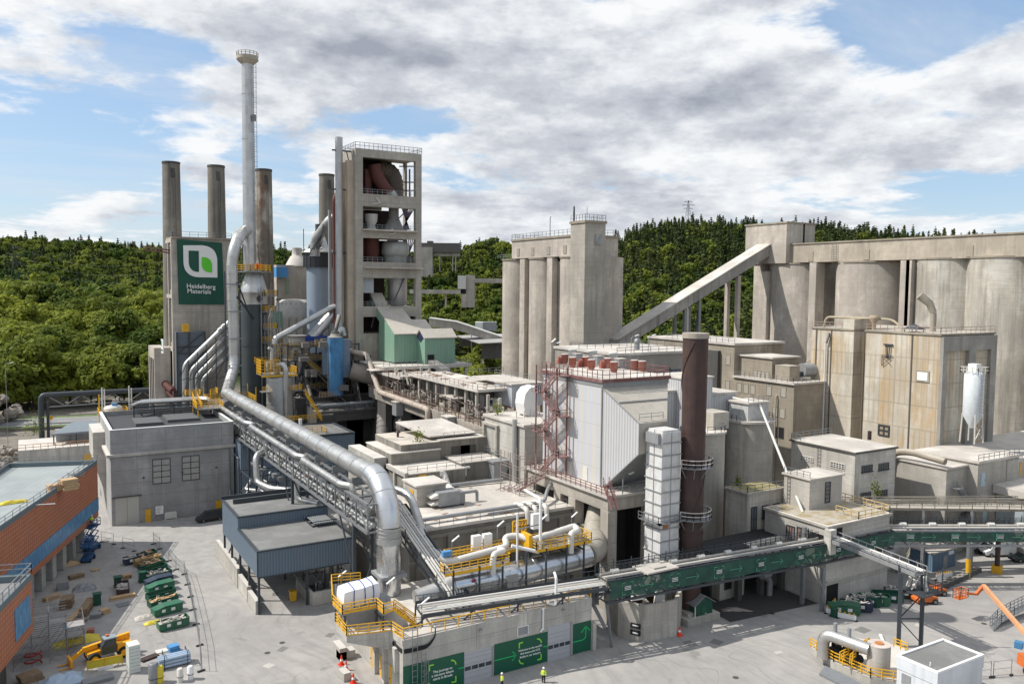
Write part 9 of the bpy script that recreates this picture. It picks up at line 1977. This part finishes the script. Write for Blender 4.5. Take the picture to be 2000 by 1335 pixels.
def fencebit(px0,py0,px1,py1,lab):
    a=at(px0,py0,z=0);b2=at(px1,py1,z=0); o=T('fence_panel',lab,'fence',a,'loose wire fence panels'); m=MB(); 
    for p in(a,b2): m.bar(p,p+Vector((0,0,2.)),.06)
    for z in(.2,1.,1.95): m.bar(a+Vector((0,0,z)),b2+Vector((0,0,z)),.04)
    m.build('frame',STEELG,o); m=MB(); 
    for p in(a,b2): m.bc((p.x,p.y,.07),.7,.25,.12,.2)
    each(m,'foot',BLK,o)
fencebit(198,1058,222,1063,'wire fence panel near the blue lifts'); fencebit(240,1070,262,1076,'wire fence panel in the shade edge beyond the skips')
q=at(205,1303,z=0); t=T('yellow_barrier','long yellow mesh barrier in front of the telehandler','barrier',q); m=MB(); m.box(q.x-1.9,q.x+1.9,q.y-.03,q.y+.03,.25,1.15); m.build('mesh_panel',YT,t); m=MB(); m.rail([(q.x-1.9,q.y-.06,.0),(q.x+1.9,q.y-.06,.0)],1.2,1.9,.09,bars=1); m.build('frame',YEL,t); m=MB(); m.box(q.x-.8,q.x+.9,q.y-.5,q.y-.2,0,.3); m.build('plate',WHT,t)
q=at(92,1290,z=0); t=T('scaffold','tangle of silvery scaffold frames and boards under the tiled block','scaffold',q)
m=MB(); mb=MB()
for i in range(5):
    for j in range(4):
        x,y=q.x-3.5+1.9*i,q.y-1+2.1*j; h=6.2 if i<3 else 4.2; m.bar((x,y,0),(x,y,h+rg.uniform(-.5,.6)),.07)
        for z in np.arange(.9,h,1.05):
            if i<4: m.bar((x,y,z),(x+1.9,y,z),.055)
            if j<3 : m.bar((x,y,z),(x,y+2.1,z),.055)
        if i<4 and j<3 and rg.random()<.7: z=rg.choice((1.9,4.)); mb.bc((x+.95,y+1.05,z),1.8,1.9,.06)
        if i<4: m.bar((x,y,.3),(x+1.9,y,2.6),.05)
m.build('frame',STEELG,t); each(mb,'board',paint('board_grey_dirty',(.34,.33,.32),.8),t)
q=at(62,1318,z=0); o=T('red_hose_reel','coil of dark red hose under the scaffold','hose',at(65,1300,z=0)); q=o.location.copy(); m=MB(); m.tube([(q.x+.9*math.cos(a),q.y+.9*math.sin(a),.25+.04*k) for k,a in enumerate(np.linspace(0,12.5,40))],.1,6); m.build('hose',plain('hose_red',(.25,.02,.02),.6),o)
def wheel(m,x,y,z,r,w,n=20): m.tube([(x,y-w/2,z),(x,y+w/2,z)],r,n)
def addwheel(o,x,y,r,w,rimc,s=1):
    m=MB(); wheel(m,x,y,r,r,w); t_=m.build('wheel',BLK,o); m=MB(); wheel(m,x,y-s*.03,r,r*.55,w+.04,14); m.build('rim',rimc,t_); return t_
t=T('telehandler','yellow orange telehandler with black cab and boom lowered to the left','telehandler'); 
TY_=plain('telehandler_yellow',(.80,.36,.01),.4,0,.1)
m=MB(); m.ext([(-2.1,-.6,.75),(2.3,-.6,.75),(2.4,-.6,1.5),(1.,-.6,1.65),(-.6,-.6,1.35),(-2.1,-.6,1.2)],(0,1.2,0)); m.box(.9,2.4,-1.05,-.6,.9,1.75); m.build('chassis',TY_,t)
m=MB(); m.ext([(-.75,-1.1,.9),(.75,-1.1,.9),(.75,-1.1,2.5),(-.35,-1.1,2.55),(-.8,-1.1,1.7)],(0,1.05,0)); cb=m.build('cab',STEEL,t); m=MB(); m.ext([(-.6,-1.13,1.25),(.6,-1.13,1.25),(.6,-1.13,2.35),(-.3,-1.13,2.4),(-.66,-1.13,1.7)],(0,.03,0)); m.build('window',GLS,cb); m=MB(); m.box(-.5,.85,-1.15,0,2.55,2.68); m.build('roof',plain('cab_roof_grey',(.25,.30,.33),.5),cb)
m=MB(); m.bar((2.5,.35,2.05),(-2.4,.35,1.5),.42,.5); m.bar((-2.3,.35,1.5),(-3.5,.35,.75),.34,.36); m.bar((2.1,.35,1.2),(2.3,.35,2.),.5,.5); m.build('boom',TY_,t)
m=MB(); m.box(-3.85,-3.6,-.6,1.2,.15,.95); m.bar((-3.8,-.3,.15),(-4.9,-.3,.1),.14,.07); m.bar((-3.8,.9,.15),(-4.9,.9,.1),.14,.07); m.build('fork_carriage',TY_,t)
for x in(-1.5,1.55):
    for y in(-.95,.95): addwheel(t,x,y,.66,.5,TY_,1 if y<0 else -1)
m=MB(); m.bar((-.6,-1.2,1.8),(-1.1,-1.4,2.3),.05); m.box(-1.25,-1.,-1.5,-1.35,2.1,2.5); m.build('mirror',BLK,t); m=MB(); m.bc((0,-.3,2.78),.3,.3,.18); m.build('beacon',ORG,t)
t.location=at(209,1284,z=0); t.rotation_euler=(0,0,.16); t.scale=(1.08,1.08,1.08)
def vehicle(name,lab,cat,L,W,H,body,kind,q,rz,grp=None,sc=1.):
    t=T(name,lab,cat,(0,0,0),grp); hood=.95 if kind=='van' else .85
    if kind=='van': pr=[(-L/2,.35),(-L/2,.85),(-L/2+.75,1.12),(-L/2+1.55,H*.94),(-L/2+1.9,H),(L/2-.1,H),(L/2,H*.9),(L/2,.35)]
    else: pr=[(-L/2,.35),(-L/2,.75),(-L/2+1.,.95),(-L/2+1.75,H),(L/2-1.1,H),(L/2-.35,1.),(L/2,.9),(L/2,.35)]
    m=MB(); n=len(pr); lv=[(-W/2,1),(-W/2*.86,0)]; vs=[]
    for s_ in(-1,1):
        for x,z in pr: vs.append((x,s_*(W/2-(.13*max(0,(z-1.)/(H-1.)))),z))
    m.add(vs,[tuple(range(n)),tuple(range(2*n-1,n-1,-1))]+[(i,i+n,(i+1)%n+n,(i+1)%n) for i in range(n)]); bd=m.build('body',body,t)
    gx0,gx1,zg=(-L/2+1.5,L/2-.3 if kind=='van' and body is not WHT else -L/2+2.5,1.2) if kind=='van' else (-L/2+1.55,L/2-1.2,.98)
    for s_ in(-1,1): m=MB(); y=s_*(W/2-.03); m.ext([(gx0-.15,y,zg),(gx1,y,zg),(gx1-.1,y-s_*.09,H*.9),(gx0+.45,y-s_*.09,H*.9)],(0,s_*.012,0)); m.build('side_window',GLS,t)
    a=pr[2 if kind=='van' else 2];b2=pr[3]; m=MB(); e=Vector((-.03,0,.03)); p0=Vector((a[0],0,a[1])).lerp(Vector((b2[0],0,b2[1])),.12);p1=Vector((a[0],0,a[1])).lerp(Vector((b2[0],0,b2[1])),.93); m.add([p0+e+Vector((0,-W*.43,0)),p0+e+Vector((0,W*.43,0)),p1+e+Vector((0,W*.39,0)),p1+e+Vector((0,-W*.39,0))],[(0,1,2,3)]); m.build('windscreen',GLS,t)
    m=MB(); m.box(-L/2-.06,-L/2+.1,-W/2+.05,W/2-.05,.3,.62); m.build('bumper',BLK,t)
    for s_ in(-1,1): m=MB(); m.box(-L/2-.03,-L/2+.1,s_*W*.33-.16,s_*W*.33+.16,.66,.84); m.build('headlight',GREYM if 0 else STEELG,t)
    for x in(-L/2+.95,L/2-.95):
        for s_ in(-1,1): addwheel(t,x,s_*(W/2-.1),.34,.24,STEELG,-s_)
    t.location=q; t.rotation_euler=(0,0,rz); t.scale=(sc,)*3; return t
CH_=plain('car_charcoal',(.035,.035,.04),.3,.2,.05)
v=vehicle('dark_van','charcoal passenger van with orange side sign parked by the pale hall','van',5.,1.9,1.95,CH_,'van',at(412,1018,z=0)+Vector((0,.8,0)),.12)
m=MB(); m.box(-.2,.9,-.985,-.965,.95,1.2); m.build('side_sign',YEL,v)
v=vehicle('white_van','white delivery van with turquoise bumper marks parked at far right','van',5.1,2.,2.3,WHT,'van',Vector((144.8,77.6,0)),-.45,sc=1.1)
m=MB(); m.box(-2.63,-2.6,-.8,.8,.4,.55); m.build('bumper_stripe',plain('turquoise',(.02,.35,.40),.5),v)
vehicle('dark_car','black car parked left of the white van behind the bridge','car',4.4,1.8,1.45,CH_,'car',at(1922,1078,z=0),-.45,'dark parked cars'); vehicle('dark_car','dark green car half cut by the right picture edge','car',4.4,1.8,1.45,plain('car_dark_green',(.01,.035,.03),.3),'car',at(1999,1095,z=0),-.45,'dark parked cars')
BL2=plain('lift_blue',(.02,.09,.22),.45,0,.3)
def scissor(px,py,n,lab,rz=0.,h=1.05):
    t=T('scissor_lift',lab,'scissor lift',(0,0,0),'blue scissor lifts under the overhang'); m=MB(); m.box(-1.4,1.4,-.65,.65,.35,.95); m.build('base',BL2,t)
    m=MB(); z=.95
    for k in range(n):
        for s_ in(-.45,.45): m.bar((-1.2,s_,z),(1.2,s_,z+h),.12); m.bar((1.2,s_,z),(-1.2,s_,z+h),.12)
        z+=h
    m.build('scissor_arms',BL2,t); m=MB(); m.box(-1.45,1.45,-.75,.75,z,z+.15); d_=m.build('deck',BL2,t); m=MB(); m.rail([(-1.4,-.7,z+.15),(1.4,-.7,z+.15),(1.4,.7,z+.15),(-1.4,.7,z+.15)],1.1,.9,.07,closed=True); m.build('railing',BL2,d_)
    for x in(-1.,1.):
        for s_ in(-1,1): addwheel(t,x,s_*.68,.33,.22,BL2,-s_)
    t.location=at(px,py,z=0); t.rotation_euler=(0,0,rz); return t,z
s1,zl=scissor(172,1094,2,'nearest blue scissor lift half raised beside the concrete pillars',1.2,.8); s2,zl2=scissor(181,1073,3,'tallest blue scissor lift with a worker on its platform',1.0); s3,_=scissor(170,1060,2,'farthest blue scissor lift tucked below the tiled corner',1.2)
t=T('boom_lift','orange boom lift with its long boom reaching up left over the yard','boom lift'); bq=Vector((104.2,50.2,0)); t.location=bq
def bw(pts,r): return [Vector(p) for p in pts]
m=MB(); m.bc((bq.x,bq.y,1.15),4.2,2.2,.8,-.5); m.bc((bq.x-.9,bq.y+.5,1.8),2.2,1.9,.7,-.5); m.build('chassis',ORG,t)
for dx,dy in((-1.9,.2),(-.9,-1.2),(1.2,1.2),(2.2,-.4)):
    m=MB(); a_=Vector((math.sin(.5),math.cos(.5),0)); c=Vector((bq.x+dx,bq.y+dy,.6)); m.tube([c-a_*.25,c+a_*.25],.62,18); w_=m.build('wheel',BLK,t); m=MB(); m.tube([c-a_*.28,c+a_*.28],.34,14); m.build('rim',WHT,w_)
P0=at(2010,1245,X=107.5);P1=at(1921,1143,X=115.2); m=MB(); m.bar(P0,P1,.45,.5); m.build('boom',paint('boom_orange_pale',(.75,.36,.17),.5),t); P2_=P1+Vector((-1.2,.3,-1.1)); m=MB(); m.bar(P1,P2_,.35,.4); m.bar(P2_,P2_+Vector((-1.4,.6,.2)),.25); m.build('jib',ORG,t)
m=MB(); bk=P2_+Vector((-2.1,1.,-.4)); m.rail([bk+Vector((-1,-.5,0)),bk+Vector((1,-.5,0)),bk+Vector((1,.5,0)),bk+Vector((-1,.5,0))],1.2,.7,.07,closed=True,bars=3); m.box(bk.x-1,bk.x+1,bk.y-.5,bk.y+.5,bk.z-.05,bk.z+.05); m.build('basket',ORG,t)
m=MB(); q=at(1990,1258,z=1.5); m.bc((q.x,q.y,1.5),.9,.9,.8,.3); m.build('turntable',BLUP,t)
for k,(px,py,lab) in enumerate(((1823,1160,'far low orange machine parked behind the trestle tower'),(1805,1176,'near low orange machine parked behind the trestle tower'))):
    t=T('orange_machine',lab,'low lift',(0,0,0),'low orange machines'); m=MB(); m.ext([(-1.6,-.9,.4),(1.6,-.9,.4),(1.6,-.9,1.),(.2,-.9,1.35),(-1.6,-.9,.8)],(0,1.8,0)); m.build('body',ORG,t); m=MB(); m.bar((-1.2,0,1.2),(1.4,0,1.5),.3); m.build('boom',REDF,t)
    for x in(-1.,1.1):
        for s_ in(-1,1): addwheel(t,x,s_*.9,.42,.3,STEELG,-s_)
    t.location=at(px,py,z=0); t.rotation_euler=(0,0,-.4)
RS=[(1648,1196,GRN,'lid','turquoise green skip inside the red white barrier corner'),(1672,1190,NAVY,'full','navy skip of pale waste behind the turquoise one'),(1690,1180,GRND,'full','dark skip between the navy and the pale green ones'),(1707,1178,GRN,'full','pale green skip in the middle of the right hand row'),(1733,1172,GRND,'empty','large dark green open skip near the wall end'),(1757,1164,RUST,'full','rusty topped long skip farthest along the right hand row')]
for k,(px,py,mt,kd,lab) in enumerate(RS): skip(px,py,mt,-.75,kd,lab,grp='skips in the right yard',fill=WF,L=4.4,sc=.95)
def barrier(px0,py0,px1,py1,lab):
    a=at(px0,py0,z=0);b2=at(px1,py1,z=0); o=T('plastic_barrier',lab,'barrier',a,'yellow and white barriers round the skips'); d_=(b2-a); m=MB(); m.bar(a+Vector((0,0,.5)),b2+Vector((0,0,.5)),.06,.7); m.build('panel',WHT,o); m=MB(); n=max(3,int(d_.length/.5))
    for i in range(n): c=a.lerp(b2,(i+.5)/n); e=d_.normalized()*.12; m.bar(c-e+Vector((0,0,.95)),c+e+Vector((0,0,.95)),.1,.22)
    each(m,'yellow_panel',YEL,o); m=MB(); 
    for c in(a,b2): m.bc((c.x,c.y,.06),.5,.3,.12)
    each(m,'foot',BLK,o)
barrier(1613,1197,1640,1205,'plastic barrier along the left of the turquoise skip'); barrier(1636,1206,1672,1213,'plastic barrier in front of the turquoise skip'); barrier(1615,1195,1632,1180,'plastic barrier against the building corner'); wheelie(1629,1204,GRND,'small dark bin by the plastic barriers',s=1.)
barrier(1828,1132,1860,1126,'yellow hatched barrier beside the blue container')
q=at(1842,1128,z=0); t=T('blue_site_container','blue grey site container with pale flat roof behind the trestle','container',q); m=MB(); x0,y0=q.x+1.,q.y+2.5; m.box(x0,x0+6.4,y0,y0+5,0,3.); m.build('wall',paint('container_blue',(.12,.20,.29),.5,.1,.2,corr=.4),t); m=MB(); m.box(x0-.15,x0+6.55,y0-.15,y0+5.15,3.,3.2); m.build('roof',ROOFD,t); m=MB(); m.box(x0+3.,x0+4.1,y0-.05,y0,.1,2.2); m.build('door',GREYM,t); m=MB(); m.box(x0+4.4,x0+5.8,y0-.05,y0,2.2,2.8); m.build('sign',WHT,t)
t=T('grey_lean_to','low grey corrugated lean-to with small railed stairs behind the trestle','building',at(1800,1075,z=0)); m=MB(); a=at(1742,1118,z=0); m.box(115,128.,82,92,0,5.4); m.box(118,133,92,97,0,7.4); m.build('wall',CORR,t); m=MB(); m.box(114.8,128.2,81.8,92,5.4,5.6); m.build('roof',ROOFD,t); m=MB(); m.box(116,120.5,81.93,82,0,3.4); m.build('opening',DARK,t); m=MB(); m.stair((121,80.6,0),(124,81,2.8),1.2); m.build('stairs',paint('rail_beige2',(.45,.40,.30),.6),t)
m=MB(); a=at(1842,1148,z=0);b2=at(1905,1118,z=0)
for k in range(8): c=a.lerp(b2,k/7); m.bc((c.x,c.y,.4),2.1,.7,.8,-.1+.5*0)
t=T('concrete_block_row','row of grey concrete blocks edging the right yard','blocks',a); each(m,'block',CONK,t)
q=at(1955,1228,z=0); t=T('curved_ramp_rail','curved grey handrail ramp standing at the right edge','ramp',q); m=MB(); pts=[at(x,y,z=0)+Vector((0,0,z)) for x,y,z in((1941,1232,0),(1955,1222,.4),(1980,1212,.8),(2010,1200,1.),(2035,1190,1.2))]; m.rail(pts,1.3,1.,.08,bars=4); m.rail([p+Vector((1.2,1.2,0)) for p in pts],1.3,1.,.08,bars=3); m.build('railing',STEELG,t); m=MB()
for a,b2 in zip(pts,pts[1:]): m.ext([a,b2,b2+Vector((1.2,1.2,0)),a+Vector((1.2,1.2,0))],(0,0,.08))
each(m,'ramp_plate',STEELG,t)
t=T('white_container','large white site container with grey flat roof at the bottom right','container',(83.2,50.2,0))
cx0,cx1,cy0,cy1,cz=83.1,91.7,50.1,54.8,5.0; SH=paint('container_white',(.62,.65,.68),.45,0,.12,corr=0); m=MB(); m.box(cx0,cx1,cy0,cy1,.9,cz-1.35); m.box(cx0-.08,cx1+.08,cy0-.08,cy1+.08,cz-1.3,cz); m.build('wall',SH,t)
m=MB(); 
for a in((cx0-.1,cx1+.1,cy0-.1,cy0+.2),(cx0-.1,cx1+.1,cy1-.2,cy1+.1),(cx0-.1,cx0+.2,cy0+.2,cy1-.2),(cx1-.2,cx1+.1,cy0+.2,cy1-.2)): m.box(*a,cz,cz+.22)
m.build('roof_edge',WHT,t); m=MB(); m.box(cx0+.2,cx1-.2,cy0+.2,cy1-.2,cz,cz+.06); m.build('roof',ROOFG,t); m=MB(); m.box(cx0-.05,cx0,cy1-1.7,cy1-.6,2.2,3.4); m.build('vent',GREYM,t); m=MB(); m.cyl(cx0+.9,cy0+1.4,cz,cz+.5,.07,n=8); m.build('roof_vent',WHT,t)
m=MB()
for x in(cx0+.3,cx1-.3):
    for y in(cy0+.3,cy1-.3): m.bar((x,y,0),(x,y,.9),.3)
each(m,'leg',STEEL,t)
t=T('pump_skid','railed skid with thick silver pipe and black pumps near the bottom right','process skid',(84,64,0)); Z1=1.
ps=[at(x,y,z=Z1) for x,y in((1583,1262),(1628,1291),(1700,1322),(1790,1335),(1765,1262),(1640,1238))]
m=MB(); m.prism([tuple(p[:2]) for p in ps],0,Z1); m.build('plinth',CONP,t); m=MB(); m.rail([ps[0],ps[1],ps[2],ps[3]],1.15,1.1,.1,bars=3); m.rail([at(1660,1295,z=2.),at(1697,1262,z=2.),at(1640,1290,z=2.)],1.1,.9,.1,bars=3); m.rail([at(1745,1262,z=2),at(1772,1272,z=2)],1.1,.9,.1,bars=3); m.build('railing',YEL,t)
e0=at(1607,1282,z=Z1); top=at(1607,1240,Y=e0.y); e2=at(1700,1268,z=top.z+.1); m=MB(); m.tube([e0,Vector((e0.x,e0.y,top.z+.3)),Vector((e0.x,e0.y,top.z+.3)).lerp(e2,.99)],.72,18,bend=2.,rings=2.2,ring_r=1.04); m.build('silver_pipe',SIL,t)
m=MB(); 
for k in range(2): c=Vector((e0.x,e0.y,top.z+1)).lerp(e2+Vector((0,0,.8)),.25+.3*k); m.cyl(c.x,c.y,c.z-.1,c.z+1.,.25,n=10)
each(m,'valve_head',GREYM,t)
m=MB()
for k in range(5): c=at(1628+11*k,1268+5*k,z=1.7); m.tube([c+Vector((-.8,0,0)),c+Vector((.8,0,0))],.5,12); m.tube([c,c+Vector((0,0,1.2)),c+Vector((.8,-.3,1.3))],.28,8,bend=.4)
each(m,'pump',BLK,t); m=MB(); q=at(1715,1312,z=Z1); m.tube([(q.x,q.y,Z1),(q.x,q.y,Z1+3.4)],1.28,26,rings=1.7,ring_r=1.015,ring_w=.06); m.build('round_tank',paint('tank_beige',(.48,.45,.41),.55),t); m=MB(); m.cyl(q.x,q.y,Z1+3.4,Z1+3.5,1.3,n=26); m.build('tank_top',paint('tank_top_pinkish',(.60,.52,.46),.6),t); m=MB(); m.cyl(q.x,q.y,Z1+3.5,Z1+3.6,.5,n=20); m.build('tank_lid',plain('lid_orange_rust',(.45,.17,.06),.6),t)
q=at(1640,1325,z=0); m=MB(); m.prism([tuple(at(x,y,z=2.4)[:2]) for x,y in((1612,1300),(1690,1338),(1670,1350),(1600,1315))],2.2,2.5); m.build('grey_canopy',STEELG,t)
a=at(1719,1238,z=.2);b2=at(1730,1262,z=.2); m=MB(); m.bar(a,b2,.35,.2); m.build('white_beam',WHT,None,'white beam lying on the yard near the trestle foot','beam',loc=a)
fencebit(1905,1325,1935,1322,'wire fence panel right of the white container'); fencebit(1940,1322,1975,1318,'wire fence panel with small signs at the right edge')
q=at(668,1290,z=0); t=T('concrete_steps_block','pale concrete block with lower step left of the gate house','block',q); m=MB(); a=at(662,1288,z=0); m.box(a.x,a.x+2.,a.y-.3,a.y+1.,0,1.); m.box(a.x,a.x+.9,a.y-.3,a.y+2.4,0,1.5); each(m,'block',CONP,t)
q=at(676,1328,z=0); m=MB(); m.bc((q.x,q.y+.5,.5),.9,1.6,1.,.1); m.build('barrier_block',CONP,None,'single pale concrete barrier block between the red cones','block',loc=q)
for px,py,lab in((667,1297,'red cone nearest the stepped concrete block'),(676,1308,'red cone behind the single barrier block'),(690,1333,'red cone closest to the bottom edge')): cone(at(px,py,z=0),lab,1.25)
SKIN=plain('skin',(.45,.28,.20),.6,0,.05); HIV=plain('hivis_yellow',(.62,.80,.03),.6,0,.05); TRO=plain('trousers_dark',(.02,.022,.03),.8); HEL=plain('helmet_white',(.78,.78,.76),.4,0,0)
def person(q,rz,lab,arm=.25):
    o=T('person',lab,'person',(0,0,0)); V=[(0,0,.95),(0,0,1.18),(0,0,1.42),(0,0,1.52),(0,.01,1.64),(-.1,0,.92),(-.12,.06,.5),(-.12,-.02,.08),(-.12,.14,.05),(.1,0,.92),(.12,-.08,.5),(.13,-.2,.09),(.13,-.06,.05),(-.19,0,1.42),(-.27,.02,1.15),(-.25,arm,.98),(-.24,arm+.09,.95),(.19,0,1.42),(.27,-.02,1.15),(.26,.12,.95),(.26,.2,.92),(0,.015,1.74)]
    E=[(0,1),(1,2),(2,3),(3,4),(4,21),(0,5),(5,6),(6,7),(7,8),(0,9),(9,10),(10,11),(11,12),(2,13),(13,14),(14,15),(15,16),(2,17),(17,18),(18,19),(19,20)]
    Rr=[.15,.15,.15,.06,.10,.11,.075,.05,.045,.11,.075,.05,.045,.08,.055,.042,.04,.08,.055,.042,.04,.09]
    me=bpy.data.meshes.new('body'); me.from_pydata(V,E,[]); b_=bpy.data.objects.new('body',me); col.objects.link(b_); b_.parent=o; md=b_.modifiers.new('skin','SKIN'); md.use_smooth_shade=True
    for i,r_ in enumerate(Rr): me.skin_vertices[0].data[i].radius=(r_,r_*(.72 if i in(0,1,2) else 1.))
    me.skin_vertices[0].data[0].use_root=True; ss=b_.modifiers.new('sub','SUBSURF'); ss.levels=1; ss.render_levels=2; me.materials.append(SKIN)
    m=MB(); m.tube([(0,0,.93),(0,0,1.05),(0,0,1.25),(0,0,1.42),(0,0,1.49)],[.19,.185,.20,.19,.10],16)
    for s_,el,ha in((-1,(-.27,.02,1.15),(-.25,arm,.99)),(1,(.27,-.02,1.15),(.26,.12,.96))): m.tube([(s_*.15,0,1.42),(s_*.2,0,1.38),el,ha],[.09,.085,.07,.055],10)
    m.build('jacket',HIV,o); m=MB(); 
    for a in(((-.09,0,.98),(-.12,.06,.5),(-.12,-.01,.1)),((.09,0,.98),(.12,-.08,.5),(.13,-.19,.11))): m.tube(a,[.125,.095,.075],12)
    m.build('trousers',TRO,o)
    m=MB(); m.lathe(0,.015,[(.135,1.71),(.13,1.74),(.12,1.80),(.075,1.86),(.01,1.88)],16); m.bc((0,.12,1.715),.16,.1,.02); m.build('helmet',HEL,o); m=MB(); m.tube([(0,0,1.1),(0,0,1.15)],.212,16); m.build('reflective_band',WHT,o)
    for x,y in((-.12,.06),(.13,-.12)): m=MB(); m.bc((x,y,.06),.11,.3,.12); m.build('boot',BLK,o)
    m=MB(); 
    for x in(-.04,.04): m.bc((x,.108,1.66),.02,.02,.015)
    m.bc((0,.115,1.63),.025,.035,.04); m.build('face',plain('face_shade',(.25,.13,.10),.6),o)
    o.location=q; o.rotation_euler=(0,0,rz)
person(Vector((50.7,77.8,0)),2.6,'person in yellow hi-vis jacket, dark trousers and white helmet walking before the green boards'); person(Vector((45.8,79.0,0)),1.2,'person in hi-vis yellow and white helmet cut off at the bottom edge',.1); person(Vector((s2.location.x,s2.location.y,zl2+.15)),.5,'person in hi-vis yellow standing on the tallest blue scissor lift')
